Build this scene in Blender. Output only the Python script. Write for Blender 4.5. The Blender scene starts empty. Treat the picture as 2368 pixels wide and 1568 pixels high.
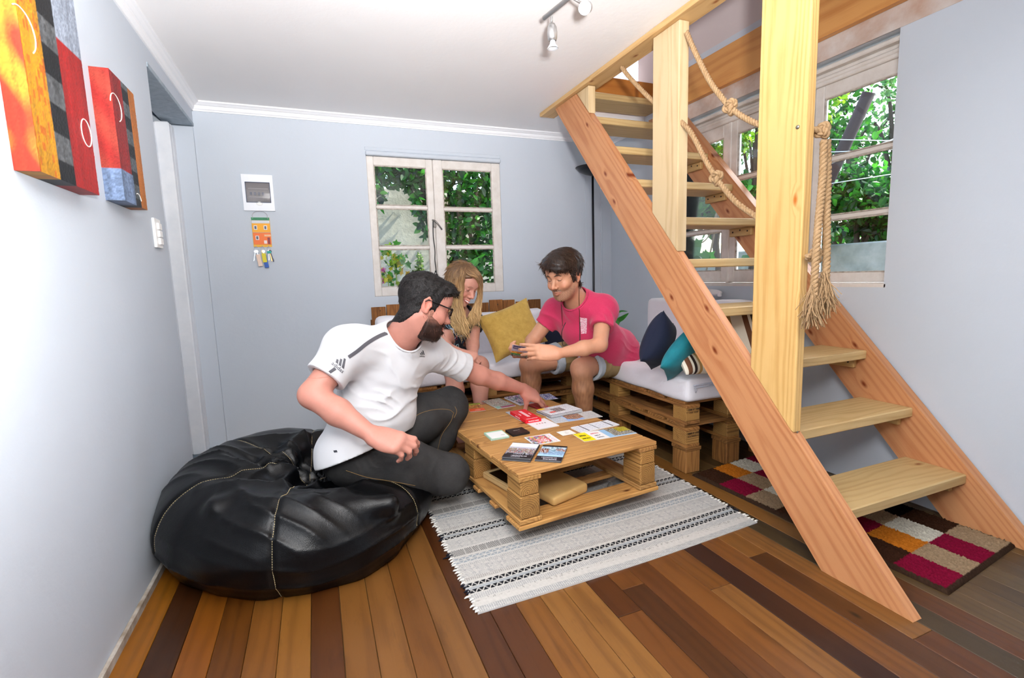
import bpy, math, random
import numpy as np
from mathutils import Vector, Matrix

# ---------------------------------------------------------------- camera
SC = bpy.context.scene
COL = SC.collection
HC = 1.0
FPX = 1126.2
YAW, PITCH, ROLL = math.radians(21.75), math.radians(-7.29), math.radians(-1.788)
def _cam_axes():
    sy, cy, sp, cp, sr, cr = math.sin(YAW), math.cos(YAW), math.sin(PITCH), math.cos(PITCH), math.sin(ROLL), math.cos(ROLL)
    f = np.array([sy*cp, cy*cp, sp]); rt = np.array([cy, -sy, 0.0]); u = np.cross(rt, f)
    return cr*rt+sr*u, -sr*rt+cr*u, f
CR, CU, CF = _cam_axes()
cam_data = bpy.data.cameras.new('camera')
cam_data.sensor_width = 36.0
cam_data.lens = FPX/2368*36.0
cam_data.clip_start = 0.02
cam = bpy.data.objects.new('camera', cam_data)
cam.matrix_world = Matrix(((CR[0], CU[0], -CF[0], 0), (CR[1], CU[1], -CF[1], 0), (CR[2], CU[2], -CF[2], HC), (0, 0, 0, 1)))
COL.objects.link(cam)
SC.camera = cam

# ---------------------------------------------------------------- light
SC.view_settings.view_transform = 'Standard'
SC.view_settings.look = 'None'
SC.view_settings.gamma = 1.0
SC.view_settings.use_curve_mapping = False
SC.view_settings.exposure = 0.42
SC.cycles.use_denoising = True
SC.cycles.max_bounces = 7
SC.cycles.adaptive_threshold = 0.02
SC.cycles.sample_clamp_indirect = 6.0

world = bpy.data.worlds.new('sky'); SC.world = world; world.use_nodes = True
wn = world.node_tree.nodes; wl = world.node_tree.links
sky = wn.new('ShaderNodeTexSky'); sky.sky_type = 'NISHITA'; sky.sun_disc = False
sky.sun_elevation = math.radians(52); sky.sun_rotation = math.radians(75)
sky.air_density = 1.0; sky.dust_density = 2.0
bg = wn['Background']; wl.new(sky.outputs[0], bg.inputs[0]); bg.inputs[1].default_value = 0.8

def look(o, target):
    d = Vector(target)-o.location
    o.rotation_euler = d.to_track_quat('-Z', 'Y').to_euler()
def light(name, typ, loc, target, energy, color=(1, 1, 1), **kw):
    d = bpy.data.lights.new(name, typ); d.energy = energy; d.color = color
    for k, v in kw.items(): setattr(d, k, v)
    o = bpy.data.objects.new(name, d); o.location = loc; look(o, target); COL.objects.link(o)
    return o
light('sun', 'SUN', (9, 1.2, 9), (1.15, 3.0, .3), 7.0, (1.0, .95, .86), angle=math.radians(.6))
light('flash_bounce_fill', 'AREA', (-.05, -.25, 1.98), (.2, 3.4, .7), 46, (1.0, .985, .97), shape='RECTANGLE', size=.9, size_y=.7)  # soft area lamp added under the ceiling, standing in for bounced flash
light('flash_wall', 'SPOT', (.12, -.12, 1.15), (-.60, .38, 1.30), 265, (.97, .985, 1.0), spot_size=math.radians(104), spot_blend=1.0, shadow_soft_size=.06)
light('flash_ceiling', 'SPOT', (.15, -.05, 1.15), (.30, .80, 2.06), 345, (1.0, .985, .98), spot_size=math.radians(108), spot_blend=1.0, shadow_soft_size=.06)
light('right_wall_fill', 'AREA', (1.9, -1.2, 1.6), (2.2, 1.4, 1.6), 4, (.9, .95, 1.0), shape='RECTANGLE', size=1.2, size_y=1.2)  # unseen area lamp added behind the camera to fill the right wall
light('loft_fill', 'AREA', (1.95, 1.7, 3.6), (1.95, 2.0, 2.0), 1.5, (.95, .96, 1.0), shape='RECTANGLE', size=.6, size_y=1.2)  # area lamp added inside the closed loft in place of daylight

# ---------------------------------------------------------------- pixel helpers (2368 x 1568 frame)
def ray(u, v): return (CR*(u-1184) - CU*(v-784))/FPX + CF
def on(u, v, ax, val):
    d = ray(u, v); o = np.array([0, 0, HC]); t = (val-o[ax])/d[ax]
    return o+t*d
def at(u, v, dep): return np.array([0, 0, HC])+ray(u, v)*dep
def V3(p): return np.array(p, float)

# ---------------------------------------------------------------- materials
def lin(c):
    if isinstance(c, str):
        c = tuple(int(c[i:i+2], 16) for i in (0, 2, 4))
    return tuple((x/255/12.92 if x/255 <= .04045 else ((x/255+.055)/1.055)**2.4) for x in c[:3])+(1,)
class NT:
    def __init__(s, name):
        s.m = bpy.data.materials.new(name); s.m.use_nodes = True
        s.t = s.m.node_tree; s.b = s.t.nodes['Principled BSDF']
    def n(s, typ, **kw):
        nd = s.t.nodes.new('ShaderNode'+typ)
        for k, v in kw.items():
            if k.startswith('i_'): 
                key = k[2:]; key = int(key) if key.isdigit() else key
                nd.inputs[key].default_value = v
            else: setattr(nd, k, v)
        return nd
    def l(s, a, b): s.t.links.new(a, b)
    def attr(s, name): return s.n('Attribute', attribute_name=name)
    def math(s, op, a, b=None, c=None):
        nd = s.n('Math', operation=op)
        for i, x in enumerate((a, b, c)):
            if x is None: continue
            if isinstance(x, (int, float)): nd.inputs[i].default_value = x
            else: s.l(x, nd.inputs[i])
        return nd.outputs[0]
    def mix(s, fac, a, b, blend='MIX'):
        nd = s.n('Mix', data_type='RGBA', blend_type=blend)
        for x, i in ((fac, 0), (a, 6), (b, 7)):
            if isinstance(x, (int, float)): nd.inputs[i].default_value = x
            elif isinstance(x, tuple): nd.inputs[i].default_value = x
            else: s.l(x, nd.inputs[i])
        return nd.outputs[2]
    def ramp(s, fac, stops):
        nd = s.n('ValToRGB'); cr = nd.color_ramp
        while len(cr.elements) < len(stops): cr.elements.new(.5)
        for e, (p, c) in zip(cr.elements, stops): e.position = p; e.color = c
        s.l(fac, nd.inputs[0]); return nd.outputs[0]
    def noise(s, vec, scale, detail=3, rough=.55, dist=0.0):
        nd = s.n('TexNoise'); nd.inputs['Scale'].default_value = scale; nd.inputs['Detail'].default_value = detail
        nd.inputs['Roughness'].default_value = rough; nd.inputs['Distortion'].default_value = dist
        if vec is not None: s.l(vec, nd.inputs['Vector'])
        return nd.outputs[0]
    def bump(s, h, strength, dist=.01):
        nd = s.n('Bump'); nd.inputs['Strength'].default_value = strength; nd.inputs['Distance'].default_value = dist
        s.l(h, nd.inputs['Height']); s.l(nd.outputs[0], s.b.inputs['Normal'])
    def set(s, rough=.5, spec=.5, metal=0.0):
        s.b.inputs['Roughness'].default_value = rough
        s.b.inputs['Specular IOR Level'].default_value = spec
        s.b.inputs['Metallic'].default_value = metal
def plain(name, c, rough=.5, spec=.4, metal=0.0, c2=None, nscale=20, bump=0.0, bscale=60, bdist=.004, sheen=0.0):
    k = NT(name); k.set(rough, spec, metal)
    tc = k.n('TexCoord').outputs['Object']
    if c2:
        f = k.noise(tc, nscale, 4, .6)
        f = k.math('MULTIPLY_ADD', f, 2.2, -.6)
        nd = k.n('Clamp'); k.l(f, nd.inputs[0])
        k.l(k.mix(nd.outputs[0], lin(c), lin(c2)), k.b.inputs['Base Color'])
    else: k.b.inputs['Base Color'].default_value = lin(c)
    if bump: k.bump(k.noise(tc, bscale, 4, .6), bump, bdist)
    if sheen: k.b.inputs['Sheen Weight'].default_value = sheen
    return k.m
def vcol(name, rough=.6, spec=.3, bump=0.0, bscale=200, bdist=.002, attr='col', sheen=0.0, sss=0.0, var=0.0, vscale=60):
    k = NT(name); k.set(rough, spec)
    a = k.attr(attr); out = a.outputs['Color']
    tc = k.n('TexCoord').outputs['Object']
    if var:
        f = k.math('MULTIPLY_ADD', k.noise(tc, vscale, 4, .65), 2*var, 1-var)
        out = k.mix(1.0, out, f, 'MULTIPLY')
    k.l(out, k.b.inputs['Base Color'])
    if bump: k.bump(k.noise(tc, bscale, 3, .6), bump, bdist)
    if sheen: k.b.inputs['Sheen Weight'].default_value = sheen
    if sss:
        k.b.inputs['Subsurface Weight'].default_value = sss
        k.b.inputs['Subsurface Radius'].default_value = (.012, .005, .003)
    return k.m
def wood(name, light_c, dark_c, freq=120, knots=.0, rough=.55, spec=.3, wob=.012, contrast=1.0, dirt=0.0, dirtc='3a2614', knotc='8a4a18', gapc=None):
    """rings about the board's own axis, stretched along it: end grain and long grain come out of one field"""
    k = NT(name); k.set(rough, spec)
    g = k.attr('gc').outputs['Vector']; tint = k.attr('tint').outputs['Color']
    mp = k.n('Mapping'); k.l(g, mp.inputs[0]); mp.inputs['Scale'].default_value = (.9, 6, 6)
    n1 = k.n('TexNoise'); k.l(mp.outputs[0], n1.inputs['Vector']); n1.inputs['Scale'].default_value = 1.6; n1.inputs['Detail'].default_value = 2
    off = k.n('VectorMath', operation='MULTIPLY_ADD'); k.l(n1.outputs[1], off.inputs[0])
    off.inputs[1].default_value = (0, wob*4, wob*4); k.l(g, off.inputs[2])
    fac_knot = None
    if knots:
        vm = k.n('Mapping'); k.l(g, vm.inputs[0]); vm.inputs['Scale'].default_value = (6, 13, 0)
        vo = k.n('TexVoronoi', voronoi_dimensions='2D'); vo.inputs['Scale'].default_value = 1.0; k.l(vm.outputs[0], vo.inputs['Vector'])
        sep = k.n('SeparateColor'); k.l(vo.outputs['Color'], sep.inputs[0])
        keep = k.math('LESS_THAN', sep.outputs[0], knots)
        d = k.math('MULTIPLY_ADD', vo.outputs['Distance'], -8.5, 1.3)
        cl = k.n('Clamp'); k.l(d, cl.inputs[0])
        fac_knot = k.math('MULTIPLY', cl.outputs[0], keep)
    sx = k.n('SeparateXYZ'); k.l(off.outputs[0], sx.inputs[0])
    r = k.math('SQRT', k.math('ADD', k.math('MULTIPLY', sx.outputs[1], sx.outputs[1]), k.math('MULTIPLY', sx.outputs[2], sx.outputs[2])))
    if fac_knot is not None: fk2 = k.math('MULTIPLY_ADD', vo.outputs['Distance'], -3.2, 1.1); c2_ = k.n('Clamp'); k.l(fk2, c2_.inputs[0]); r = k.math('MULTIPLY_ADD', k.math('MULTIPLY', c2_.outputs[0], keep), .014, r)
    w = k.math('SINE', k.math('MULTIPLY', r, freq))
    w = k.math('MULTIPLY_ADD', w, .5, .5)
    w = k.math('POWER', w, 1.6)
    mp2 = k.n('Mapping'); k.l(g, mp2.inputs[0]); mp2.inputs['Scale'].default_value = (4, 120, 120)
    fine = k.noise(mp2.outputs[0], 1.5, 3, .6)
    mp3 = k.n('Mapping'); k.l(g, mp3.inputs[0]); mp3.inputs['Scale'].default_value = (2.0, 7, 7)
    big = k.noise(mp3.outputs[0], 1.5, 3, .6)
    f = k.math('MULTIPLY_ADD', w, .55*contrast, k.math('MULTIPLY_ADD', fine, .7*contrast, k.math('MULTIPLY_ADD', big, .9, -.55-.3*contrast)))
    cl = k.n('Clamp'); k.l(f, cl.inputs[0])
    c = k.mix(cl.outputs[0], lin(light_c), lin(dark_c))
    if fac_knot is not None: c = k.mix(fac_knot, c, lin(knotc))
    if dirt:
        dn = k.noise(mp3.outputs[0], 3.0, 5, .7)
        dn = k.math('MULTIPLY_ADD', dn, 3.5, -1.75-.4*(1-dirt)); dc = k.n('Clamp'); k.l(dn, dc.inputs[0])
        c = k.mix(k.math('MULTIPLY', dc.outputs[0], dirt), c, lin(dirtc))
    c = k.mix(1.0, c, tint, 'MULTIPLY')
    k.l(c, k.b.inputs['Base Color'])
    k.bump(k.math('ADD', w, fine), .25, .0012)
    return k.m
WHITE4 = (1, 1, 1, 1)

# ---------------------------------------------------------------- mesh builder
rnd = random.Random(7)
def frame(x, z=(0, 0, 1)):
    x = V3(x); x /= np.linalg.norm(x); z = V3(z)
    y = np.cross(z, x); y /= np.linalg.norm(y); z = np.cross(x, y)
    return np.array([x, y, z]).T
class MB:
    def __init__(s): s.v = []; s.f = []; s.gc = []; s.tint = []; s.col = []; s.smooth = []; s.mi = []
    def add(s, verts, faces, gc=None, tint=(1, 1, 1), col=None, smooth=False, mi=0):
        n = sum(len(a) for a in s.v); verts = np.asarray(verts, float); s.v.append(verts)
        for i, f in enumerate(faces):
            s.f.append(tuple(j+n for j in f)); s.smooth.append(smooth); s.mi.append(mi)
        s.gc.append(np.asarray(gc if gc is not None else verts, float))
        s.tint.append(np.tile(np.array(tint, float), (len(verts), 1)))
        if col is None: col = (1, 1, 1)
        c = np.asarray(col, float)
        s.col.append(np.tile(c, (len(verts), 1)) if c.ndim == 1 else c)
    def box(s, c, size, R=None, bev=.002, tint=(1, 1, 1), grain=0, col=None, mi=0, pith=None, off=None):
        """chamfered box, centre c, full size, R columns = its axes; grain = index of the axis the wood runs along"""
        h = np.array(size, float)/2; b = min(bev, *(h*.45)); R = np.eye(3) if R is None else R
        vs = []; idx = {}
        for sx in (-1, 1):
            for sy in (-1, 1):
                for sz in (-1, 1):
                    sg = np.array([sx, sy, sz])
                    for a in range(3):
                        q = h-b; q[a] = h[a]; idx[(sx, sy, sz, a)] = len(vs); vs.append(sg*q)
        F = []
        for a in range(3):
            o1, o2 = [i for i in range(3) if i != a]
            for sa in (-1, 1):
                q = []
                for (s1, s2) in ((-1, -1), (1, -1), (1, 1), (-1, 1)):
                    sg = [0, 0, 0]; sg[a] = sa; sg[o1] = s1; sg[o2] = s2; q.append(idx[(*sg, a)])
                F.append(q)
        for a in range(3):
            o1, o2 = [i for i in range(3) if i != a]
            for s1 in (-1, 1):
                for s2 in (-1, 1):
                    def key(sa, ax):
                        sg = [0, 0, 0]; sg[a] = sa; sg[o1] = s1; sg[o2] = s2; return idx[(*sg, ax)]
                    F.append([key(-1, o1), key(1, o1), key(1, o2), key(-1, o2)])
        for sx in (-1, 1):
            for sy in (-1, 1):
                for sz in (-1, 1): F.append([idx[(sx, sy, sz, a)] for a in range(3)])
        vs = np.array(vs)
        FF = []
        for f in F:
            p = vs[f]; nrm = np.cross(p[1]-p[0], p[2]-p[0])
            FF.append(f if np.dot(nrm, p.mean(0)) > 0 else f[::-1])
        order = [grain]+[i for i in range(3) if i != grain]
        ext = h[order]
        pc = np.array([0, rnd.uniform(-.3, .3)*2*ext[1], rnd.choice((-1, 1))*rnd.uniform(.6, 1.6)*max(ext[1], ext[2])]) if pith is None else np.array([0, *pith])
        go = np.array([rnd.uniform(-40, 40) if off is None else off, 0, 0])
        g = vs[:, order]+pc+go
        s.add(vs@R.T+V3(c), FF, g, tint, col, False, mi)
    def board(s, a, b, w, t, up=(0, 0, 1), **kw):
        """board from a to b (centre line), width w along the side, thickness t along up"""
        a = V3(a); b = V3(b); L = np.linalg.norm(b-a)
        s.box((a+b)/2, (L, w, t), frame(b-a, up), **kw)
    def prism(s, poly, axis, lo, hi, gdir=None, tint=(1, 1, 1), col=None, off=None, mi=0):
        """convex polygon (list of 2D points) extruded along a world axis"""
        o = [i for i in range(3) if i != axis]; n = len(poly); vs = np.zeros((2*n, 3))
        for k, z in enumerate((lo, hi)):
            for i, p in enumerate(poly): vs[k*n+i, o[0]] = p[0]; vs[k*n+i, o[1]] = p[1]; vs[k*n+i, axis] = z
        F = [list(range(n)), list(range(n, 2*n))]+[[i, (i+1) % n, n+(i+1) % n, n+i] for i in range(n)]
        c = vs.mean(0); FF = []
        for f in F:
            p = vs[f]; nrm = np.cross(p[1]-p[0], p[2]-p[1])
            FF.append(f if np.dot(nrm, p.mean(0)-c) > 0 else f[::-1])
        x = V3(gdir) if gdir is not None else V3((0, 0, 1)); ax = np.zeros(3); ax[axis] = 1
        fr = frame(x, ax); cc = c
        g = (vs-cc)@fr+np.array([rnd.uniform(-40, 40) if off is None else off, rnd.uniform(-.03, .03), rnd.choice((-1, 1))*rnd.uniform(.08, .12)])
        s.add(vs, FF, g, tint, col, False, mi)
    def tube(s, pts, r, n=8, col=None, cap=True, closed=False, smooth=True, tint=(1, 1, 1), mi=0, flat=None):
        P = np.asarray(pts, float); m = len(P); rr = np.full(m, r) if np.isscalar(r) else np.asarray(r, float)
        T = np.gradient(P, axis=0) if not closed else (np.roll(P, -1, 0)-np.roll(P, 1, 0))
        T /= np.linalg.norm(T, axis=1)[:, None]+1e-12
        nrm = np.cross(T[0], (0, 0, 1)); nrm = np.cross(T[0], (1, 0, 0)) if np.linalg.norm(nrm) < .1 else nrm
        nrm /= np.linalg.norm(nrm); vs = []; A = np.linspace(0, 2*math.pi, n, endpoint=False); g = []; L = 0
        for i in range(m):
            nrm = nrm-np.dot(nrm, T[i])*T[i]; nrm /= np.linalg.norm(nrm)+1e-12; bi = np.cross(T[i], nrm)
            if i: L += np.linalg.norm(P[i]-P[i-1])
            for a in A:
                vs.append(P[i]+rr[i]*(math.cos(a)*nrm+math.sin(a)*bi*(flat or 1))); g.append((L, math.cos(a)*rr[i], math.sin(a)*rr[i]+.02))
        F = []
        for i in range(m if closed else m-1):
            j = (i+1) % m
            for k in range(n): F.append([i*n+k, i*n+(k+1) % n, j*n+(k+1) % n, j*n+k])
        if cap and not closed: F.append(list(range(n))[::-1]); F.append([(m-1)*n+k for k in range(n)])
        s.add(vs, F, g, tint, col, smooth, mi)
    def lathe(s, prof, c=(0, 0, 0), n=32, R=None, col=None, smooth=True, tint=(1, 1, 1), mi=0):
        """profile (r, z) turned about local z"""
        R = np.eye(3) if R is None else R; vs = []; A = np.linspace(0, 2*math.pi, n, endpoint=False)
        for r, z in prof:
            for a in A: vs.append((max(r, 1e-5)*math.cos(a), max(r, 1e-5)*math.sin(a), z))
        F = [[i*n+k, i*n+(k+1) % n, (i+1)*n+(k+1) % n, (i+1)*n+k] for i in range(len(prof)-1) for k in range(n)]
        s.add(np.array(vs)@R.T+V3(c), F, None, tint, col, smooth, mi)
    def ell(s, c, r, R=None, col=None, n=20, m=12, mi=0):
        t = np.linspace(-math.pi/2, math.pi/2, m); R = np.eye(3) if R is None else R
        vs = [(math.cos(a)*math.cos(b)*r[0], math.cos(a)*math.sin(b)*r[1], math.sin(a)*r[2]) for a in t for b in np.linspace(0, 2*math.pi, n, endpoint=False)]
        F = [[i*n+k, i*n+(k+1) % n, (i+1)*n+(k+1) % n, (i+1)*n+k] for i in range(m-1) for k in range(n)]
        s.add(np.array(vs)@R.T+V3(c), F, None, (1, 1, 1), col, True, mi)
    def grid(s, P, col=None, smooth=True, mi=0, closed_u=False):
        """P (nu, nv, 3)"""
        nu, nv = P.shape[:2]; F = []
        for i in range(nu if closed_u else nu-1):
            j = (i+1) % nu
            for k in range(nv-1): F.append([i*nv+k, j*nv+k, j*nv+k+1, i*nv+k+1])
        s.add(P.reshape(-1, 3), F, None, (1, 1, 1), None if col is None else (np.asarray(col).reshape(-1, 3) if np.asarray(col).ndim > 1 else col), smooth, mi)
    def build(s, name, mats, parent=None, attrs=('gc', 'tint', 'col'), local=False):
        if not isinstance(mats, (list, tuple)): mats = [mats]
        V = np.concatenate(s.v)
        o = raw_object(name, V, s.f, mats, parent, local=local)
        me = o.data
        if 'gc' in attrs:
            a = me.attributes.new('gc', 'FLOAT_VECTOR', 'POINT'); a.data.foreach_set('vector', np.concatenate(s.gc).ravel())
        for nm, arr in (('tint', s.tint), ('col', s.col)):
            if nm in attrs:
                a = me.attributes.new(nm, 'FLOAT_COLOR', 'POINT'); c = np.concatenate(arr); c = np.hstack([c, np.ones((len(c), 1))])
                a.data.foreach_set('color', c.ravel())
        me.polygons.foreach_set('use_smooth', s.smooth)
        me.polygons.foreach_set('material_index', s.mi)
        return o
def raw_object(name, V, F, mats, parent=None, local=False):
    V = np.asarray(V, float); me = bpy.data.meshes.new(name)
    if parent is None and not local:
        c = np.array([(V[:, 0].min()+V[:, 0].max())/2, (V[:, 1].min()+V[:, 1].max())/2, V[:, 2].min()])
    else: c = np.zeros(3)
    me.from_pydata((V-c).tolist() if len(V) < 1 else [tuple(p) for p in (V-c)], [], F)
    for m in mats: me.materials.append(m)
    o = bpy.data.objects.new(name, me); o.location = c; COL.objects.link(o)
    if parent is not None: attach(o, parent, local)
    return o
def wmat(o):
    m = Matrix.LocRotScale(o.location, o.rotation_euler, o.scale)
    return (wmat(o.parent) @ o.matrix_parent_inverse @ m) if o.parent else m
def attach(o, parent, local=False):
    o.parent = parent
    o.matrix_parent_inverse = Matrix.Identity(4) if local else wmat(parent).inverted()
def tag(o, label=None, cat=None, group=None, kind=None):
    if label: o['label'] = label
    if cat: o['category'] = cat
    if group: o['group'] = group
    if kind: o['kind'] = kind
    return o
def thing(name, loc, label, cat, group=None, rz=0.0):
    o = bpy.data.objects.new(name, None); o.empty_display_size = .05
    o.location = loc; o.rotation_euler = (0, 0, rz); COL.objects.link(o)
    return tag(o, label, cat, group)
def struct(o): o['kind'] = 'structure'; return o
def copy_tree(o, parent=None):
    c = o.copy(); COL.objects.link(c)
    if parent is not None: c.parent = parent
    for ch in [x for x in bpy.data.objects if x.parent == o]: copy_tree(ch, c)
    return c
def smoothstep(a, b, x):
    t = np.clip((np.asarray(x, float)-a)/(b-a), 0, 1); return t*t*(3-2*t)
def vnoise(P, seed=0):
    """cheap smooth noise in [-1,1] from summed sines"""
    r = np.random.RandomState(seed); out = 0
    for _ in range(6):
        k = r.normal(size=3); k /= np.linalg.norm(k); k *= r.uniform(.6, 1.6)
        out = out+np.sin(P@k+r.uniform(0, 6.28))
    return out/3.2
def spline(pts, n):
    """Catmull-Rom through pts"""
    P = np.asarray(pts, float); P = np.vstack([2*P[0]-P[1], P, 2*P[-1]-P[-2]]); m = len(P)-3; out = []
    for t in np.linspace(0, m, n):
        i = min(int(t), m-1); f = t-i; a, b, c, d = P[i:i+4]
        out.append(.5*((2*b)+(-a+c)*f+(2*a-5*b+4*c-d)*f*f+(-a+3*b-3*c+d)*f**3))
    return np.array(out)
_FONT = None
def lettering(text, size, M, mat, parent, name='lettering', depth=.0004, bold=0.0, align='CENTER', space=1.0, shear=0.0):
    cu = bpy.data.curves.new(name, 'FONT'); cu.body = text; cu.size = size; cu.extrude = depth; cu.align_x = align; cu.align_y = 'CENTER'
    cu.offset = bold; cu.space_character = space; cu.shear = shear; cu.resolution_u = 3
    t = bpy.data.objects.new(name, cu); COL.objects.link(t)
    me = bpy.data.meshes.new_from_object(t.evaluated_get(bpy.context.evaluated_depsgraph_get()))
    bpy.data.objects.remove(t)
    me.transform(M); me.materials.clear(); me.materials.append(mat)
    o = bpy.data.objects.new(name, me); COL.objects.link(o); attach(o, parent)
    return o
def M4(R, c): 
    m = Matrix.Identity(4)
    for i in range(3):
        for j in range(3): m[i][j] = float(R[i][j])
        m[i][3] = float(c[i])
    return m
I3 = np.eye(3)
def rotz(a): return np.array([[math.cos(a), -math.sin(a), 0], [math.sin(a), math.cos(a), 0], [0, 0, 1]])
# ================================================================ room
XL, YB, ZC, XR = -.585, 3.45, 2.065, 2.275
def wallmat(name, c, c2):
    k = NT(name); k.set(.6, .25)
    tc = k.n('TexCoord').outputs['Object']
    f = k.noise(tc, 1.3, 3, .6); k.l(k.mix(f, lin(c), lin(c2)), k.b.inputs['Base Color'])
    k.bump(k.math('ADD', k.noise(tc, 28, 4, .6), k.math('MULTIPLY', k.noise(tc, 3, 2, .5), 2.5)), .14, .006)
    return k.m
m_wall = wallmat('pale_blue_wall_paint', 'c8cfd8', 'bec6d0')
m_wall_r = wallmat('pale_blue_wall_paint_right', 'cbd3dc', 'c3cbd5')
m_ceil = wallmat('ceiling_paint', 'f4f3f3', 'efeeee')
m_cornice = plain('cornice_paint', 'f0f1f4', .5)
m_white = plain('old_white_paint', 'e9e6e3', .45, c2='dedad6', nscale=12, bump=.3, bscale=25)
m_loft = plain('loft_paint', 'cfc4c4', .8)
m_outer = plain('outer_render', '8a8578', .9)

# floor: individual boards along y
seg_cols = ['b8761f', '4e2c12', 'a05f1e', '7a4818', '9c6530', 'a87238', '6a3d1c', '9a6838', 'a06e40', '8f5d30', '9c6c40', '52321a']
def floor_boards():
    mb = MB(); r = random.Random(21); w = .0837; x = -.504-w
    pal = ['96602f', 'a06a36', '8a552a', '6b3e1f', 'a87444', '9a6335', '7c4a26', 'b07c48', '8c5c34', '5a341c', 'a5703c']
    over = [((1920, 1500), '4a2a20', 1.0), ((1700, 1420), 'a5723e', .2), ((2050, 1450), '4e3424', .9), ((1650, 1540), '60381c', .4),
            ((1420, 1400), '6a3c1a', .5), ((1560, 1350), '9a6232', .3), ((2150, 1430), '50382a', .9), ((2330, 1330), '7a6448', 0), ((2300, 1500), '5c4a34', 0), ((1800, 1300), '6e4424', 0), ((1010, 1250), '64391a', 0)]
    i = 0
    while x < 2.5:
        y = -1.6+r.uniform(-.5, 0)
        segs = []
        if x < .35: segs = [(-1.6, 2.35+r.uniform(-.2, .2)), (2.36, 3.6)] ; segs[1] = (segs[0][1], 3.6)
        else:
            while y < 3.6:
                L = r.uniform(.8, 2.0); segs.append((y, y+L)); y += L
        for k, (a, b) in enumerate(segs):
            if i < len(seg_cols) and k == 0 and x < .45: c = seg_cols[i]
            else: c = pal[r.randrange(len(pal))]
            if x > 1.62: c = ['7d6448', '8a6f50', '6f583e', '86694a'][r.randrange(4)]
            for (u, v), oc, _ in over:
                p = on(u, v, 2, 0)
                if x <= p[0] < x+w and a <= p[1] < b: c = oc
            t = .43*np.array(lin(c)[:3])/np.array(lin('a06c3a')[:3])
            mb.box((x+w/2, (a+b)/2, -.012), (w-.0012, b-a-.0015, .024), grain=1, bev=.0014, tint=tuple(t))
        x += w; i += 1
    return mb
m_floor = wood('worn_floor_varnish', 'a0682e', '74451a', freq=190, rough=.38, spec=.4, contrast=.8, dirt=.5, dirtc='4c2c14', wob=.02, knots=.012, knotc='2a1608')
struct(floor_boards().build('floor', m_floor))

def wall_with_holes(mb, axis, pos, thick, lo, hi, z0, z1, holes, mi=0):
    """wall plane perpendicular to axis; holes (a0,a1,b0,b1) in (other, z)"""
    cuts = sorted({lo, hi, *[h[0] for h in holes], *[h[1] for h in holes]})
    for a, b in zip(cuts[:-1], cuts[1:]):
        if b <= lo or a >= hi: continue
        zz = [(z0, z1)]
        for h in holes:
            if h[0] <= a+1e-6 and h[1] >= b-1e-6:
                nz = []
                for (p, q) in zz:
                    if h[2] > p: nz.append((p, min(q, h[2])))
                    if h[3] < q: nz.append((max(p, h[3]), q))
                zz = nz
        for p, q in zz:
            if q-p < 1e-6: continue
            c = [0, 0, (p+q)/2]; s = [0, 0, q-p]
            o = 1-axis; c[axis] = pos+thick/2; s[axis] = abs(thick); c[o] = (a+b)/2; s[o] = b-a
            mb.box(c, s, bev=0.0, mi=mi)
W1 = (.378, 1.322, .893, 1.852)
mb = MB(); wall_with_holes(mb, 1, YB, .14, -1.1, 2.6, -.05, 2.3, [W1]); struct(mb.build('wall_back', m_wall))
mb = MB(); wall_with_holes(mb, 0, XL, -.14, -1.7, YB, -.05, 2.3, [(2.585, YB, -.05, 1.93)]); struct(mb.build('wall_left', m_wall))
# the passage behind the door opening
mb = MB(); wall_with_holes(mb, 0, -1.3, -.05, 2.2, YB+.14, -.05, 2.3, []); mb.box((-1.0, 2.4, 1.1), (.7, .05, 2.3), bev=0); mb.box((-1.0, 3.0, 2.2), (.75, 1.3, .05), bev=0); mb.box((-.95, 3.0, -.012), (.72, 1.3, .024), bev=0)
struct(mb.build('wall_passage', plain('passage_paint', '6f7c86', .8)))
W2 = (1.36, 2.86, .905, 1.95)
mb = MB(); wall_with_holes(mb, 0, XR, .16, -1.7, 3.6, -.05, 2.3, [W2]); struct(mb.build('wall_right', m_wall_r))
mb = MB(); mb.box((.85, -1.65, 1.1), (3.2, .1, 2.4), bev=0); struct(mb.build('wall_rear', m_wall))
# ceiling with the stair opening
mb = MB(); OX0, OX1, OY0, OY1 = 1.50, XR, -.2, 3.02
for (a, b, c, d) in ((-.75, OX0, -1.7, 3.6), (OX0, 2.45, OY1, 3.6), (OX0, 2.45, -1.7, OY0)):
    mb.box(((a+b)/2, (c+d)/2, ZC+.09), (b-a, d-c, .18), bev=0)
struct(mb.build('ceiling', m_ceil))
# loft above the opening
mb = MB()
mb.box((2.33, 1.3, 3.15), (.1, 3.6, 1.8), bev=0); mb.box((1.9, 3.6, 3.15), (1.2, .1, 1.8), bev=0)
mb.box((1.2, 1.3, 3.15), (.1, 4.8, 1.8), bev=0); mb.box((1.9, -.7, 3.15), (1.2, .1, 1.8), bev=0); mb.box((1.75, 1.4, 4.05), (1.3, 4.6, .1), bev=0)
mb.box((1.62, 3.35, 3.15), (.7, .12, 1.8), bev=0)
struct(mb.build('wall_loft', m_loft))

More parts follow.
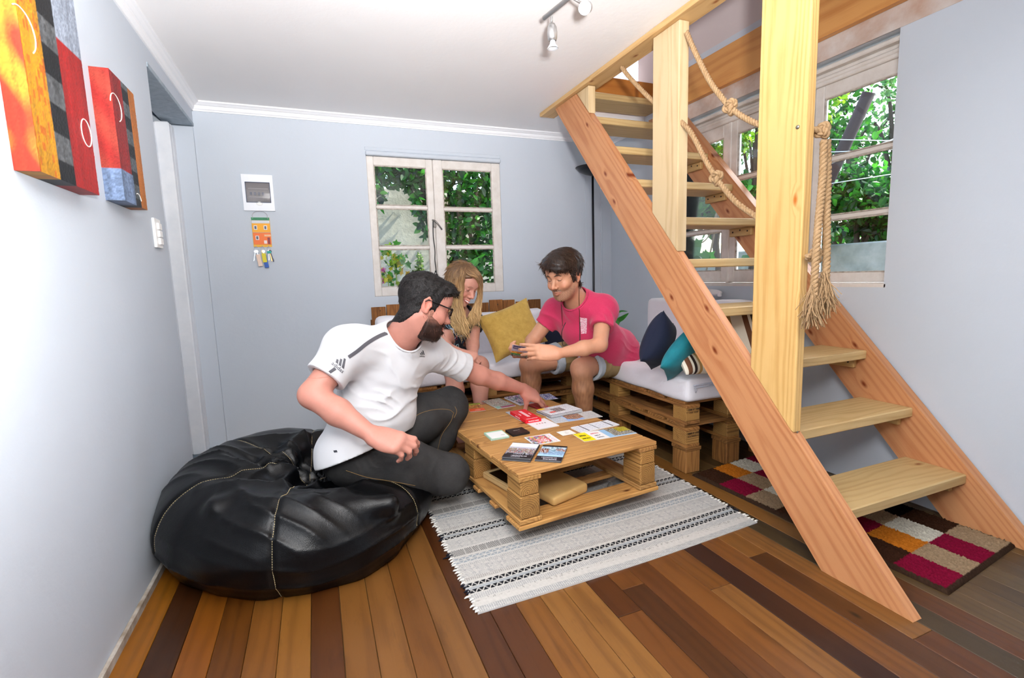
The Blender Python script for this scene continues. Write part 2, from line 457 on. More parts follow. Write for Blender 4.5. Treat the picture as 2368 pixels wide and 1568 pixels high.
# cornice
def cornice(name, a, b, inward):
    mb = MB(); a = V3(a); b = V3(b); inw = V3(inward)
    prof = [(0, -.05), (.007, -.05), (.007, -.043), (.013, -.039), (.018, -.03), (.019, -.022), (.026, -.02), (.036, -.012), (.044, -.008), (.044, 0)]
    P = np.array([[p+inw*q[0]+V3((0, 0, q[1])) for q in prof] for p in (a, b)])
    mb.grid(P, smooth=False); return struct(mb.build(name, m_cornice))
cornice('trim_1', (XL, -1.6, ZC), (XL, YB, ZC), (1, 0, 0))
cornice('trim_2', (XL, YB, ZC), (XR, YB, ZC), (0, -1, 0))
cornice('trim_3', (XR, YB, ZC), (XR, 3.02, ZC), (-1, 0, 0))

# door opening at the corner: grey reveal board, white frame, header soffit
mb = MB(); mb.box((-.640, 3.438, .96), (.108, .024, 1.92), bev=.002); struct(mb.build('trim_4', m_wall))
mb = MB()
mb.box((-.715, 3.36, .955), (.07, .09, 1.91), bev=.006)
mb.box((-.690, 3.40, .955), (.022, .075, 1.91), bev=.004)
mb.box((-.775, 3.30, .955), (.05, .06, 1.90), bev=.004)
f = struct(mb.build('door_1', plain('chipped_door_paint', 'f2f4f8', .45, c2='e4e8ee', nscale=9, bump=.5, bscale=18)))
mb = MB(); mb.box((-.655, 3.02, 1.937), (.145, .86, .02), bev=.002)
struct(mb.build('trim_5', plain('cracked_soffit_paint', 'aab6c0', .7, c2='8f9ca8', nscale=30, bump=.6, bscale=40)))
# skirting gap along the left wall
mb = MB(); mb.box((XL+.006, .9, .012), (.012, 3.3, .03), bev=.003); struct(mb.build('baseboard_left', plain('dusty_white', 'c9c4bc', .8, c2='7a6a58', nscale=14)))
for x_ in (1.785, 1.90):
    p = None
mb = MB(); mb.box((2.18, YB-.004, 1.03), (.012, .012, 2.0), bev=.003); mb.box((2.08, YB-.003, 1.03), (.09, .006, 2.0), bev=.002)
struct(mb.build('trim_6', m_wall))

# ---------------------------------------------------------------- glass
def glassmat():
    m = bpy.data.materials.new('window_glass'); m.use_nodes = True; t = m.node_tree
    for n in list(t.nodes): t.nodes.remove(n)
    o = t.nodes.new('ShaderNodeOutputMaterial'); mx = t.nodes.new('ShaderNodeMixShader'); tr = t.nodes.new('ShaderNodeBsdfTransparent'); gl = t.nodes.new('ShaderNodeBsdfGlossy')
    tr.inputs[0].default_value = (.95, .97, .96, 1); gl.inputs['Roughness'].default_value = .03
    fr = t.nodes.new('ShaderNodeFresnel'); fr.inputs[0].default_value = 1.35
    t.links.new(fr.outputs[0], mx.inputs[0]); t.links.new(tr.outputs[0], mx.inputs[1]); t.links.new(gl.outputs[0], mx.inputs[2]); t.links.new(mx.outputs[0], o.inputs[0])
    return m
m_glass = glassmat()
m_frame = plain('flaking_window_paint', 'e4dfda', .5, c2='d2cbc4', nscale=16, bump=.5, bscale=30)
m_putty = plain('dirty_putty', '8a7d70', .8, c2='cfc7bd', nscale=40, bump=.5)
m_iron = plain('black_iron', '17171a', .45)
def sash(parent, name, axis, pos, a0, a1, z0, z1, st, rails, depth=.036, name_pane='pane', toprail=None, botrail=None):
    """one glazed casement; axis = normal axis, a = the in-wall coordinate"""
    mb = MB(); o = 1-axis
    def bx(a, b, c, d, dep=depth, off=0, mi=0, bev=.004):
        ce = [0, 0, (c+d)/2]; s = [0, 0, d-c]; ce[axis] = pos+off; s[axis] = dep; ce[o] = (a+b)/2; s[o] = b-a; mb.box(ce, s, bev=bev, mi=mi)
    tr = toprail or st; br = botrail or st
    bx(a0, a0+st, z0, z1); bx(a1-st, a1, z0, z1); bx(a0+st, a1-st, z1-tr, z1); bx(a0+st, a1-st, z0, z0+br)
    zs = [z0+br]+[r for r in rails]+[z1-tr]
    for r in rails: bx(a0+st, a1-st, r-.011, r+.011, depth*.8)
    sg = -1
    for i in range(len(zs)-1):       # putty beads round each pane
        c, d = zs[i]+(.011 if i else 0), zs[i+1]-(.011 if i < len(zs)-2 else 0)
        for q in ((a0+st, a1-st, c, c+.006), (a0+st, a1-st, d-.006, d), (a0+st, a0+st+.006, c, d), (a1-st-.006, a1-st, c, d)): bx(*q, dep=.012, off=sg*depth*.25, mi=1, bev=.002)
    fr = mb.build(name, [m_frame, m_putty], parent)
    for i in range(len(zs)-1):
        g = MB(); ce = [0, 0, (zs[i]+zs[i+1])/2]; s = [0, 0, zs[i+1]-zs[i]]; ce[axis] = pos; s[axis] = .003; ce[o] = (a0+a1)/2; s[o] = a1-a0-2*st
        g.box(ce, s, bev=0); g.build(name_pane, m_glass, fr)
    return fr
w1 = thing('window_1', (.85, YB, .893), None, None); struct(w1)
sash(w1, 'casement', 1, YB+.018, .378, .822, .893, 1.822, .047, [1.223, 1.495], toprail=.058, botrail=.062)
sash(w1, 'casement', 1, YB+.018, .824, 1.322, .893, 1.822, .066, [1.223, 1.490], toprail=.058, botrail=.062)
mb = MB(); mb.box((.85, YB+.01, 1.838), (.95, .06, .028), bev=.006); mb.box((.85, YB+.012, 1.868), (.96, .03, .03), bev=.006); mb.build('head_board', m_wall, w1)
mb = MB(); mb.box((.822, YB+.07, 1.37), (.05, .06, .95), bev=.004); mb.build('mullion', m_frame, w1)
mb = MB(); mb.box((.815, YB-.008, 1.385), (.022, .014, .05), bev=.004); mb.tube(spline([(.80, YB-.012, 1.41), (.818, YB-.03, 1.40), (.85, YB-.028, 1.36), (.862, YB-.02, 1.345)], 12), .0055)
mb.build('catch', plain('old_nickel', '8d8a86', .35, metal=.8), w1)
mb = MB(); pts = spline([(.803, YB-.014, 1.40), (.800, YB-.014, 1.3), (.806, YB-.016, 1.2), (.803, YB-.014, 1.13), (.81, YB-.016, 1.02), (.80, YB-.015, .95)], 40)
mb.tube(pts, .0035, 6); mb.tube(spline([(.803, YB-.014, 1.06), (.785, YB-.014, .99), (.80, YB-.014, .93)], 12), .003, 6); mb.tube(spline([(.803, YB-.014, 1.06), (.825, YB-.014, 1.0), (.835, YB-.014, .94)], 12), .003, 6)
tag(mb.build('cable', m_iron), 'thin black cable hanging down the middle of the back window', 'cable')

w2 = thing('window_2', (2.36, 2.1, .905), None, None); struct(w2)
XW = 2.36
sash(w2, 'casement', 0, XW, 1.33, 1.765, .925, 1.862, .045, [1.235, 1.512], toprail=.062, botrail=.045)
sash(w2, 'casement', 0, XW, 1.80, 2.285, .925, 1.862, .045, [1.235, 1.530], toprail=.075, botrail=.07)
sash(w2, 'casement', 0, XW, 2.30, 2.84, .925, 1.862, .045, [1.245, 1.530], toprail=.075, botrail=.07)
mb = MB(); mb.box((XW, 1.783, 1.39), (.055, .034, .95), bev=.004); mb.box((XW+.005, 2.292, 1.39), (.055, .02, .95), bev=.004); mb.build('mullion', m_frame, w2)
mb = MB()
for i, (dx, z) in enumerate(((-.045, 1.885), (-.03, 1.905), (-.055, 1.925))): mb.box((XW+dx+.02, 2.09, z), (.03+.01*i, 1.5, .02), bev=.006)
mb.box((XW+.01, 2.09, 1.872), (.09, 1.5, .025), bev=.004); mb.build('head_moulding', m_frame, w2)
mb = MB(); mb.box((XW-.025, 2.1, .912), (.12, 1.5, .022), bev=.004); mb.build('window_sill', m_frame, w2)
mb = MB(); mb.box((XR+.001, .6, 1.995), (.006, 4.0, .09), bev=.001)
struct(mb.build('trim_7', plain('patched_plaster', 'd8d3cf', .8, c2='b99a86', nscale=7, bump=.3)))
# ================================================================ stairs
m_fir = wood('oiled_fir', 'c48a5e', 'a05c34', freq=360, knots=.15, rough=.42, contrast=.9, knotc='743010', wob=.010)
m_pine = wood('pale_pine', 'ccae7c', 'ac8650', freq=260, knots=.04, rough=.5, contrast=.8, knotc='8a5426', wob=.03)
m_post = wood('planed_pine_post', 'd8b070', 'b07c34', freq=620, knots=.05, rough=.48, contrast=.75, knotc='b4641e', wob=.007)
m_post2 = wood('whitish_pine_post', 'cdb48c', 'ab8a5e', freq=230, knots=.0, rough=.5, contrast=.8, wob=.02)
m_beam = wood('varnished_pine_beam', 'd79c5c', 'b8743a', freq=110, knots=.12, rough=.4, contrast=.9, knotc='5e2c10', wob=.03)
m_header = wood('orange_varnished_board', 'bf7a36', '9c5420', freq=60, knots=.12, rough=.4, contrast=.8, knotc='3a1608', wob=.04)
m_screw = plain('dark_screw', '2a2018', .5, metal=.3)
SX, SXT = 1.487, 1.527
RX, RXT = 2.217, 2.266
stair = thing('staircase', (1.87, .9, 0), 'open wooden staircase with two reddish fir stringers rising to the loft', 'staircase')
def stringer(x0, x1, off, top):
    mb = MB(); f = lambda z: .755+off+z/1.1; b = lambda z: 1.023+off+z/1.1
    mb.prism([(f(0), .001), (b(0), .001), (b(top), top), (f(top), top)], 0, x0, x1, gdir=(0, 1/1.1, 1), off=3.3+off*10)
    return mb.build('stringer', m_fir, stair)
stringer(SX, SXT, 0.0, 2.036); stringer(RX, RXT, .025, 2.036)
for k in range(1, 11):
    z = .2108*k; y = .80+.1917*k
    mb = MB(); t = rnd.uniform(.9, 1.06)
    mb.box(((SXT+RX)/2, y+.105, z-.019), (RX-SXT, .21, .038), grain=0, bev=.004, tint=(t, t*.99, t*.95), pith=(.05, -.12), off=k*2.7)
    tr = mb.build('tread', m_pine, stair)
    for xx, sg in ((SXT+.011, 1), (RX-.011, -1)):
        if k == 10: continue
        mb = MB(); mb.box((xx, y+.115, z-.038-.022), (.022, .15, .043), grain=1, bev=.003, tint=(.93, .85, .72))
        for dy in (-.05, 0, .05): mb.lathe([(0, 0), (.0045, 0), (.0045, .0015), (0, .0015)], (xx+sg*.011, y+.115+dy, z-.058+.008*(dy == 0)), 8, frame((0, 1, 0), (sg, 0, 0)), mi=1)
        mb.build('cleat', [m_pine, m_screw], tr)
# newel posts
def post(poly, label, m, x1=SXT-.003, off=0, tint=(1, 1, 1)):
    mb = MB(); mb.prism(poly, 0, SX, x1, gdir=(0, 0, 1), off=off, tint=tint)
    o = mb.build('newel_post', m); tag(o, label, 'post'); 
    bv = o.modifiers.new('edge', 'BEVEL'); bv.width = .004; bv.segments = 2
    return o
big = post([(1.147, .437), (1.160, .445), (1.333, .637), (1.333, 2.7), (1.147, 2.7)], 'wide pale yellow pine post in front, standing on the stair stringer', m_post, off=8)
mid = post([(1.741, 1.087), (1.914, 1.277), (1.914, 2.038), (1.741, 2.038)], 'whitish pine post between stringer and ceiling edge board, second from the front', m_post2, SXT+.012, off=5)
p3a, p3b = on(1362, 288, 0, SX), on(1332, 245, 0, SX)
sm = post([(p3a[1], 1.1*(p3a[1]-.755)+.004), (2.603, 2.036), (p3a[1], 2.036)], 'short pale wedge of post at the top of the stringer under the ceiling edge', m_post2, SXT+.004, off=12)
mb = MB(); bx = on(1845, 294, 0, SX); mb.lathe([(0, 0), (.007, 0), (.006, .003), (0, .004)], (SX, bx[1], bx[2]), 10, frame((0, 1, 0), (-1, 0, 0)))
bx = on(1846, 1000, 0, SX+.02); mb.lathe([(0, 0), (.004, 0), (.003, .002), (0, .002)], (SX+.02, 1.147, bx[2]), 8, frame((1, 0, 0), (0, -1, 0)))
mb.build('screw', plain('steel_screw', '8c8a80', .3, metal=.8), big)
# ceiling edge board, beams
mb = MB(); mb.box((1.516, 1.42, 2.0515), (.108, 3.26, .025), grain=1, bev=.003, tint=(1.0, .9, .82), pith=(.04, .1), off=20)
tag(mb.build('edge_board', m_pine), 'long pine board edging the left side of the stair opening at ceiling level', 'board')
mb = MB(); mb.box((2.255, 1.3, 2.1425), (.04, 3.02, .205), grain=1, bev=.003, off=31, pith=(.06, .1))
tag(mb.build('beam', m_beam), 'knotty varnished pine beam along the top of the window wall', 'beam')
mb = MB(); mb.box((1.88, 2.825, 2.175), (.72, .03, .14), grain=0, bev=.003, off=44, pith=(.03, .12))
tag(mb.build('header_board', m_header), 'orange varnished board closing the far end of the stair opening', 'board')

# ---------------------------------------------------------------- ropes
m_rope = plain('jute_rope', 'b59672', .95, c2='94744e', nscale=120, bump=.6, bscale=300, bdist=.002)
def rope_strands(mb, path, R=.0105, turns_per_m=26, n=7, step=.0035):
    P = np.asarray(path, float); seg = np.linalg.norm(np.diff(P, axis=0), axis=1); L = np.r_[0, np.cumsum(seg)]
    m = max(8, int(L[-1]/step)); s = np.linspace(0, L[-1], m); Q = np.array([np.interp(s, L, P[:, i]) for i in range(3)]).T
    T = np.gradient(Q, axis=0); T /= np.linalg.norm(T, axis=1)[:, None]
    nr = np.cross(T[0], (.3, .5, .8)); nr /= np.linalg.norm(nr); N = []
    for t in T: nr = nr-np.dot(nr, t)*t; nr /= np.linalg.norm(nr); N.append(nr)
    N = np.array(N); B = np.cross(T, N)
    for k in range(3):
        a = s*turns_per_m*2*math.pi/1.0*.9+k*2*math.pi/3
        mb.tube(Q+(np.cos(a)[:, None]*N+np.sin(a)[:, None]*B)*R*.52, R*.56, n)
def knot_path(c, d, r=.03):
    """overhand knot centred at c, rope direction d"""
    fr = frame(d, (.9, .1, .2)); t = np.linspace(-.12*math.pi, 2*math.pi*1.02, 150)
    K = np.array([np.sin(t)+2*np.sin(2*t), np.cos(t)-2*np.cos(2*t), -1.2*np.sin(3*t)]).T/3
    return (K*np.array([1.0, 1.0, .75])*r)@fr.T+V3(c)
RXP = 1.507
def rp(l): return [on(u, v, 0, RXP) for u, v in l]
def rope(label, a, kn, b):
    mb = MB(); pa, pk, pb = rp(a), rp([kn])[0], rp(b)
    d = V3(pb[0])-V3(pa[-1])
    rope_strands(mb, spline(pa+[pk], 80)); rope_strands(mb, spline([pk]+pb, 80)); rope_strands(mb, knot_path(pk, d, .024), .0105)
    return tag(mb.build('rope', m_rope), label, 'rope', 'ropes threaded through the stair posts')
rope('twisted jute rope with one knot, upper of the two reaching the front post', [(1588, 75), (1605, 115), (1640, 185), (1665, 220)], (1688, 248), [(1710, 265), (1735, 279), (1760, 290)])
rope('twisted jute rope with one knot, lower of the two, passing behind the middle post', [(1438, 156), (1460, 183), (1508, 232), (1550, 262), (1594, 302), (1630, 368)], (1656, 412), [(1690, 455), (1715, 478), (1755, 505)])
mb = MB(); D = float(np.dot(V3((1.5, 1.12, 0)), CF*np.array([1, 1, 0])))
DD = 1.575
for (c, r) in (((1903, 303), .02), ((1884, 592), .019)):
    k = at(*c, DD+.0); rope_strands(mb, knot_path(k, (0, .2, 1), r), .010)
rope_strands(mb, spline([at(1870, 300, DD), at(1885, 300, DD), at(1903, 303, DD)], 30), .010)
rope_strands(mb, spline([at(1864, 595, DD), at(1875, 593, DD), at(1884, 592, DD)], 30), .010)
rope_strands(mb, spline([at(1905, 325, DD), at(1903, 400, DD), at(1896, 480, DD-.01), at(1889, 560, DD-.03), at(1884, 640, DD-.03), at(1882, 690, DD-.03)], 120), .0115)
rope_strands(mb, spline([at(1913, 325, DD+.01), at(1914, 400, DD+.01), at(1912, 480, DD), at(1912, 560, DD-.01), at(1910, 640, DD-.02), at(1906, 680, DD-.02)], 120), .0115)
r_ = random.Random(3)
for (u0, v0) in ((1882, 680), (1908, 655)):
    for i in range(110):
        a = at(u0+r_.uniform(-9, 9), v0+r_.uniform(-30, 22), DD-.03+r_.uniform(-.012, .012)); pts = [a]; d = V3((r_.uniform(-.3, .3), r_.uniform(-.3, .3), -1))
        for k in range(6):
            d = d+V3((r_.uniform(-.55, .55), r_.uniform(-.55, .55), r_.uniform(-.35, .2))); dd = d/np.linalg.norm(d); dd[2] -= .5
            a = a+dd*.0105; pts.append(a)
        mb.tube(spline(pts, 16), r_.uniform(.0008, .0021), 5)
tag(mb.build('rope', m_rope), 'frayed double rope end with two knots hanging off the front of the wide post', 'rope', 'ropes threaded through the stair posts')
# ================================================================ pallets, sofas
m_pal = wood('rough_pallet_wood', '986a3a', '5e3818', freq=420, knots=.08, rough=.7, contrast=1.1, dirt=.75, dirtc='3c2412', knotc='4a2008', wob=.03)
m_block = wood('pallet_block_wood', 'a87e48', '5e3c1a', freq=820, knots=.0, rough=.7, contrast=1.2, dirt=.5, dirtc='4a3018', wob=.006)
m_pal2 = wood('clean_pallet_wood', 'b88c56', '86582c', freq=420, knots=.07, rough=.6, contrast=1.05, dirt=.5, dirtc='5a3c20', knotc='5a2c10', wob=.025)
def tj(lo=.75, hi=1.1):
    t = rnd.uniform(lo, hi); return (t, t*rnd.uniform(.93, 1.0), t*rnd.uniform(.82, .98))
def pallet(root, c, wx, wy, z0, R, m, top=True, along=1, hh=.117, tops=7, name='pallet'):
    """one pallet: bottom runners, 9 blocks, cross boards, top boards; local x = short side, y = long side"""
    c = V3((c[0], c[1], 0)); P = lambda x, y, z: c+R@V3((x, y, 0))+V3((0, 0, z))
    tb = .017; bh = hh-3*tb if top else hh-2*tb
    mb = MB()
    for i, x in enumerate((-wx/2+.045, 0, wx/2-.045)):
        mb.box(P(x, 0, z0+tb/2), (.085, wy, tb), R, grain=1, tint=tj())
        mb.box(P(x, 0, z0+tb+bh+tb/2), (.085, wy, tb), R, grain=1, tint=tj())
    n = tops
    if top:
        for j in range(n):
            y = -wy/2+(j+.5)*wy/n
            mb.box(P(0, y, z0+hh-tb/2), (wx, wy/n-.028, tb), R, grain=0, tint=tj())
    fr = mb.build(name, m, root)
    for x in (-wx/2+.045, 0, wx/2-.045):
        for y in (-wy/2+.05, 0, wy/2-.05):
            b = MB(); b.box(P(x, y, z0+tb+bh/2), (.085, .095, bh), R, grain=0, tint=tj(.85, 1.1), pith=(rnd.uniform(-.02, .02), rnd.uniform(-.015, .02)))
            b.build('block', m_block, fr)
    return fr
m_sheet = plain('white_cotton_cover', 'eceaf0', .85, bump=.35, bscale=14, bdist=.01, sheen=.2)
m_stamp = plain('stamp_ink', '2a1a10', .8)
def softbox(name, c, size, m, parent, R=None, r=.03, sag=0.0, wr=.004, seed=1, n=(26, 26, 6), smooth=True, puff=.0, wfreq=9.0):
    """rounded upholstered slab with wrinkles"""
    R = np.eye(3) if R is None else R; h = np.array(size)/2; nx, ny, nz = n; vs = []; F = []; idx = {}
    def add(p):
        k = tuple(np.round(p, 5))
        if k not in idx: idx[k] = len(vs); vs.append(p)
        return idx[k]
    for ax in range(3):
        o1, o2 = [i for i in range(3) if i != ax]; N1, N2 = (nx, ny, nz)[o1], (nx, ny, nz)[o2]
        for sg in (-1, 1):
            for i in range(N1):
                for j in range(N2):
                    q = []
                    for (a, b) in ((i, j), (i+1, j), (i+1, j+1), (i, j+1)):
                        p = np.zeros(3); p[ax] = sg; p[o1] = -1+2*a/N1; p[o2] = -1+2*b/N2; q.append(add(p))
                    if (sg > 0) != (ax == 1): F.append(q)
                    else: F.append(q[::-1])
    U = np.array(vs); P = U*h; core = np.clip(P, -(h-r), h-r); d = P-core; L = np.linalg.norm(d, axis=1)+1e-9
    P = core+d/L[:, None]*np.minimum(L, r)[:, None]
    if puff: P[:, 2] += np.sign(U[:, 2])*puff*(1-U[:, 0]**2)*(1-U[:, 1]**2)*np.abs(U[:, 2])
    nn = vnoise(P*wfreq, seed)*wr+vnoise(P*wfreq*2.7, seed+1)*wr*.4; nrm = d/L[:, None]; nrm[L < 1e-6] = 0
    P = P+nrm*nn[:, None]; P[:, 2] += nn*.6*(U[:, 2] > .9)
    o = raw_object(name, P@R.T+V3(c), F, [m], parent); o.data.polygons.foreach_set('use_smooth', [True]*len(F))
    return o
# right-hand sofa (against the window wall)
S1 = thing('pallet_sofa', (1.95, 2.3, 0), 'pallet sofa under the stairs, white mattress on two stacked pallets along the window wall', 'sofa')
sc = (1.945, 2.46)
pallet(S1, sc, .62, 1.25, .133, I3, m_pal, tops=8); pallet(S1, sc, .62, 1.25, .25, I3, m_pal, tops=8)
for x in (1.635+.048, 1.945, 2.205):
    for y in (1.835+.05, 2.46, 3.03):
        mb = MB(); mb.box((x, y, .0575), (.09, .1, .115), grain=2, tint=tj(.85, 1.05), bev=.004); mb.box((x, y, .124), (.096, .108, .018), grain=0, tint=tj(.7, .9)); mb.build('block_foot', m_pal, S1)
mat1 = softbox('mattress', (1.945, 2.475, .429), (.64, 1.32, .125), m_sheet, S1, r=.026, wr=.009, seed=5, n=(34, 60, 8), wfreq=7)
mb = MB(); mb.tube([(1.66, 1.8115, .452), (1.95, 1.811, .455), (2.24, 1.8115, .452)], .0035, 6); mb.tube([(1.66, 1.8115, .440), (1.95, 1.811, .443), (2.24, 1.8115, .44)], .0025, 6)
mb.tube([(1.665, 1.808, .45), (1.663, 1.806, .43), (1.668, 1.806, .418), (1.672, 1.806, .43)], .0022, 6, closed=True)
mb.build('zip', plain('zip_tape', 'b9bac4', .6), mat1)
softbox('back_cushion', (2.16, 2.25, .66), (.14, .98, .33), m_sheet, S1, r=.03, wr=.006, seed=9, n=(8, 40, 16))
for (z, a, b, c_) in ((.325, '1200 X 1000', '1.5.0 - 12.07', .012), (.205, '1200 X 1100', 'BOLTINHO 53', .012)):
    M = M4(frame((1, 0, 0), (0, -1, 0)), (1.682, 1.8345, z)); lettering(a, .014, M, m_stamp, S1, bold=.0002)
    M = M4(frame((1, 0, 0), (0, -1, 0)), (1.682, 1.8345, z-.015)); lettering(b, .011, M, m_stamp, S1)
# back sofa
S2 = thing('pallet_sofa', (1.0, 3.1, 0), 'pallet sofa below the back window, white cushions and plank backrest', 'sofa')
pallet(S2, (.97, 3.13), .60, 1.28, .12, rotz(math.pi/2), m_pal, tops=8); pallet(S2, (.97, 3.13), .60, 1.28, .245, rotz(math.pi/2), m_pal, tops=8)
for x in (.385, .97, 1.555):
    for y in (2.88, 3.36):
        mb = MB(); mb.box((x, y, .06), (.1, .09, .12), grain=2, tint=tj(.8, 1.0), bev=.004); mb.build('block_foot', m_pal, S2)
softbox('mattress', (.955, 3.115, .412), (1.27, .60, .10), m_sheet, S2, r=.026, wr=.007, seed=15, n=(60, 30, 8), wfreq=6)
softbox('back_cushion', (.955, 3.30, .605), (1.20, .11, .30), m_sheet, S2, R=frame((1, 0, 0), (0, -.12, 1)), r=.03, wr=.005, seed=19, n=(50, 8, 16))
bk = MB(); xs = np.linspace(.335, 1.60, 13); r_ = random.Random(5)
for i in range(12):
    w = xs[i+1]-xs[i]; t = r_.uniform(.6, 1.05); yy = 3.385-.0*i; zt = .825+.012*math.sin(i*1.7)
    bk.box(((xs[i]+xs[i+1])/2, yy+(.012 if i % 2 else 0), (.42+zt)/2), (w-(.004 if i % 3 else .012), .018, zt-.42), grain=2, tint=(t, t*.86, t*.7), bev=.002)
bk.box((.97, 3.41, .70), (1.27, .02, .08), grain=0, tint=(.6, .5, .4))
b = bk.build('backrest', m_pal, S2)
for i in range(0, 12, 2):
    for z in (.75, .80): mb = MB(); mb.lathe([(0, 0), (.004, 0), (.004, .001), (0, .001)], ((xs[i]+xs[i+1])/2+.01*(z > .78), 3.375, z), 8, frame((1, 0, 0), (0, -1, 0))); mb.build('screw', m_screw, b)
# stair-side plank between the sofas, seen lit by the sun
def cushion(name, c, w, h, t, R, m, label, group=None, seed=1, wr=.006, n=26, ear=.18):
    """scatter cushion: local x,y its face, z its thickness"""
    U, Vv = np.meshgrid(np.linspace(-1, 1, n), np.linspace(-1, 1, n), indexing='ij'); P = []; 
    pin = 1-.10*(np.cos(U*math.pi/2))*1.0*np.abs(Vv)**2; pin2 = 1-.10*np.cos(Vv*math.pi/2)*np.abs(U)**2
    X = U*w/2*pin2; Y = Vv*h/2*pin; T = (np.clip(1-np.abs(U)**2.6, 0, 1)*np.clip(1-np.abs(Vv)**2.6, 0, 1))**.55*t/2
    mb = MB()
    for sg in (-1, 1):
        Q = np.stack([X, Y, sg*T], -1); nz = vnoise(Q.reshape(-1, 3)*14, seed).reshape(n, n)*wr+vnoise(Q.reshape(-1, 3)*35, seed+2).reshape(n, n)*wr*.35
        edge = (1-np.maximum(np.abs(U), np.abs(Vv))**8); Q[..., 2] += nz*edge+vnoise(np.stack([X, Y, 0*X], -1).reshape(-1, 3)*9, seed+5).reshape(n, n)*wr
        P = Q@R.T+V3(c)
        if sg < 0: P = P[::-1]
        mb.grid(P)
    return mb
def put_cushion(*a, **k):
    m = a[6]; mb = cushion(*a, **k); o = mb.build(a[0], m if isinstance(m, list) else [m]); 
    tag(o, a[7], 'cushion', k.get('group')); return o
m_navy = plain('navy_velvet', '0e1730', .85, sheen=.04, c2='101830', nscale=30)
m_teal = plain('teal_velvet', '0c7f8a', .75, sheen=.08, c2='0a6a78', nscale=18)
m_gold = plain('mustard_chenille', 'b8974a', .9, c2='a07f38', nscale=34, bump=.4, bscale=120, bdist=.003, sheen=.1)
def stripes():
    k = NT('brown_striped_cotton'); k.set(.85, .2); tc = k.n('TexCoord').outputs['Object']; s = k.n('SeparateXYZ'); k.l(tc, s.inputs[0])
    a = k.attr('gc').outputs['Vector']; s2 = k.n('SeparateXYZ'); k.l(a, s2.inputs[0])
    f = k.math('FRACT', k.math('MULTIPLY', s2.outputs[0], 7.5))
    c = k.ramp(f, [(0, lin('e8e0cf')), (.30, lin('e8e0cf')), (.31, lin('6b4630')), (.47, lin('6b4630')), (.48, lin('e8e0cf')), (.56, lin('e8e0cf')), (.57, lin('2e2220')), (.68, lin('2e2220')), (.69, lin('d9cdb4')), (.80, lin('b08a52')), (.92, lin('b08a52')), (.93, lin('e8e0cf'))])
    c.node.color_ramp.interpolation = 'CONSTANT'; k.l(c, k.b.inputs['Base Color']); k.bump(k.noise(tc, 90, 3), .3, .002); return k.m
m_stripe = stripes()
SEAT = .492
def RC(x, y): x = V3(x)/np.linalg.norm(x); y = V3(y)-(V3(y)@x)*x; y /= np.linalg.norm(y); return np.array([x, y, np.cross(x, y)]).T
nv = put_cushion('cushion', at(1521, 790, 2.44), .27, .26, .13, RC(CR*.42+CU*.90, CF*.85+CR*.5-CU*.1), m_navy, 'dark navy velvet cushion leaning at the left of the teal one', seed=3)
tl = put_cushion('cushion', at(1574, 815, 2.36), .27, .24, .10, RC(CR*.62+CU*.78, CF*.85+CR*.45-CU*.25), m_teal, 'teal velvet cushion leaning between the navy and the striped ones', seed=5)
def stripe_cushion(c, w, h, t, R, label, seed):
    mb = cushion('cushion', (0, 0, 0), w, h, t, np.eye(3), m_stripe, '', seed=seed)
    mb.gc = [v.copy() for v in mb.v]; mb.v = [v@R.T+V3(c) for v in mb.v]
    o = mb.build('cushion', m_stripe); tag(o, label, 'cushion'); return o
stripe_cushion(at(1612, 838, 2.34), .22, .13, .07, frame((.9, .1, -.1), (-.1, -.75, .6)), 'cream cushion with brown stripes lying low behind the stringer, right of the teal one', 7)
stripe_cushion(at(1712, 782, 2.30), .34, .34, .11, frame((.55, -.75, .35), (-.55, -.6, .55)), 'larger cream cushion with brown stripes seen through the stair treads', 9)
gd = put_cushion('cushion', at(1183, 762, 3.0), .36, .31, .11, frame((.98, -.02, .30), (.05, -.95, .42)), m_gold, 'mustard yellow chenille cushion leaning on the back sofa between the seated people', seed=11, wr=.018)
nv2 = put_cushion('cushion', at(1290, 786, 3.30), .20, .22, .08, frame((.9, -.3, .1), (-.1, -.9, .5)), m_navy, 'dark blue cushion in the sofa corner behind the person in the pink shirt', seed=13)
# white telephone-like handset on the sill behind the right sofa
mb = MB(); mb.ell(on(1640, 677, 0, 2.2), (.05, .085, .022), rotz(.1)); mb.box(on(1664, 680, 0, 2.2), (.02, .02, .03), bev=.004)
tag(mb.build('handset', plain('white_plastic', 'eeeef2', .3)), 'small white plastic handset resting on top of the right sofa back under the window', 'handset')
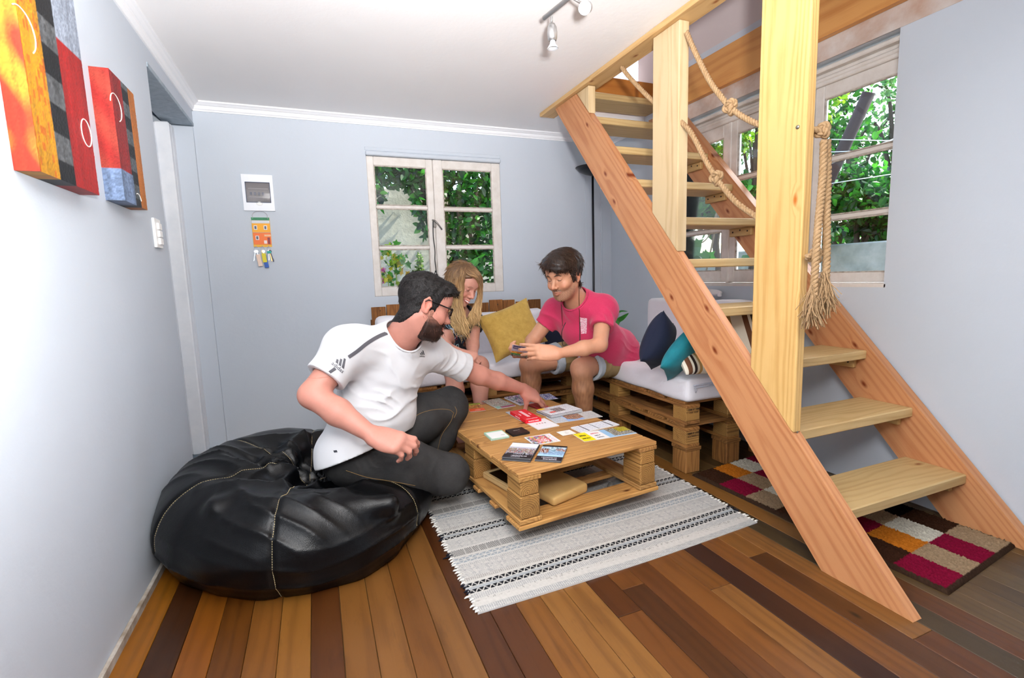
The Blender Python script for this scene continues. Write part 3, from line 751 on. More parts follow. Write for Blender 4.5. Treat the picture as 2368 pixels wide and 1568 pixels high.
# pot plant behind the right sofa
# ================================================================ coffee table
TA = on(1199.5, 1098, 2, .285)
TH = math.radians(5.6)
TX, TY, TZ = V3((math.cos(TH), math.sin(TH), 0)), V3((-math.sin(TH), math.cos(TH), 0)), V3((0, 0, 1))
TR = np.array([TX, TY, TZ]).T; TW, TL, TT = .672, .99, .285
tp = lambda x, y, z: TA*np.array([1, 1, 0])+TX*x+TY*y+TZ*z
T0 = thing('coffee_table', tp(TW/2, TL/2, 0), 'low coffee table made of two pallets on castors, strewn with flyers', 'table')
cuts = [0.0]+[float((on(*q, 2, .285)-TA)@TY)*c for q, c in (((1177.7, 1082), 1), ((1138.7, 1052), 1), ((1095, 1013), 1), ((1068.7, 985.6), 1))]
cuts = [0, .085, .235, .345, .46, .60, .72, .85, .99]
for i in range(len(cuts)-1):
    mb = MB(); a, b = cuts[i], cuts[i+1]; t = rnd.uniform(.88, 1.06)
    mb.box(tp(TW/2+rnd.uniform(-.003, .003), (a+b)/2, .2765-rnd.uniform(0, .002)), (TW, b-a-.006, .017), TR, grain=0, bev=.003, tint=(t, t*.96, t*.9), pith=(rnd.uniform(-.03, .03), rnd.choice((-1, 1))*rnd.uniform(.03, .09)))
    mb.build('deck_board', m_pal2, T0)
for x in (.048, TW/2, TW-.048):
    mid = x == TW/2
    mb = MB(); mb.box(tp(x, TL/2+.12*mid, .2595), (.094, TL-.24*mid, .017), TR, grain=1, tint=tj(.8, 1)); mb.build('bearer', m_pal2, T0)
    mb = MB(); mb.box(tp(x, TL/2+.2*mid, .095), (.094, TL-.4*mid, .017), TR, grain=1, tint=tj(.85, 1.05)); mb.build('bearer', m_pal2, T0)
    for y, d in ((.06, .12), (TL/2, .12), (TL-.06, .12)):
        if x == TW/2 and y < .1: continue
        for z0, z1, s in ((.193, .251, 1.0), (.1035, .1925, 1.08)):
            mb = MB(); t = rnd.uniform(.9, 1.08); mb.box(tp(x, y, (z0+z1)/2), (.078*s, d*.95, z1-z0), TR, grain=1, bev=.005, tint=(t, t*.97, t*.88), pith=(rnd.uniform(-.01, .015), rnd.uniform(-.01, .012))); mb.build('block', m_block, T0)
for y, w in ((.055, .11), (.235, .055), (.405, .06), (.58, .07), (.78, .07), (.94, .1)):
    mb = MB(); mb.box(tp(TW/2, y-.004, .0755), (TW+.014, w, .017), TR, grain=0, bev=.003, tint=tj(.9, 1.05)); mb.build('deck_board', m_pal2, T0)
m_rubber = plain('grey_rubber', '4a4844', .6, c2='6e6a62', nscale=60)
for x in (.07, TW-.08):
    for y in (.17, TL-.15):
        mb = MB(); c = tp(x-.02, y, .034); R = frame(TY*.3+TX, (0, 0, 1)); mb.lathe([(0, -.012), (.018, -.013), (.030, -.010), (.0325, -.004), (.0325, .004), (.030, .010), (.018, .013), (0, .012)], c, 24, frame(TX, TX*.0+TY)); cs = mb.build('castor', m_rubber, T0)
        mb = MB(); mb.box(tp(x-.005, y, .061), (.055, .05, .005), TR, bev=.001); mb.box(tp(x-.01, y, .05), (.03, .035, .02), TR, bev=.003); mb.build('castor_plate', plain('zinc', '9aa0a4', .4, metal=.7), cs)
# things kept inside the table
m_kraft = plain('kraft_paper', 'c9a468', .8, c2='bd965a', nscale=8, bump=.15, bscale=60)
pc_ = on(1290, 1128, 2, .118); pk = softbox('parcel', (pc_[0], pc_[1]+.03, .1085), (.20, .19, .034), m_kraft, None, R=frame(TX*.97+TY*.22, (-.03, -.05, 1)), r=.010, wr=.004, seed=31, n=(24, 20, 6)); tag(pk, 'tan kraft paper parcel lying inside the table near its right front', 'parcel')
fa, fb = on(1117, 1098, 2, .118), on(1178, 1134, 2, .118); fx = (fb-fa)/np.linalg.norm(fb-fa); fy = np.cross((0, 0, 1), fx); b = thing('picture_frame', (fa+fb)/2, 'light wooden picture frame lying face up inside the table at the left', 'frame')
FR_ = frame(fx, (0, 0, 1)); fl = np.linalg.norm(fb-fa); fc = (fa+fb)/2+FR_@V3((0, .062, 0)); fc[2] = .119
mb = MB()
for sx, sy, lx, ly in ((0, .055, fl, .018), (0, -.055, fl, .018), (fl/2-.009, 0, .018, .10), (-fl/2+.009, 0, .018, .10)): mb.box(fc+FR_@V3((sx, sy, 0)), (lx, ly, .028), FR_, grain=0 if lx > ly else 1, bev=.004)
mb.build('moulding', m_pine, b); mb = MB(); mb.box(fc+FR_@V3((0, 0, .006)), (fl-.03, .10, .006), FR_, bev=0); mb.build('pane', plain('dark_glossy_print', '16120e', .08, c2='3c2c18', nscale=20), b)

# ================================================================ printed things on the table
m_print = vcol('print', .35, .4)
m_paper = plain('paper_edge', 'e9e7e2', .7)
def flyer(name, label, px, t, paint, cat='flyer', stack=1, nx=30, ny=22, body='e6e4df', group=None, z0=.2855, jit=.0, gap=.0, edge=None):
    """printed card with corners at pixels px (near-left, near-right, far-right, far-left seen on the table top); paint(u, v) -> hex colour"""
    nx = int(nx*1.7); ny = int(ny*1.7)
    z = z0+t*stack; C = [on(u, v, 2, z)[:2] for u, v in px]; c = np.mean(C, 0)
    # square it up: mean axes, real rectangle
    ex = (C[1]-C[0]+C[2]-C[3])/2; ey = (C[3]-C[0]+C[2]-C[1])/2; w, h = np.linalg.norm(ex), np.linalg.norm(ey)
    a = math.atan2(ex[1], ex[0]); a2 = math.atan2(ey[1], ey[0])-math.pi/2; a = (a*1.0+a2*1.0)/2
    R = rotz(a); root = thing(name, (c[0], c[1], z0), label, cat, group)
    r_ = random.Random(int(px[0][0]*7+px[0][1]))
    me_parts = []
    for k in range(stack):
        off = np.array([r_.uniform(-jit, jit), r_.uniform(-jit, jit), 0]) if k < stack-1 else np.zeros(3); Rk = rotz(a+r_.uniform(-jit, jit)*4) if k < stack-1 else R
        mb = MB(); mb.box(V3((c[0], c[1], z0+t*(k+.5)))+off, (w, h, t-gap), Rk, bev=min(.0008, t*.3)); 
        mb.build('sheets' if stack == 1 else 'layer', plain('stock_'+body, body if k % 2 == 0 or edge is None else edge, .6), root)
    U, Vv = np.meshgrid(np.linspace(0, 1, nx+1), np.linspace(0, 1, ny+1), indexing='ij'); mb = MB()
    vs = []; F = []; cols = []
    for i in range(nx):
        for j in range(ny):
            cc = lin(paint((i+.5)/nx, (j+.5)/ny))[:3]; n = len(vs)
            for (p, q) in ((i, j), (i+1, j), (i+1, j+1), (i, j+1)):
                l = V3(((p/nx-.5)*w*.992, (q/ny-.5)*h*.992, 0)); vs.append(V3((c[0], c[1], z+.0003))+R@l); cols.append(cc)
            F.append((n, n+1, n+2, n+3))
    mb.add(vs, F, col=np.array(cols)); pr = mb.build('printed_face', m_print, root)
    return root, (V3((c[0], c[1], z+.0006)), R, w, h)
def write(info, txt, u, v, size, color, root, rot=0.0, bold=0.0, sp=1.0, align='CENTER'):
    c, R, w, h = info; p = c+R@V3(((u-.5)*w, (v-.5)*h, 0)); RR = R@rotz(rot)
    return lettering(txt, size, M4(RR, p), plain('ink_'+color, color, .6), root, depth=.00015, bold=bold, space=sp, align=align)
PI = math.pi
def hashn(u, v, s=0): return (math.sin(u*127.1+v*311.7+s*74.7)*43758.5453) % 1
# black stack of pocket guides, front left
def p_guide(u, v):
    if v < .22: return '14151c'
    if v < .30: return '2c2f3a' if hashn(int(u*38), 1) > .3 else '9aa0b0'
    if v < .62: return ['b9b2a0', '8a5a50', '6e7486', 'c9ccd4', '4a5568', 'a8606a', '7d8a5a'][int(hashn(int(u*41), int(v*38))*7)]
    if v < .70: return 'b6bccc'
    return 'f2f3f7' if v < .96 else '15161c'
r, inf = flyer('booklet_stack', 'small stack of pocket guides with crowd photo, front left of the table', [(1162, 1056), (1231, 1062), (1243, 1027), (1186, 1022)], .0048, p_guide, 'booklets', 3, body='5a5c60', jit=.0015, gap=.0006, edge='34353a')
write(inf, 'EN FRANCAIS !', .55, .13, .0095, 'e8e8f0', r, PI, .0002); write(inf, 'BARCELONE', .45, .06, .0065, 'c8c8d0', r, PI)
def p_guide2(u, v):
    if v < .24: return '10121c'
    if v > .90: return '1c1512'
    if .45 < v < .75 and u < .35: return ['7a3a20', 'c8d8e4', '20242c', '9a5a30'][int(hashn(int(u*38), int(v*34))*4)]
    if .62 < v < .8 and u > .6: return ['b8643c', 'a8c4d8', '3c2a28'][int(hashn(int(u*41), int(v*41))*3)]
    if v < .36: return 'a9d3f0'
    return ['86a8c8', '9cbcd6', '7896b6'][int(hashn(int(u*15), int(v*26))*3)] if v < .6 else ['cfe2ee', '6e9ab0', 'a4c0cc'][int(hashn(int(u*15), int(v*26), 2)*3)]
r, inf = flyer('booklet_stack', 'pocket guides with pale blue swimmer photo, front middle of the table', [(1237, 1063), (1299, 1066), (1311, 1033), (1256, 1028)], .004, p_guide2, 'booklets', 2, body='5e6064', jit=.001, gap=.0006)
write(inf, 'EN FRANCAIS !', .5, .16, .009, 'e8e8f0', r, PI, .0002); write(inf, 'BARCELONE', .55, .06, .0095, 'e8e8f0', r, PI, .0003)
def p_quilt(u, v):
    if v > .93 or u < .05 or u > .93 or v < .05: return 'eceef2'
    if .28 < u < .72 and .18 < v < .62: return 'd02c3c' if hashn(int(u*41), int(v*26)) > .3 else 'f0e8ea'
    if u > .75: return 'f4f4f6' if hashn(int(u*76), int(v*57)) > .2 else 'd45a78'
    return ['c8445c', '6a8cae', 'd8dce2', '9ab84a', '4a6488', 'e07898', 'd0604a', 'b8d0dc', '3a6a78', 'e8c43c'][int(hashn(int(u*17), int(v*13))*10)]
r, inf = flyer('brochure', 'brochure with a coloured patchwork of red, blue and green squares, middle of the table', [(1236, 1029), (1297, 1020), (1271, 1002), (1211, 1012)], .0025, p_quilt, 'brochure', 1, nx=40, ny=28)
write(inf, 'ESCUELA', .5, .44, .009, 'ffffff', r, PI, .0003); write(inf, 'DE ESPANOL', .5, .28, .008, 'ffffff', r, PI, .0002)
r, inf = flyer('card', 'single blank-looking white visiting card between the patchwork and the timetable brochures', [(1303, 1008), (1332, 1002), (1318, 994), (1285, 999)], .0008, lambda u, v: 'f7f6ef', 'card', 1, nx=4, ny=3)
write(inf, 'enjoy', .5, .6, .005, '8a8a80', r, PI); write(inf, 'valparaiso', .5, .38, .0045, '8a8a80', r, PI)
def p_yellow(u, v):
    if u < .22: return 'f2e21c'
    if u < .48: return 'f6f6f4'
    if u < .60: return '9cc8ea'
    if v > .45 and u > .78: return 'e8d424' if (int((u*1.3+v)*22) % 2) else '2a2820'
    return ['3a3a34', '8a8a80', 'c8c8c0', '5a6058', 'b0a890'][int(hashn(int(u*87), int(v*34))*5)] if v > .1 else '9cc8ea'
r, inf = flyer('leaflet', 'long leaflet with yellow, white and blue panels, right front of the table', [(1353, 1023), (1467, 1001), (1440, 983), (1330, 1007)], .0016, p_yellow, 'leaflet', 1, nx=56, ny=18)
write(inf, 'FREE', .11, .66, .017, '16160e', r, PI, .0006, .9); write(inf, 'TOURS', .11, .32, .013, '16160e', r, PI, .0006, .9)
write(inf, 'TOURS', .35, .72, .013, 'd4303a', r, PI, .0005, .9); write(inf, '4 TIPS', .35, .46, .012, '20303c', r, PI, .0005, .9); write(inf, 'VALPO', .35, .22, .012, '20303c', r, PI, .0005, .9)
def p_time(u, v):
    if abs(u-.20) < .012 or abs(u-.46) < .012 or abs(u-.83) < .012: return '23242c'
    return 'eef2f8' if hashn(int(u*114), int(v*57)) > .32 or v > .92 or v < .06 else 'c2cad8'
r, inf = flyer('leaflet_pile', 'small pile of white timetable leaflets ruled with black lines, right side of the table', [(1345, 1000), (1432, 981), (1405, 971), (1320, 988)], .0016, p_time, 'leaflets', 3, nx=60, ny=26, jit=.002, gap=.0004)
def p_ship(u, v):
    if u < .26: return 'c9ced4' if hashn(int(u*95), int(v*45)) > .3 else 'a8aeb6'
    if .30 < u < .66 and .15+abs(u-.48)*.9 < v < .88: return ['5c4038', '8c6a54', 'a8502c', 'd8c4b0', '3c3430', 'b87840'][int(hashn(int(u*95), int(v*41))*6)]
    if u < .62: return 'a9c6ec' if v > .3 else '8fb0e0'
    return 'c6c6c6' if hashn(int(u*76), int(v*38)) > .12 else '9a9a9a'
r, inf = flyer('leaflet', 'wide grey and blue leaflet with an orange and brown picture, right of the magazine stack', [(1284, 979), (1394, 963), (1365, 949), (1265, 965)], .0018, p_ship, 'leaflet', 1, nx=56, ny=24)
def p_dots(u, v):
    for i in range(4):
        if (u-.30-.13*i)**2*1.2+(v-.52)**2*1.0 < .0016: return ['e09a50', 'c87a6a', 'a8505a', '4a4440'][i]
    return 'f8f7fa'
r, inf = flyer('card_pile', 'small pile of white square cards with a row of four dots, middle of the table', [(1247, 994), (1289, 983), (1262, 967), (1211, 975)], .0012, p_dots, 'cards', 3, nx=60, ny=40, jit=.002, gap=.0003)
write(inf, 'p i c h i', .42, .8, .005, 'a8a4a8', r, PI)
r, inf = flyer('card_pile', 'small pile of black visiting cards beside the green edged ones', [(1185, 1007), (1223, 998), (1207, 987), (1171, 994)], .0045, lambda u, v: '1a1210', 'cards', 2, body='1c1412', nx=6, ny=4, jit=.002, gap=.0005)
write(inf, 'Casa Aventura', .5, .62, .0055, 'c8c0b8', r, PI, .0001); write(inf, 'hostel', .55, .38, .0045, '8a5a44', r, PI)
r, inf = flyer('card_pile', 'small pile of white visiting cards with a pale green border, left side of the table', [(1135, 1016), (1174, 1008), (1162, 993), (1121, 1001)], .0035, lambda u, v: '9fd4b4' if (u < .04 or v > .86 or u > .96) else 'f6f9f8', 'cards', 3, body='cfe4d8', nx=26, ny=14, jit=.002, gap=.0008, edge='a9cdb8')
write(inf, 'Deptos', .78, .3, .006, '4a5a52', r, PI)
# playing card packet
def p_red(u, v):
    if .42 < u < .60 and .28 < v < .86: return 'f2c8cc' if .45 < u < .57 else 'f8e8ea'
    return 'e0142a'
C0 = [(1213, 974), (1246, 967), (1217, 945), (1184, 951)]
r, inf = flyer('card_packet', 'red playing card packet lying on a clear plastic case near the table middle', C0, .016, p_red, 'card box', 1, nx=30, ny=22, body='dc1428', z0=.289)
write(inf, 'PLAYING CARDS', .5, .10, .0080, 'fff0f2', r, PI, .0003); write(inf, 'COPAG', .80, .5, .009, 'fff0f2', r, PI/2, .0003); write(inf, 'POKER SIZE', .20, .55, .006, 'fff0f2', r, PI/2, .0002)
c, R, w, h = inf
lettering('PLAYING CARDS', .0075, M4(frame(R@V3((1, 0, 0)), R@V3((0, -1, 0))), c+R@V3((0, -h/2-.0008, -.008))), plain('ink_white_r', 'fff0f2', .6), r, depth=.0002, bold=.0002)
lettering('PLAYING CARDS', .0075, M4(frame(R@V3((0, -1, 0)), R@V3((-1, 0, 0))), c+R@V3((-w/2-.0008, 0, -.008))), plain('ink_white_s', 'fff0f2', .6), r, depth=.0002, bold=.0002)
r, inf = flyer('plastic_case', 'thin clear plastic case under the red card packet', [(1205, 974), (1240, 967), (1211, 946), (1170, 953)], .003, lambda u, v: 'b8bcc4' if (u < .08 or v > .9) else 'a8a090', 'case', 1, nx=14, ny=10, body='c8ccd2')
# magazine stack under the hand
def p_mag(u, v):
    if .12 < u < .30 and .25 < v < .42: return 'e85a4c'
    if .30 < u < .62 and .25 < v < .75: return ['6a6e78', 'a09a94', '8c5a48', 'c8c8cc', '4a4c56'][int(hashn(int(u*76), int(v*49))*5)]
    if v > .62 and u < .3: return 'f0d040' if u < .2 and v > .8 else 'd8c8c8'
    return 'eef0f4' if hashn(int(u*76), int(v*76)) > .18 else 'b8bcc8'
r, inf = flyer('magazine_stack', 'thick fanned stack of white magazines under the reaching hand', [(1270, 961), (1345, 947), (1305, 931), (1250, 949)], .0030, p_mag, 'magazines', 6, nx=44, ny=30, body='f2f2f4', jit=.004, gap=.0004, edge='6c6c72')
# far items
def p_a(u, v): return 'e0582c' if v < .32 else ['b8702c', 'd8b060', '6a3a24', 'c89040'][int(hashn(int(u*22), int(v*22))*4)] if v < .8 else '8a9a30'
r, inf = flyer('brochure', 'orange brochure at the far left corner of the table beside the raised knee', [(1083, 954), (1124, 948), (1108, 932), (1080, 934)], .0018, p_a, 'brochure', nx=24, ny=18); write(inf, 'uelinbo', .55, .14, .010, 'fff4e8', r, PI, .0002)
def p_b(u, v): return ('a03058' if v < .16 and u > .25 else '86b8a8') if v < .2 else ['8a8478', 'c8c0b0', '5a6860', '9a6a60', 'b8c4bc'][int(hashn(int(u*49), int(v*30))*5)]
r, inf = flyer('brochure', 'grey green brochure with a crimson strip at the far side of the table', [(1150, 946), (1189, 938), (1156, 920), (1117, 927)], .0022, p_b, 'brochure', 2, nx=34, ny=26, jit=.002, gap=.0004)
def p_c(u, v): return ['4a3a78', '8a5a9a', 'c8c8d8', '6a9a70', 'd89aa8', '3a4a68', 'e8e8f0'][int(hashn(int(u*30), int(v*17))*7)]
r, inf = flyer('brochure', 'pile of violet and white brochures behind the reaching hand', [(1204, 935), (1255, 925), (1217, 911), (1165, 918)], .003, p_c, 'brochure', 3, nx=30, ny=20, jit=.003, gap=.0004, body='d8dae2')
r, inf = flyer('brochure', 'blue and white brochure at the far right corner of the table', [(1262, 925), (1291, 921), (1270, 910), (1243, 912)], .002, lambda u, v: ['5a5aa0', 'e0e4ee', '8a8ac0'][int(hashn(int(u*15), int(v*11))*3)], 'brochure', nx=18, ny=12)
r, inf = flyer('booklet', 'dark red booklet under the thumb of the reaching hand', [(1246, 948), (1262, 941), (1245, 930), (1226, 935)], .006, lambda u, v: 'a01c2c', 'booklet', nx=4, ny=4, body='8a1826')
# ================================================================ woven rug
def rug():
    A, B = V3((.378, 1.293, 0)), V3((1.555, 1.339, 0)); Wd = 1.178; L = 1.30; h1 = .0023
    ex = (B-A)/np.linalg.norm(B-A); ey = V3((.012, 1, 0)); us = np.arange(0, Wd+h1, h1); vs = np.r_[np.arange(0, .80, h1), np.arange(.80, L, .006)]
    U, Vv = np.meshgrid(us, vs, indexing='ij')
    cw, cg, cb, cl = lc_('eeebe4'), lc_('b6b8bc'), lc_('1c1d26'), lc_('b4bdc4')
    C = np.zeros(U.shape+(3,)); C[:] = cw; H = np.zeros(U.shape)
    n1 = vnoise(np.stack([U*400, Vv*400, U*0], -1).reshape(-1, 3), 3).reshape(U.shape)
    def band(a, b): return (Vv >= a) & (Vv < b)
    def put(m, col, k=1.0):
        C[m] = C[m]*(1-k)+np.array(col)*k
    hatch = (np.sin(U*2*math.pi/.0072+np.sin(Vv*2*math.pi/.008)*1.0) > 0)
    weave = (np.sin(U*2*math.pi/.0085+np.floor(Vv/.0046)*math.pi) > .1)
    spk = (np.sin(U*2*math.pi/.0066+np.floor(Vv/.0046)*2.1)+n1*.9 > .45)
    def tri(v0, v1, per, col, ph=0.0):
        m = band(v0, v1); t = (Vv-v0)/(v1-v0); x = ((U/per+ph) % 1.0)
        d1 = np.abs(x-t*.5) ; d1 = np.minimum(d1, 1-d1); d2 = np.abs(x-(1-t*.5)); d2 = np.minimum(d2, 1-d2)
        line = np.minimum(d1, d2) < .085; edge = (t < .1) | (t > .92)
        put(m & ~line & ~edge, col); H[m & ~line & ~edge] += .0012
    def hat(a, b, col='b6b8bc', k=.8): put(band(a, b) & hatch, lc_(col), k)
    for o in (0.0, .345, .69):
        s = o
        if o == 0: put(band(0, .027) & hatch, lc_('a8adb2'), .8); put(band(.050, .063) & spk & (n1 > .3), lc_('9a9690'), .7); hat(.063, .088)
        tri(s+.092, s+.112, .0235, cb); put(band(s+.112, s+.125), cl, .75); tri(s+.125, s+.147, .0235, cb, .25)
        hat(s+.159, s+.178, 'aaa4a0'); put(band(s+.178, s+.246) & spk, lc_('a9aaae'), .75); hat(s+.246, s+.258, 'b4b6b8')
        tri(s+.263, s+.281, .026, cl); tri(s+.283, s+.301, .026, cl, .5)
        put(band(s+.315, s+.354) & weave, cb, .9)
        if s > 0: put(band(s+.02, s+.088) & spk, lc_('a9aaae'), .7)
    C *= .56*(1+.05*n1)[..., None]
    Z = .006+H+.0012*np.sin(Vv*2*math.pi/.0046)*(np.abs(np.sin(U*math.pi/.0085)))+.004*vnoise(np.stack([U*9, Vv*9, U*0], -1).reshape(-1, 3), 8).reshape(U.shape)*smoothstep(.6, .1, Vv)
    Z = np.maximum(Z, .0025)+.0
    edge = .004*np.sin(Vv*2*math.pi/.03+2*np.sin(Vv*40)); U2 = U+edge*np.where(U < .02, (1-U/.02), 0)+edge*np.where(U > Wd-.02, 1-(Wd-U)/.02, 0)
    sag = -.02*smoothstep(0, 1, 0*U)+.012*np.sin(U/Wd*math.pi)*np.exp(-Vv/.15)
    P = A+U2[..., None]*ex+(Vv+sag*-1)[..., None]*ey; P[..., 2] = Z
    mb = MB(); mb.grid(P, col=C); n = len(us); m = len(vs)
    # border skirt down to the floor
    for ring in (P[0], P[-1][::-1], P[::-1, 0], P[:, -1]):
        low = ring.copy(); low[:, 2] = .0005; mb.grid(np.stack([ring, low], 0), col=lc_('c8c6c4'), smooth=False)
    root = thing('rug', P[n//2, m//3]*np.array([1, 1, 0]), 'white woven cotton rug with black and grey zigzag bands under the coffee table', 'rug')
    mb.build('weave', vcol('rug_weave', .9, .1, bump=.25, bscale=500, bdist=.0015), root)
    mb = MB(); r_ = random.Random(3); cols = [lc_('e0ddd6'), cb, lc_('b0b6bc')]
    for side in (0, 1):
        for i in range(52):
            v = i*.0152+.01; k = int(v/h1); p = P[0 if side == 0 else -1, min(k, m-1)].copy(); p[2] = .005; sg = -1 if side == 0 else 1
            vv = (v % .345); col = cb if (.092 < vv < .147 or .315 < vv < .354) else cols[0]
            L_ = r_.uniform(.006, .014)+(.022 if abs(v-.325) < .008 and side == 0 else 0); q = p+ex*sg*L_+ey*r_.uniform(-.004, .004); q[2] = .003; mb.tube([p-ex*sg*.006, (p+q)/2+V3((0, 0, .001)), q], [.0034, .0034, .0016], 6, col=col)
    o = mb.build('fringe', vcol('rug_yarn', .9, .1), root); o['kind'] = 'stuff'
def lc_(s): return np.array(lin(s)[:3])
rug()
# ================================================================ shaggy chequered mat
def mat():
    A, B, D = V3((1.710, .782, 0)), V3((2.223, .839, 0)), V3((1.653, 1.809, 0)); W_ = np.linalg.norm(B-A); L = np.linalg.norm(D-A); ex = (B-A)/W_; ey = (D-A)/L
    h = .0036; us = np.arange(0, W_+h, h); vs = np.arange(0, L+h, h); U, Vv = np.meshgrid(us, vs, indexing='ij')
    pal = {'C': '7c1230', 'B': '9c8468', 'D': '3a2418', 'O': 'c07020', 'W': 'd2cdbc', 'K': '16100e'}
    rows = ['CBCB', 'DOWD', 'DCBK', 'DBWC', 'BWDO', 'CBCB', 'DOWC']; C = np.zeros(U.shape+(3,)); bd = .014
    ci = np.clip(((U-bd)/(W_-2*bd)*4), 0, 3.999).astype(int); ri = np.clip(((Vv-bd)/(L-2*bd)*7), 0, 6.999).astype(int)
    T = np.array([[lc_(pal[c]) for c in r] for r in rows]); C = T[ri, ci]
    b = (U < bd) | (U > W_-bd) | (Vv < bd) | (Vv > L-bd); C = np.where(b[..., None], lc_('3a2a20'), C)
    rr = np.random.RandomState(4); nz = rr.normal(size=U.shape); C = .80*C*(1+.13*nz)[..., None]
    e = np.minimum(np.minimum(U, W_-U), np.minimum(Vv, L-Vv)); Z = .013*np.clip(e/.012, 0, 1)**.5+.0022*nz*(e > .01)+.001
    P = A+U[..., None]*ex+Vv[..., None]*ey; P[..., 2] = Z; mb = MB(); mb.grid(P, col=np.clip(C, 0, 1))
    return tag(mb.build('mat', vcol('shaggy_pile', .95, .03, bump=.5, bscale=700, bdist=.002)), 'shaggy chequered mat of crimson, brown, beige, orange and white squares under the stairs', 'mat')
mat()
# ================================================================ soft-body modelling (signed distances -> one continuous mesh)
import openvdb as vdb
class Prim:
    __slots__ = ('f', 'lo', 'hi', 'op', 'k', 'g')
    def __init__(s, f, lo, hi, op, k, g): s.f, s.lo, s.hi, s.op, s.k, s.g = f, V3(lo), V3(hi), op, k, g
def f_rc(a, b, r1, r2, flat=None):
    a = V3(a).astype(np.float32); b = V3(b).astype(np.float32); ba = b-a; L2 = float(ba@ba)+1e-12
    n = s = None
    if flat is not None: n = V3(flat[0]); n = (n/np.linalg.norm(n)).astype(np.float32); s = 1/flat[1]-1
    def f(P):
        q = P-a; t = np.clip((q@ba)/L2, 0, 1); w = q-t[..., None]*ba
        if n is not None: w = w+n*((w@n)*s)[..., None]
        return np.sqrt((w*w).sum(-1))-(r1+(r2-r1)*t)
    return f
def f_ell(c, r, R):
    c = V3(c).astype(np.float32); r = V3(r).astype(np.float32); R = np.asarray(R, np.float32)
    def f(P):
        q = (P-c)@R; k0 = np.sqrt(((q/r)**2).sum(-1)); k1 = np.sqrt(((q/(r*r))**2).sum(-1))+1e-9
        return k0*(k0-1)/k1
    return f
class Sdf:
    def __init__(s): s.p = []
    def rc(s, a, b, r1, r2=None, k=.02, op='u', flat=None, g=0):
        r2 = r1 if r2 is None else r2; m = max(r1, r2); a = V3(a); b = V3(b)
        s.p.append(Prim(f_rc(a, b, r1, r2, flat), np.minimum(a, b)-m, np.maximum(a, b)+m, op, k, g)); return s
    def chain(s, pts, rs, k=.02, **kw):
        for i in range(len(pts)-1): s.rc(pts[i], pts[i+1], rs[i], rs[i+1], k, **kw)
        return s
    def ell(s, c, r, R=np.eye(3), k=.02, op='u', g=0):
        m = max(r); s.p.append(Prim(f_ell(c, r, R), V3(c)-m, V3(c)+m, op, k, g)); return s
    def grid(s, lo, hi, h, groups=None):
        lo = V3(lo); hi = V3(hi); n = np.ceil((hi-lo)/h).astype(int)+1
        D = np.full(n, .05, np.float32)
        for p in s.p:
            if groups is not None and p.g not in groups: continue
            pad = p.k+4*h+(.02 if p.op == 'u' else 0)
            i0 = np.maximum(np.floor((p.lo-pad-lo)/h).astype(int), 0); i1 = np.minimum(np.ceil((p.hi+pad-lo)/h).astype(int)+1, n)
            if (i1 <= i0).any(): continue
            ax = [(lo[i]+h*np.arange(i0[i], i1[i])).astype(np.float32) for i in range(3)]
            P = np.stack(np.meshgrid(*ax, indexing='ij'), -1); d = p.f(P)
            sl = tuple(slice(i0[i], i1[i]) for i in range(3)); A = D[sl]; k = max(p.k, 1e-6)
            if p.op == 'u':
                hh = np.maximum(k-np.abs(A-d), 0)/k; D[sl] = np.minimum(A, d)-hh*hh*k*.25
            else:
                hh = np.maximum(k-np.abs(A+d), 0)/k; D[sl] = np.maximum(A, -d)+hh*hh*k*.25
        return D, lo, n
def sdf_eval(S, P):
    D = np.full(len(P), .5, np.float32)
    for p in S.p:
        d = p.f(P.astype(np.float32)); k = max(p.k, 1e-6)
        if p.op == 'u': hh = np.maximum(k-np.abs(D-d), 0)/k; D = np.minimum(D, d)-hh*hh*k*.25
        else: hh = np.maximum(k-np.abs(D+d), 0)/k; D = np.maximum(D, -d)+hh*hh*k*.25
    return D
def neck_loop(T, cs, up, fwd, n=72, off=.0):
    """closed line where the garment surface T meets spheres cut out round the neck (outermost, lowest crossing)"""
    up = V3(up)/np.linalg.norm(up); x = np.cross(fwd, up); x /= np.linalg.norm(x); y = np.cross(up, x); out = []
    th = np.linspace(-1.45, 1.1, 120)
    for a in np.linspace(0, 2*math.pi, n, endpoint=False):
        h = math.cos(a)*x+math.sin(a)*y; best = None
        for c, r in cs[:1]:
            P = c+r*(np.cos(th)[:, None]*h+np.sin(th)[:, None]*up); D = sdf_eval(T, P); i = np.where((D[:-1] < 0) & (D[1:] >= 0))[0]
            if len(i): j = i[-1]; t = D[j]/(D[j]-D[j+1]); best = P[j]*(1-t)+P[j+1]*t
        if best is not None: out.append(best)
    P = np.array(out)
    for _ in range(5): P = (np.roll(P, 1, 0)+2*P+np.roll(P, -1, 0))/4
    return P
def gridpts(lo, n, h):
    ax = [(lo[i]+h*np.arange(n[i])).astype(np.float32) for i in range(3)]
    return np.stack(np.meshgrid(*ax, indexing='ij'), -1)
def polygonize(D, lo, h):
    D = np.pad(D, 2, constant_values=.05); g = vdb.FloatGrid(.05)
    g.copyFromArray(np.clip(D, -.05, .05).astype(np.float32), tolerance=0.0)
    V, Q = g.convertToQuads(0.0)
    V = V.astype(float)*h+lo-2*h; Q = Q.astype(int)
    if len(Q):
        a, b, c, d = (V[Q[:, i]] for i in range(4)); vol = (np.cross(b-a, c-a)*a).sum()+(np.cross(c-a, d-a)*a).sum()
        if vol < 0: Q = Q[:, ::-1]
    return V, Q
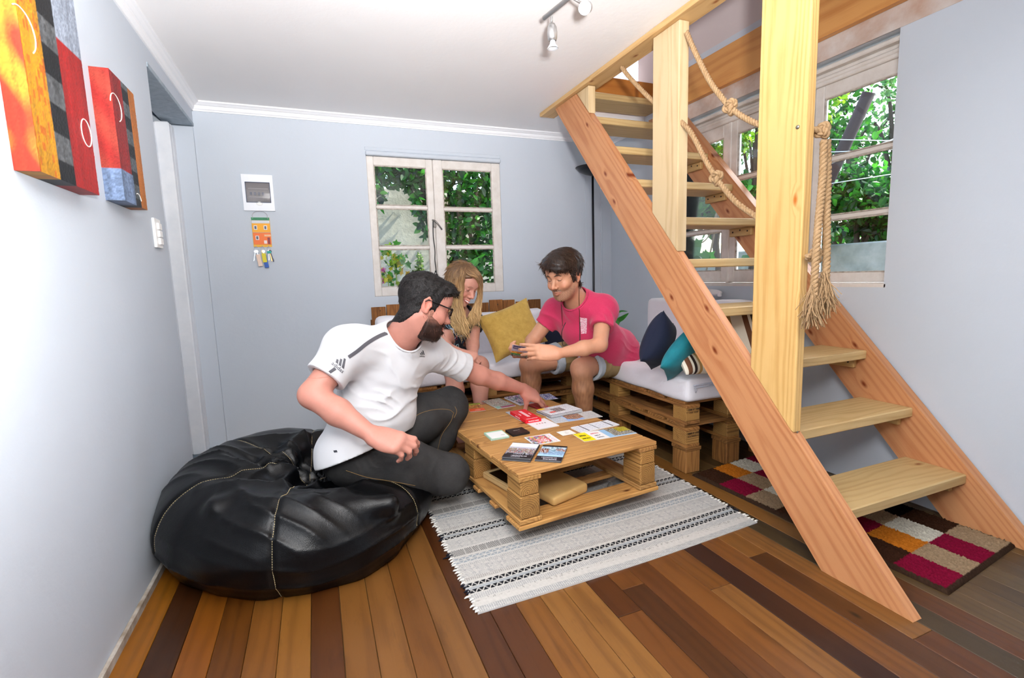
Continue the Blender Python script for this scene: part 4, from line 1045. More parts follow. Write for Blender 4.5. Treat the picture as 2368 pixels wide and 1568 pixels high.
def mesh_obj(name, parts, mats, parent=None, colf=None, gc=None):
    Vs = []; Fs = []; n = 0
    for V, Q in parts: Vs.append(V); Fs.append(Q+n); n += len(V)
    V = np.concatenate(Vs); Q = np.concatenate(Fs)
    me = bpy.data.meshes.new(name)
    c = np.array([(V[:, 0].min()+V[:, 0].max())/2, (V[:, 1].min()+V[:, 1].max())/2, V[:, 2].min()]) if parent is None else np.zeros(3)
    me.vertices.add(len(V)); me.vertices.foreach_set('co', (V-c).astype(np.float32).ravel())
    me.loops.add(Q.size); me.loops.foreach_set('vertex_index', Q.astype(np.int32).ravel())
    me.polygons.add(len(Q)); me.polygons.foreach_set('loop_start', np.arange(0, Q.size, 4, dtype=np.int32)); me.polygons.foreach_set('loop_total', np.full(len(Q), 4, np.int32))
    me.update(calc_edges=True); me.validate(); me.polygons.foreach_set('use_smooth', np.ones(len(me.polygons), bool))
    if colf is not None and len(me.vertices) == len(V):
        C = colf(V); a = me.attributes.new('col', 'FLOAT_COLOR', 'POINT'); a.data.foreach_set('color', np.hstack([C, np.ones((len(C), 1))]).astype(np.float32).ravel())
    for m in (mats if isinstance(mats, list) else [mats]): me.materials.append(m)
    o = bpy.data.objects.new(name, me); o.location = c; COL.objects.link(o)
    if parent is not None: attach(o, parent)
    return o
def boxd(P, lo, hi):
    c = (V3(lo)+V3(hi))/2; h = (V3(hi)-V3(lo))/2; q = np.abs(P-c.astype(np.float32))-h.astype(np.float32)
    return np.max(q, -1)
class Fr:
    """local frame: x right, y forward, z up, scale s"""
    def __init__(s, c, F, U, sc=1.0):
        F = V3(F); F /= np.linalg.norm(F); X = np.cross(F, V3(U)); X /= np.linalg.norm(X); s.R = np.array([X, F, np.cross(X, F)]).T; s.c = V3(c); s.s = sc
    def w(s, *p): return s.c+s.R@(V3(p)*s.s)
    def loc(s, P): return ((P-s.c)@s.R)/s.s
def build_head(S, H, female=False, smile=0.0, jaw=1.0, g=0):
    w = H.w; k = H.s
    def E(c, r, kk=.02, op='u', tilt=None, g=g):
        R = H.R if tilt is None else H.R@tilt
        S.ell(w(*c), V3(r)*k, R, kk*k, op, g)
    def C(a, b, r1, r2=None, kk=.01, op='u', g=g): S.rc(w(*a), w(*b), r1*k, (r1 if r2 is None else r2)*k, kk*k, op, None, g)
    rx = lambda a: np.array([[1, 0, 0], [0, math.cos(a), -math.sin(a)], [0, math.sin(a), math.cos(a)]])
    E((0, -.018, .032), (.077, .098, .086), .0, g=g)
    E((0, .022, .022), (.070, .066, .070), .03)
    E((0, .030, -.040), (.058*jaw, .056, .075), .03)
    E((0, .026, -.085), (.046*jaw, .048, .036), .03)
    E((0, .066, -.106), (.017*jaw, .015, .014), .024)
    for s in (-1, 1):
        C((s*.052*jaw, -.012, -.05), (s*.026*jaw, .05, -.098), .016, .014, .025)       # jaw line
        E((s*.044, .055, -.030), (.020, .020, .017), .022)                              # cheek bones
        C((s*.012, .086, .021), (s*.042, .070, .020), .0085 if not female else .006, .006, .014)  # brow ridge
    E((0, .060, .052), (.052, .032, .040), .03)                                        # forehead
    for s in (-1, 1): E((s*.031, .094, .001), (.0175, .017, .0115), .012, 's')            # sockets
    for s in (-1, 1):
        S.ell(w(s*.031, .0735, -.001), V3((.0130, .0130, .0122))*k, H.R, .004*k, 'u', g)  # lowered lids over the eyeballs
        C((s*.019, .085, .0075), (s*.043, .079, .0065), .0035, .003, .006)
        C((s*.020, .083, -.011), (s*.042, .077, -.010), .0035, .003, .007)
    C((0, .083, .012), (0, .104, -.030), .0068, .0095, .012); E((0, .1065, -.036), (.0115, .0125, .0100), .008)
    for s in (-1, 1):
        E((s*.0125, .0960, -.0405), (.0075, .0105, .0075), .006)
        E((s*.0065, .103, -.0475), (.0035, .0050, .0028), .003, 's')
    m = smile
    C((0, .0955, -.052), (0, .0915, -.063), .0035, .004, .012)
    zc = -.068+.008*m; wd = .022+.007*m; yc = .074
    C((-wd, yc, zc), (0, .0935, -.0665), .0035, .0062, .007); C((wd, yc, zc), (0, .0935, -.0665), .0035, .0062, .007)
    C((-wd*.85, yc, zc-.004), (0, .0905, -.0765), .0040, .0070, .007); C((wd*.85, yc, zc-.004), (0, .0905, -.0765), .0040, .0070, .007)
    if m > .5:
        C((-wd*.8, yc+.008, zc-.0035), (0, .1000, -.0712-.001), .0022, .0034, .003, 's'); C((wd*.8, yc+.008, zc-.0035), (0, .1000, -.0712-.001), .0022, .0034, .003, 's')
    else:
        C((-wd, yc+.004, zc-.003), (0, .1005, -.0708), .0012, .0016, .003, 's'); C((wd, yc+.004, zc-.003), (0, .1005, -.0708), .0012, .0016, .003, 's')
    if m > .2:
        for s in (-1, 1):
            E((s*.040, .066, -.040), (.017, .018, .016), .014)
            C((s*.019, .094, -.044), (s*(wd+.008), .078, -.070), .0010, .0010, .008, 's')
    for s in (-1, 1):                                                                   # ears
        E((s*.0785, -.012, -.010), (.0075, .0185, .0300), .006, 'u', rx(-.2), 1)
        E((s*.0855, -.010, -.006), (.0060, .0105, .0165), .005, 's', rx(-.2), 1)
        C((s*.084, -.026, .006), (s*.085, -.012, .020), .0040, .0045, .004, 'u', 1); C((s*.085, -.012, .020), (s*.083, .000, .010), .0045, .0035, .004, 'u', 1)
        C((s*.084, -.027, -.002), (s*.081, -.018, -.026), .0038, .0042, .005, 'u', 1); E((s*.080, -.006, -.034), (.0055, .0075, .0085), .006, 'u', None, 1)
        E((s*.083, .004, -.008), (.004, .005, .006), .004, 'u', None, 1)
def head_col(L, base, lip, brow, female=False, stub=None, smile=0.0, browc=None):
    """skin colour by position on the head (L = local coords)"""
    x, y, z = L[:, 0], L[:, 1], L[:, 2]; ax = np.abs(x); C = np.tile(base, (len(L), 1)).astype(float)
    def mixc(m, c): 
        nonlocal C
        C = C*(1-m[:, None])+np.array(c)[None]*m[:, None]
    red = base*np.array([1.0, .72, .66])
    mixc(.55*np.exp(-(((ax-.045)/.02)**2+((z+.035)/.018)**2))*(y > .03), red)
    mixc(.55*np.exp(-((x/.013)**2+((z+.038)/.014)**2))*(y > .085), red)
    mixc(.6*np.exp(-(((ax-.082)/.008)**2+((z+.01)/.03)**2)), base*np.array([1.0, .62, .55]))
    mixc(.35*np.exp(-(((ax-.031)/.018)**2+((z-.000)/.011)**2))*(y > .05), base*np.array([.80, .62, .60]))
    wd = .024+.007*smile; zl = -.0710+.009*smile*(ax/wd)**2
    lipm = smoothstep(1.25, .85, np.sqrt((ax/wd)**2+((z-zl)/(.0095*(1-.55*(ax/wd)**2)+1e-4))**2))*(y > .065); mixc(.85*lipm, lip)
    if smile > .5:
        t = smoothstep(1.1, .8, np.sqrt((ax/(wd*.78))**2+((z-zl+.0002)/.0030)**2))*(y > .07); mixc(t, (.86, .83, .78))
    else: mixc(.7*smoothstep(1.2, .6, np.sqrt((ax/wd)**2+((z-zl+.001)/.0013)**2))*(y > .06), (.12, .03, .03))
    zz = .0205+.004*np.sin((ax-.014)/.034*math.pi)-.003*(ax > .04)
    bm = smoothstep(1.2, .7, np.sqrt(((ax-.030)/.020)**2+((z-zz)/(.0042 if not female else .0026))**2))*(y > .05); mixc(bm*(.9 if not female else .55), browc if browc is not None else brow)
    zz = -.0055+.002*((ax-.031)/.012)**2
    mixc(.95*smoothstep(1.2, .7, np.sqrt(((ax-.031)/.0145)**2+((z-zz)/.0021)**2))*(y > .06), (.02, .012, .01))
    mixc(.8*np.exp(-(((ax-.0065)/.0035)**2+((z+.0485)/.003)**2))*(y > .09), (.10, .03, .025))
    if stub is not None:
        amt, sc = stub; n = .75+.25*vnoise(L*900, 3)
        beard = smoothstep(-.040, -.065, z-.25*np.maximum(0, .03-y))*smoothstep(-.01, .02, y)*smoothstep(.25, .6, 1-lipm)
        must = smoothstep(1.3, .7, np.sqrt((ax/.028)**2+((z+.058)/.0075)**2))*(y > .07)*(1-lipm)
        mixc(np.clip(beard*amt*n, 0, 1), sc); mixc(np.clip(must*min(1, amt*1.8)*n, 0, 1), sc)
    return C
def build_hand(S, wrist, X, Z, side, curls, spread=.06, thumb=(.75, .35, .25), s=1.0, g=0, nails=None, fat=1.0):
    """X towards the fingers, Z out of the back of the hand, side=+1/-1 puts the thumb on +Y/-Y with Y = Z x X"""
    X = V3(X); X /= np.linalg.norm(X); Z = V3(Z); Z = Z-(Z@X)*X; Z /= np.linalg.norm(Z); Y = np.cross(Z, X)*side
    W = lambda p: V3(wrist)+(X*p[0]+Y*p[1]+Z*p[2])*s
    base = [(.088, .027, 0), (.092, .009, .002), (.088, -.009, .001), (.080, -.026, -.002)]
    Ls = [(.044, .027, .021), (.048, .030, .022), (.044, .028, .021), (.034, .021, .019)]; rr = [.0098, .0100, .0094, .0084]
    for i in range(4):
        b = V3(base[i]); S.rc(W((.004, b[1]*.55, 0)), W(b-V3((.004, 0, .003))), .0150*s*fat, .0118*s*fat, .018*s, g=g)
        a = spread*(1.5-i)*.66; pos = b.copy(); ang = 0.0; r = rr[i]*fat
        for j in range(3):
            ang += curls[i][j]; d = V3((math.cos(ang)*math.cos(a), math.sin(a)*math.cos(min(ang, 1.2)), -math.sin(ang)))
            q = pos+d*Ls[i][j]; S.rc(W(pos), W(q), r*s, (r*.90)*s, .004*s if j else .009*s, g=g)
            if j == 0: S.ell(W(pos+V3((0, 0, .001))), V3((.0115, .0105, .0105))*s*fat, np.array([X, Y, Z]).T, .006*s, g=g)
            pos = q; r *= .90
        if nails is not None: nails.append((W(pos-d*.004+V3((math.sin(ang), 0, math.cos(ang)))*r), .0075*s))
    S.ell(W((.045, .002, -.008)), V3((.046, .038, .016))*s*fat, np.array([X, Y, Z]).T, .02*s, g=g)
    S.ell(W((.028, .022, -.014)), V3((.030, .016, .015))*s*fat, np.array([X, Y, Z]).T, .016*s, g=g)
    t0, t1, t2 = thumb; p = V3((.016, .022, -.010)); ang = t0; down = .35+t2*.5
    for j, (L, r) in enumerate(((.040, .0145), (.034, .0112), (.026, .0098))):
        d = V3((math.cos(ang)*math.cos(down), math.sin(ang)*math.cos(down), -math.sin(down))); q = p+d*L
        S.rc(W(p), W(q), r*s*fat, r*.9*s*fat, .010*s if j == 0 else .004*s, g=g); p = q; ang -= t1; down += t2*.5
    if nails is not None: nails.append((W(p+V3((0, .0, .008))), .008*s))
def skin_mat(name, rough=.48):
    m = vcol(name, rough, .35, bump=.12, bscale=350, bdist=.0015, sss=.06, var=.10, vscale=45)
    return m
def surf_mesh(S, lo, hi, h, fine=(), groups=None, post=None):
    """coarse mesh of the body with finer boxes cut out of it, all from the same distance field"""
    parts = []
    D, l, n = S.grid(lo, hi, h, groups)
    if fine or post:
        P = gridpts(l, n, h)
        if post: D = post(P, D)
        for (a, b, _) in fine: D = np.maximum(D, -(boxd(P, V3(a)+h*.8, V3(b)-h*.8)))
    parts.append(polygonize(D, l, h))
    for (a, b, hf) in fine:
        D, l, n = S.grid(a, b, hf, groups)
        if post: D = post(gridpts(l, n, hf), D)
        parts.append(polygonize(D, l, hf))
    return parts
def hair_cap(S, H, thick, groups, h=.0025, pad=.16, noise=.0012):
    """hair as a shell over the skull: thick(local) gives its depth, negative where there is none"""
    lo = H.c-pad*H.s; hi = H.c+pad*H.s; D, l, n = S.grid(lo, hi, h, groups); P = gridpts(l, n, h)
    m = D < .045; L = H.loc(P[m]); T = thick(L)*H.s
    D2 = np.full_like(D, .05); D2[m] = D[m]-T+vnoise(L*170, 4)*noise
    return polygonize(D2, l, h)
def bvh_of(parts):
    from mathutils.bvhtree import BVHTree
    V = np.concatenate([p[0] for p in parts]); n = 0; F = []
    for v, q in parts: F += [tuple(int(i)+n for i in f) for f in q]; n += len(v)
    return BVHTree.FromPolygons([tuple(v) for v in V], F)
# ================================================================ beanbag
def beanbag():
    c = V3((-.080, 2.075, 0)); S = Sdf()
    n = 20
    for i in range(n):
        a0, a1 = 2*PI*i/n, 2*PI*(i+1)/n; R0 = lambda a: (.340+.015*math.cos(2*a+.4), .345+.015*math.sin(3*a)); 
        z = lambda a: .138+.022*math.cos(a-2.5)
        r = lambda a: .160+.016*math.cos(a-2.6)-.028*max(0, math.cos(a-.25))
        p = lambda a: c+V3((R0(a)[0]*math.cos(a), R0(a)[1]*math.sin(a), z(a)-.01*(1 if math.cos(a-.2) > 0 else 0)))
        S.rc(p(a0), p(a1), r(a0), r(a1), .05)
    S.ell(c+V3((0, 0, .11)), (.36, .35, .125), k=.06)
    # collapsed top: lobes and ridges swirling into the hollow
    S.ell(c+V3((.05, -.01, .36)), (.17, .12, .17), k=.08, op='s')
    def px(u, v, z): return on(u, v, 2, z)
    S.rc(px(470, 1095, .27), px(560, 1110, .28), .045, .030, .05); S.rc(px(560, 1110, .28), px(640, 1125, .25), .032, .022, .04)
    S.rc(px(560, 1050, .275), px(650, 1085, .27), .035, .025, .05); S.rc(px(650, 1085, .27), px(655, 1130, .24), .025, .02, .04)
    S.rc(px(640, 1195, .24), px(900, 1165, .22), .045, .04, .05)
    S.rc(px(690, 1040, .275), px(640, 1090, .26), .03, .02, .05)
    S.rc(px(500, 1175, .28), px(610, 1160, .25), .03, .018, .04)
    lo, hi = c-V3((.56, .56, .02)), c+V3((.60, .60, .44)); h = .0062; D, l, n_ = S.grid(lo, hi, h); P = gridpts(l, n_, h); m = D < .04; Q = P[m]; d = D[m]
    q = Q-c.astype(np.float32); rad = np.sqrt(q[:, 0]**2+q[:, 1]**2); ang = np.arctan2(q[:, 1], q[:, 0]); top = smoothstep(.12, .24, Q[:, 2])
    W = Q+(np.stack([vnoise(Q*7, 5), vnoise(Q*7, 6), 0*rad], -1)*.06).astype(np.float32); w2 = W-c.astype(np.float32); an = np.arctan2(w2[:, 1]-.02, w2[:, 0]-.03); rd = np.sqrt(w2[:, 0]**2+w2[:, 1]**2)
    ph = an*2.5+rd*9+vnoise(Q*6, 15)*1.5; rid = (1-np.abs(np.sin(ph)))**1.3; d = d-rid*.030*top*smoothstep(.44, .20, rad)+.010*top
    ph = an*5.5-rd*14+vnoise(Q*10, 16)*2.0; d = d-((1-np.abs(np.sin(ph)))**1.8)*.014*top*np.clip(vnoise(Q*8, 17)+.4, 0, 1)*smoothstep(.47, .30, rad)
    ph = (Q@V3((.8, .5, .4)).astype(np.float32))*34+vnoise(Q*9, 18)*3; d = d-((1-np.abs(np.sin(ph)))**1.6)*.010*top*np.clip(vnoise(Q*7, 19), 0, 1)
    d = d+vnoise(Q*14, 9)*.007
    # side: seam grooves and long horizontal slack folds
    ph = Q[:, 2]*48+vnoise(Q*9, 11)*2.4; d = d-((1-np.abs(np.sin(ph)))**2)*.008*(1-top)*np.clip(vnoise(Q*11, 14)+.5, 0, 1)
    for a in SEAM_A: d = d+.006*np.exp(-((np.angle(np.exp(1j*(ang-a)))*rad)/.008)**2)
    d = np.maximum(d, .001-Q[:, 2]); d = np.maximum(d, XL+.004-Q[:, 0])
    D = D.copy(); D[m] = d; V, F = polygonize(D, l, h)
    root = thing('beanbag', c, 'large slumped black leather beanbag against the left wall', 'beanbag')
    k = NT('black_leather'); k.set(.3, .28); tc = k.n('TexCoord').outputs['Object']; k.b.inputs['Base Color'].default_value = lin('030406')
    v = k.n('TexVoronoi'); v.inputs['Scale'].default_value = 330; k.l(tc, v.inputs['Vector']); k.bump(k.math('ADD', v.outputs['Distance'], k.math('MULTIPLY', k.noise(tc, 60, 3), 1.5)), .22, .0012)
    k.l(k.math('MULTIPLY_ADD', k.noise(tc, 7, 3), .2, .24), k.b.inputs['Roughness'])
    mesh_obj('cover', [(V, F)], k.m, root)
    bv = bvh_of([(V, F)]); mt = plain('cream_thread', 'b8a67c', .7)
    for a in SEAM_A:
        for off in (0.0, .012):
            pts = []
            for i, t in enumerate(np.linspace(0, 1, 60)):
                el = -.25+t*1.5; o = c+V3((0, 0, .12)); dv = V3((math.cos(a+off*2.2), math.sin(a+off*2.2), 0))*math.cos(el)+V3((0, 0, 1))*math.sin(el)
                st = o+dv*.9; hh = bv.ray_cast(Vector(st), Vector(-dv))
                if hh[0] is not None: pts.append(np.array(hh[0])+np.array(hh[1])*(.0006)*(1 if np.dot(hh[1], dv) > 0 else -1))
            if len(pts) > 6:
                P_ = np.array(pts); mb = MB(); L = np.r_[0, np.cumsum(np.linalg.norm(np.diff(P_, axis=0), axis=1))]; s = np.arange(0, L[-1], .0075)
                if off == 0:
                    for s0 in s:
                        e = [np.array([np.interp(x, L, P_[:, k_]) for k_ in range(3)]) for x in (s0, s0+.0048)]; mb.tube([e[0], (e[0]+e[1])/2, e[1]], .0011, 4)
                    o_ = mb.build('stitching', mt, root); o_['kind'] = 'stuff'
SEAM_A = [-1.78, -.62, .5, 1.5, 2.45, -2.75]
beanbag()
# ================================================================ things on the walls and ceiling
def canvas(label, y0, y1, z0, z1, dep, cols, seed):
    """stretched canvas on the left wall; cols(u across from the near side, v up) -> rgb"""
    r_ = np.random.RandomState(seed); n, m = 90, 120; root = thing('canvas_painting', (XL, (y0+y1)/2, z0), label, 'painting')
    U, Vv = np.meshgrid(np.linspace(-.22, 1.0, n), np.linspace(0, 1, m), indexing='ij'); C = np.zeros(U.shape+(3,))
    for i in range(n):
        for j in range(m): C[i, j] = cols(max(U[i, j], -1), Vv[i, j])
    g = vnoise(np.stack([U*60, Vv*9, U*0], -1).reshape(-1, 3), seed).reshape(U.shape); g2 = r_.normal(size=U.shape); C = np.clip(C*.50*(1+.22*g+.12*g2)[..., None], 0, 1)
    w = y1-y0; P = np.zeros(U.shape+(3,)); x = np.where(U < 0, dep*(1+U/.22), dep); y = np.where(U < 0, y0, y0+U*w)
    P[..., 0] = XL+x+.00015*g2; P[..., 1] = y; P[..., 2] = z0+Vv*(z1-z0)
    mb = MB(); mb.grid(P, col=C, smooth=False)
    # top, bottom and far sides folded round
    nb = 60; a = int(n*.22/1.22)
    for z, row in ((z0, 0), (z1, m-1)):
        E = P[a:, row]; q = E.copy(); q[:, 0] = XL+.001; mb.grid(np.stack([E, q], 0), col=np.stack([C[a:, row]*.9, C[a:, row]*.9], 0), smooth=False)
    E = P[-1]; q = E.copy(); q[:, 0] = XL+.001; mb.grid(np.stack([E, q], 0), col=np.stack([C[-1], C[-1]], 0), smooth=False)
    mb.build('painted_canvas', vcol('painted_canvas', .5, .3, bump=.12, bscale=260, bdist=.001), root)
    mb = MB(); mb.box((XL+dep/2-.001, (y0+y1)/2, (z0+z1)/2), (dep-.004, w-.004, z1-z0-.004), bev=0); mb.build('stretcher', m_pine, root)
    return root
H3 = lambda s: np.array(lin(s)[:3])
def white_ring(root, c, ry, rz, x, a0=0, a1=2*PI):
    mb = MB(); t = np.linspace(a0, a1, 40); mb.tube([(x, c[0]+ry*math.cos(a), c[1]+rz*math.sin(a)) for a in t], .0016, 5); mb.build('painted_ring', plain('white_paint_line', 'f2efe8', .5), root)
def c1(u, v):
    if u < .0:
        t = min(1, max(0, (math.sin(u*19+v*9)+math.sin(v*23+u*7)+(v-.45)*3)*.5+.5)); return H3('d8381c')*(1-t)+H3('e89a28')*t
    if u < .30: return H3('f0a818') if hashn(int(u*46), int(v*30)) > .2 else H3('e87818')
    if u < .55: return H3('15161a') if int((v*8.2+.3)) % 2 == 0 else H3('6a6c6e')*(.6+.8*hashn(int(u*40), int(v*60)))
    if v > .66: return H3('c8d4e8')*(.75+.3*hashn(int(u*30), int(v*70)))
    return H3('c81c18')
def c2(u, v):
    if v < .25 and u < .48: return H3('90a8d0')*(.7+.45*hashn(int(u*24), int(v*60)))
    if u < 0:
        t = min(1, max(0, math.sin(u*14+v*17)*.5+.5)); return H3('c02c26')*(1-t)+H3('cc4a38')*t
    if u < .44: return H3('b81c1c')*(.75+.35*hashn(int(u*50), int(v*60)))
    if u < .72: return H3('14161c') if int((v*9.0+.4)) % 2 == 0 else H3('6c7276')*(.6+.8*hashn(int(u*40), int(v*60)))
    return H3('e0801c')
cp = canvas('large abstract canvas of orange, red and black checks, nearer one on left wall', 1.415, 1.735, 1.262, 1.80, .045, c1, 3)
white_ring(cp, (1.43, 1.56), .05, .045, XL+.0455, -.9, 2.2); white_ring(cp, (1.70, 1.42), .03, .035, XL+.0455)
cp = canvas('smaller abstract canvas of red, black checks and pale blue beside the door opening', 1.925, 2.150, 1.277, 1.672, .050, c2, 5)
white_ring(cp, (1.95, 1.565), .045, .040, XL+.0505, -1.2, 3.0); white_ring(cp, (2.06, 1.29), .03, .03, XL+.0505, .3, 2.0)
m_plas = plain('white_switch_plastic', 'f4f4f2', .3)
t = thing('light_switch', (XL, 2.425, 1.17), 'white three-gang light switch on the left wall below the small canvas', 'switch')
mb = MB(); mb.box((XL+.005, 2.425, 1.22), (.010, .085, .118), bev=.004); mb.build('plate', m_plas, t)
for i in range(3): mb = MB(); mb.box((XL+.0125, 2.432, 1.188+i*.030), (.010, .042, .027), rotz(.0), bev=.0025); mb.build('rocker', m_plas, t)
mb = MB(); mb.box((XL+.0, 2.60, 1.24), (.004, .02, .03), bev=.001)
# fuse box
t = thing('fuse_box', (-.278, YB, 1.45), 'white fuse box with a smoky transparent door on the back wall', 'fuse box')
mb = MB()
y_ = YB-.006
for (a, b, c_, d_) in ((-.364, -.345, 1.452, 1.668), (-.211, -.192, 1.452, 1.668), (-.345, -.211, 1.452, 1.503), (-.345, -.211, 1.621, 1.668)): mb.box(((a+b)/2, y_, (c_+d_)/2), (b-a+.0005, .012, d_-c_), bev=.0005)
mb.build('cover', plain('fusebox_plastic', 'eceff6', .35), t)
mb = MB(); mb.box((-.278, YB-.002, 1.562), (.136, .003, .120), bev=0); mb.build('backplate', plain('fusebox_inner', '8c8688', .5), t)
for i in range(4): mb = MB(); mb.box((-.318+.022*i, YB-.005, 1.555), (.012, .008, .018), bev=.001); mb.build('breaker', plain('breaker_blue', '20406a', .4), t)
mb = MB(); mb.box((-.278, YB-.0055, 1.585), (.11, .004, .006), bev=.001); mb.box((-.278, YB-.0055, 1.535), (.11, .004, .004), bev=.001); mb.build('rail', plain('rail_grey', 'c8c4c6', .4), t)
k = NT('smoky_door'); k.set(.08, .5); k.b.inputs['Base Color'].default_value = lin('8a8588'); k.b.inputs['Alpha'].default_value = .45
mb = MB(); P = [[(-.278+a*.0665, YB-.012-.003*math.cos(b*1.5), 1.562+b*.0585) for b in np.linspace(-1, 1, 9)] for a in np.linspace(-1, 1, 9)]; mb.grid(np.array(P)); d = mb.build('door', k.m, t)
mb = MB()
for (cx_, cz, w_, h_) in ((0, .0595, .136, .004), (0, -.0595, .136, .004), (.0665, 0, .004, .12), (-.0665, 0, .004, .12)): mb.box((-.278+cx_, YB-.0125, 1.562+cz), (w_, .005, h_), bev=.0005)
mb.build('door_rim', plain('dark_rim', '2c3c58', .4), d); mb = MB(); mb.ell((-.276, YB-.012, 1.495), (.018, .004, .012)); mb.build('catch', m_plas, t)
# key holder shaped as a house front
t = thing('key_rack', (-.28, YB, 1.238), 'little orange and yellow house-shaped key rack hanging under the fuse box', 'key rack')
def panel(name, x0, x1, z0, z1, col, dy=.004): mb = MB(); mb.box(((x0+x1)/2, YB-dy, (z0+z1)/2), (x1-x0, .004, z1-z0), bev=.0006); return mb.build(name, plain(name+'_'+col, col, .5), t)
panel('board', -.331, -.229, 1.232, 1.412, 'e8b030', .003); panel('upper_storey', -.328, -.231, 1.322, 1.376, 'f2a818', .0065); panel('lower_storey', -.328, -.230, 1.247, 1.318, 'f2742a', .0065)
panel('eaves', -.330, -.231, 1.376, 1.394, 'd4d8dc', .0065); panel('signboard', -.331, -.230, 1.395, 1.412, '2e8a5c', .0065); panel('string_course', -.329, -.229, 1.3175, 1.3225, 'd09a7a', .0075)
lettering('Valparaiso, Chile', .012, M4(frame((1, 0, 0), (0, -1, 0)), (-.281, YB-.0090, 1.4035)), plain('ink_dark_green', '0c2818', .6), t, depth=.0002)
for (x, z) in ((-.311, 1.350), (-.256, 1.350), (-.306, 1.288)):
    mb = MB(); mb.box((x, YB-.009, z), (.019, .003, .026), bev=.0005); w_ = mb.build('window', plain('toy_white', 'f0ecf0', .5), t); mb = MB(); mb.box((x, YB-.0112, z), (.011, .002, .018), bev=0); mb.build('pane', plain('toy_slate', '3c4458', .4), w_)
mb = MB(); mb.box((-.247, YB-.009, 1.302), (.040, .003, .013), bev=.0005); mb.build('sign', plain('toy_sign', 'f0b078', .5), t)
lettering('BELLAVISTA', .0065, M4(frame((1, 0, 0), (0, -1, 0)), (-.247, YB-.0112, 1.302)), plain('ink_white_k', 'fbf4ea', .6), t, depth=.0002)
mb = MB(); mb.box((-.243, YB-.009, 1.270), (.014, .003, .040), bev=.0005); mb.build('door', plain('toy_door', '8c2c34', .5), t); mb = MB(); mb.box((-.262, YB-.009, 1.262), (.017, .003, .020), bev=.0005); mb.build('plaque', plain('toy_plaque', 'f0e0dc', .5), t)
mb = MB(); mb.tube(spline([(-.321, YB-.008, 1.404), (-.322, YB-.008, 1.428), (-.305, YB-.008, 1.445), (-.281, YB-.008, 1.450), (-.257, YB-.008, 1.445), (-.240, YB-.008, 1.428), (-.241, YB-.008, 1.404)], 40), .0016, 6); mb.build('hanger', plain('steel_wire', '9a9a9e', .3, metal=.8), t)
m_steel = plain('key_steel', 'b8bcc2', .3, metal=.9); m_brass = plain('key_brass', 'c8a468', .35, metal=.7)
def keyring(x, label, kinds):
    t = thing('keyring', (x, YB, 1.10), label, 'keys', 'keys on the little house rack'); mb = MB(); a = np.linspace(0, 2*PI, 24, endpoint=False)
    mb.tube([(x+.011*math.cos(q), YB-.012, 1.222+.011*math.sin(q)) for q in a], .0012, 5, closed=True); mb.tube([(x, YB-.008, 1.24), (x, YB-.012, 1.234)], .0014, 5); mb.build('ring', m_steel, t)
    for i, (dx, L, ty, m_) in enumerate(kinds):
        tip = V3((x+dx, YB-.010-.004*i, 1.212-L)); top = V3((x+dx*.2, YB-.012-.003*i, 1.212)); d = tip-top; d /= np.linalg.norm(d); s = np.cross(d, (0, 1, 0)); R = np.array([s, d, np.cross(s, d)]).T
        mb = MB()
        if ty == 'key':
            mb.lathe([(0, -.001), (.0085, -.001), (.0085, .001), (0, .001)], top+d*.008, 16, R, smooth=False); mb.box(top+d*(.014+(L-.02)/2), (.0055, L-.018, .002), R, bev=.0004)
            for q in range(3): mb.box(top+d*(L-.012-.006*q)+s*.0035, (.004, .003, .002), R, bev=.0003)
        else: mb.box(top+d*(L*.6), (.024, L*.7, .004), R, bev=.003)
        mb.build('key' if ty == 'key' else 'tag', m_, t)
keyring(-.318, 'left bunch of keys on the house rack, silver key with a pale tag', [(-.022, .075, 'key', m_steel), (.008, .05, 'key', m_steel), (.018, .105, 'tag', plain('tag_cream', 'e8ccb8', .5))])
keyring(-.282, 'middle bunch of keys on the house rack, brass key with a yellow and blue tag', [(-.002, .06, 'key', m_brass), (.012, .055, 'key', m_steel), (.016, .115, 'tag', plain('tag_blue', '1c58b0', .5)), (.008, .08, 'tag', plain('tag_yellow', 'd8c818', .5))])
keyring(-.247, 'right bunch of keys on the house rack, with a teal key cover', [(-.006, .07, 'key', m_steel), (.012, .075, 'key', m_brass), (.022, .08, 'key', plain('key_dark', '28244a', .4)), (.0, .022, 'tag', plain('tag_teal', '109a94', .5))])
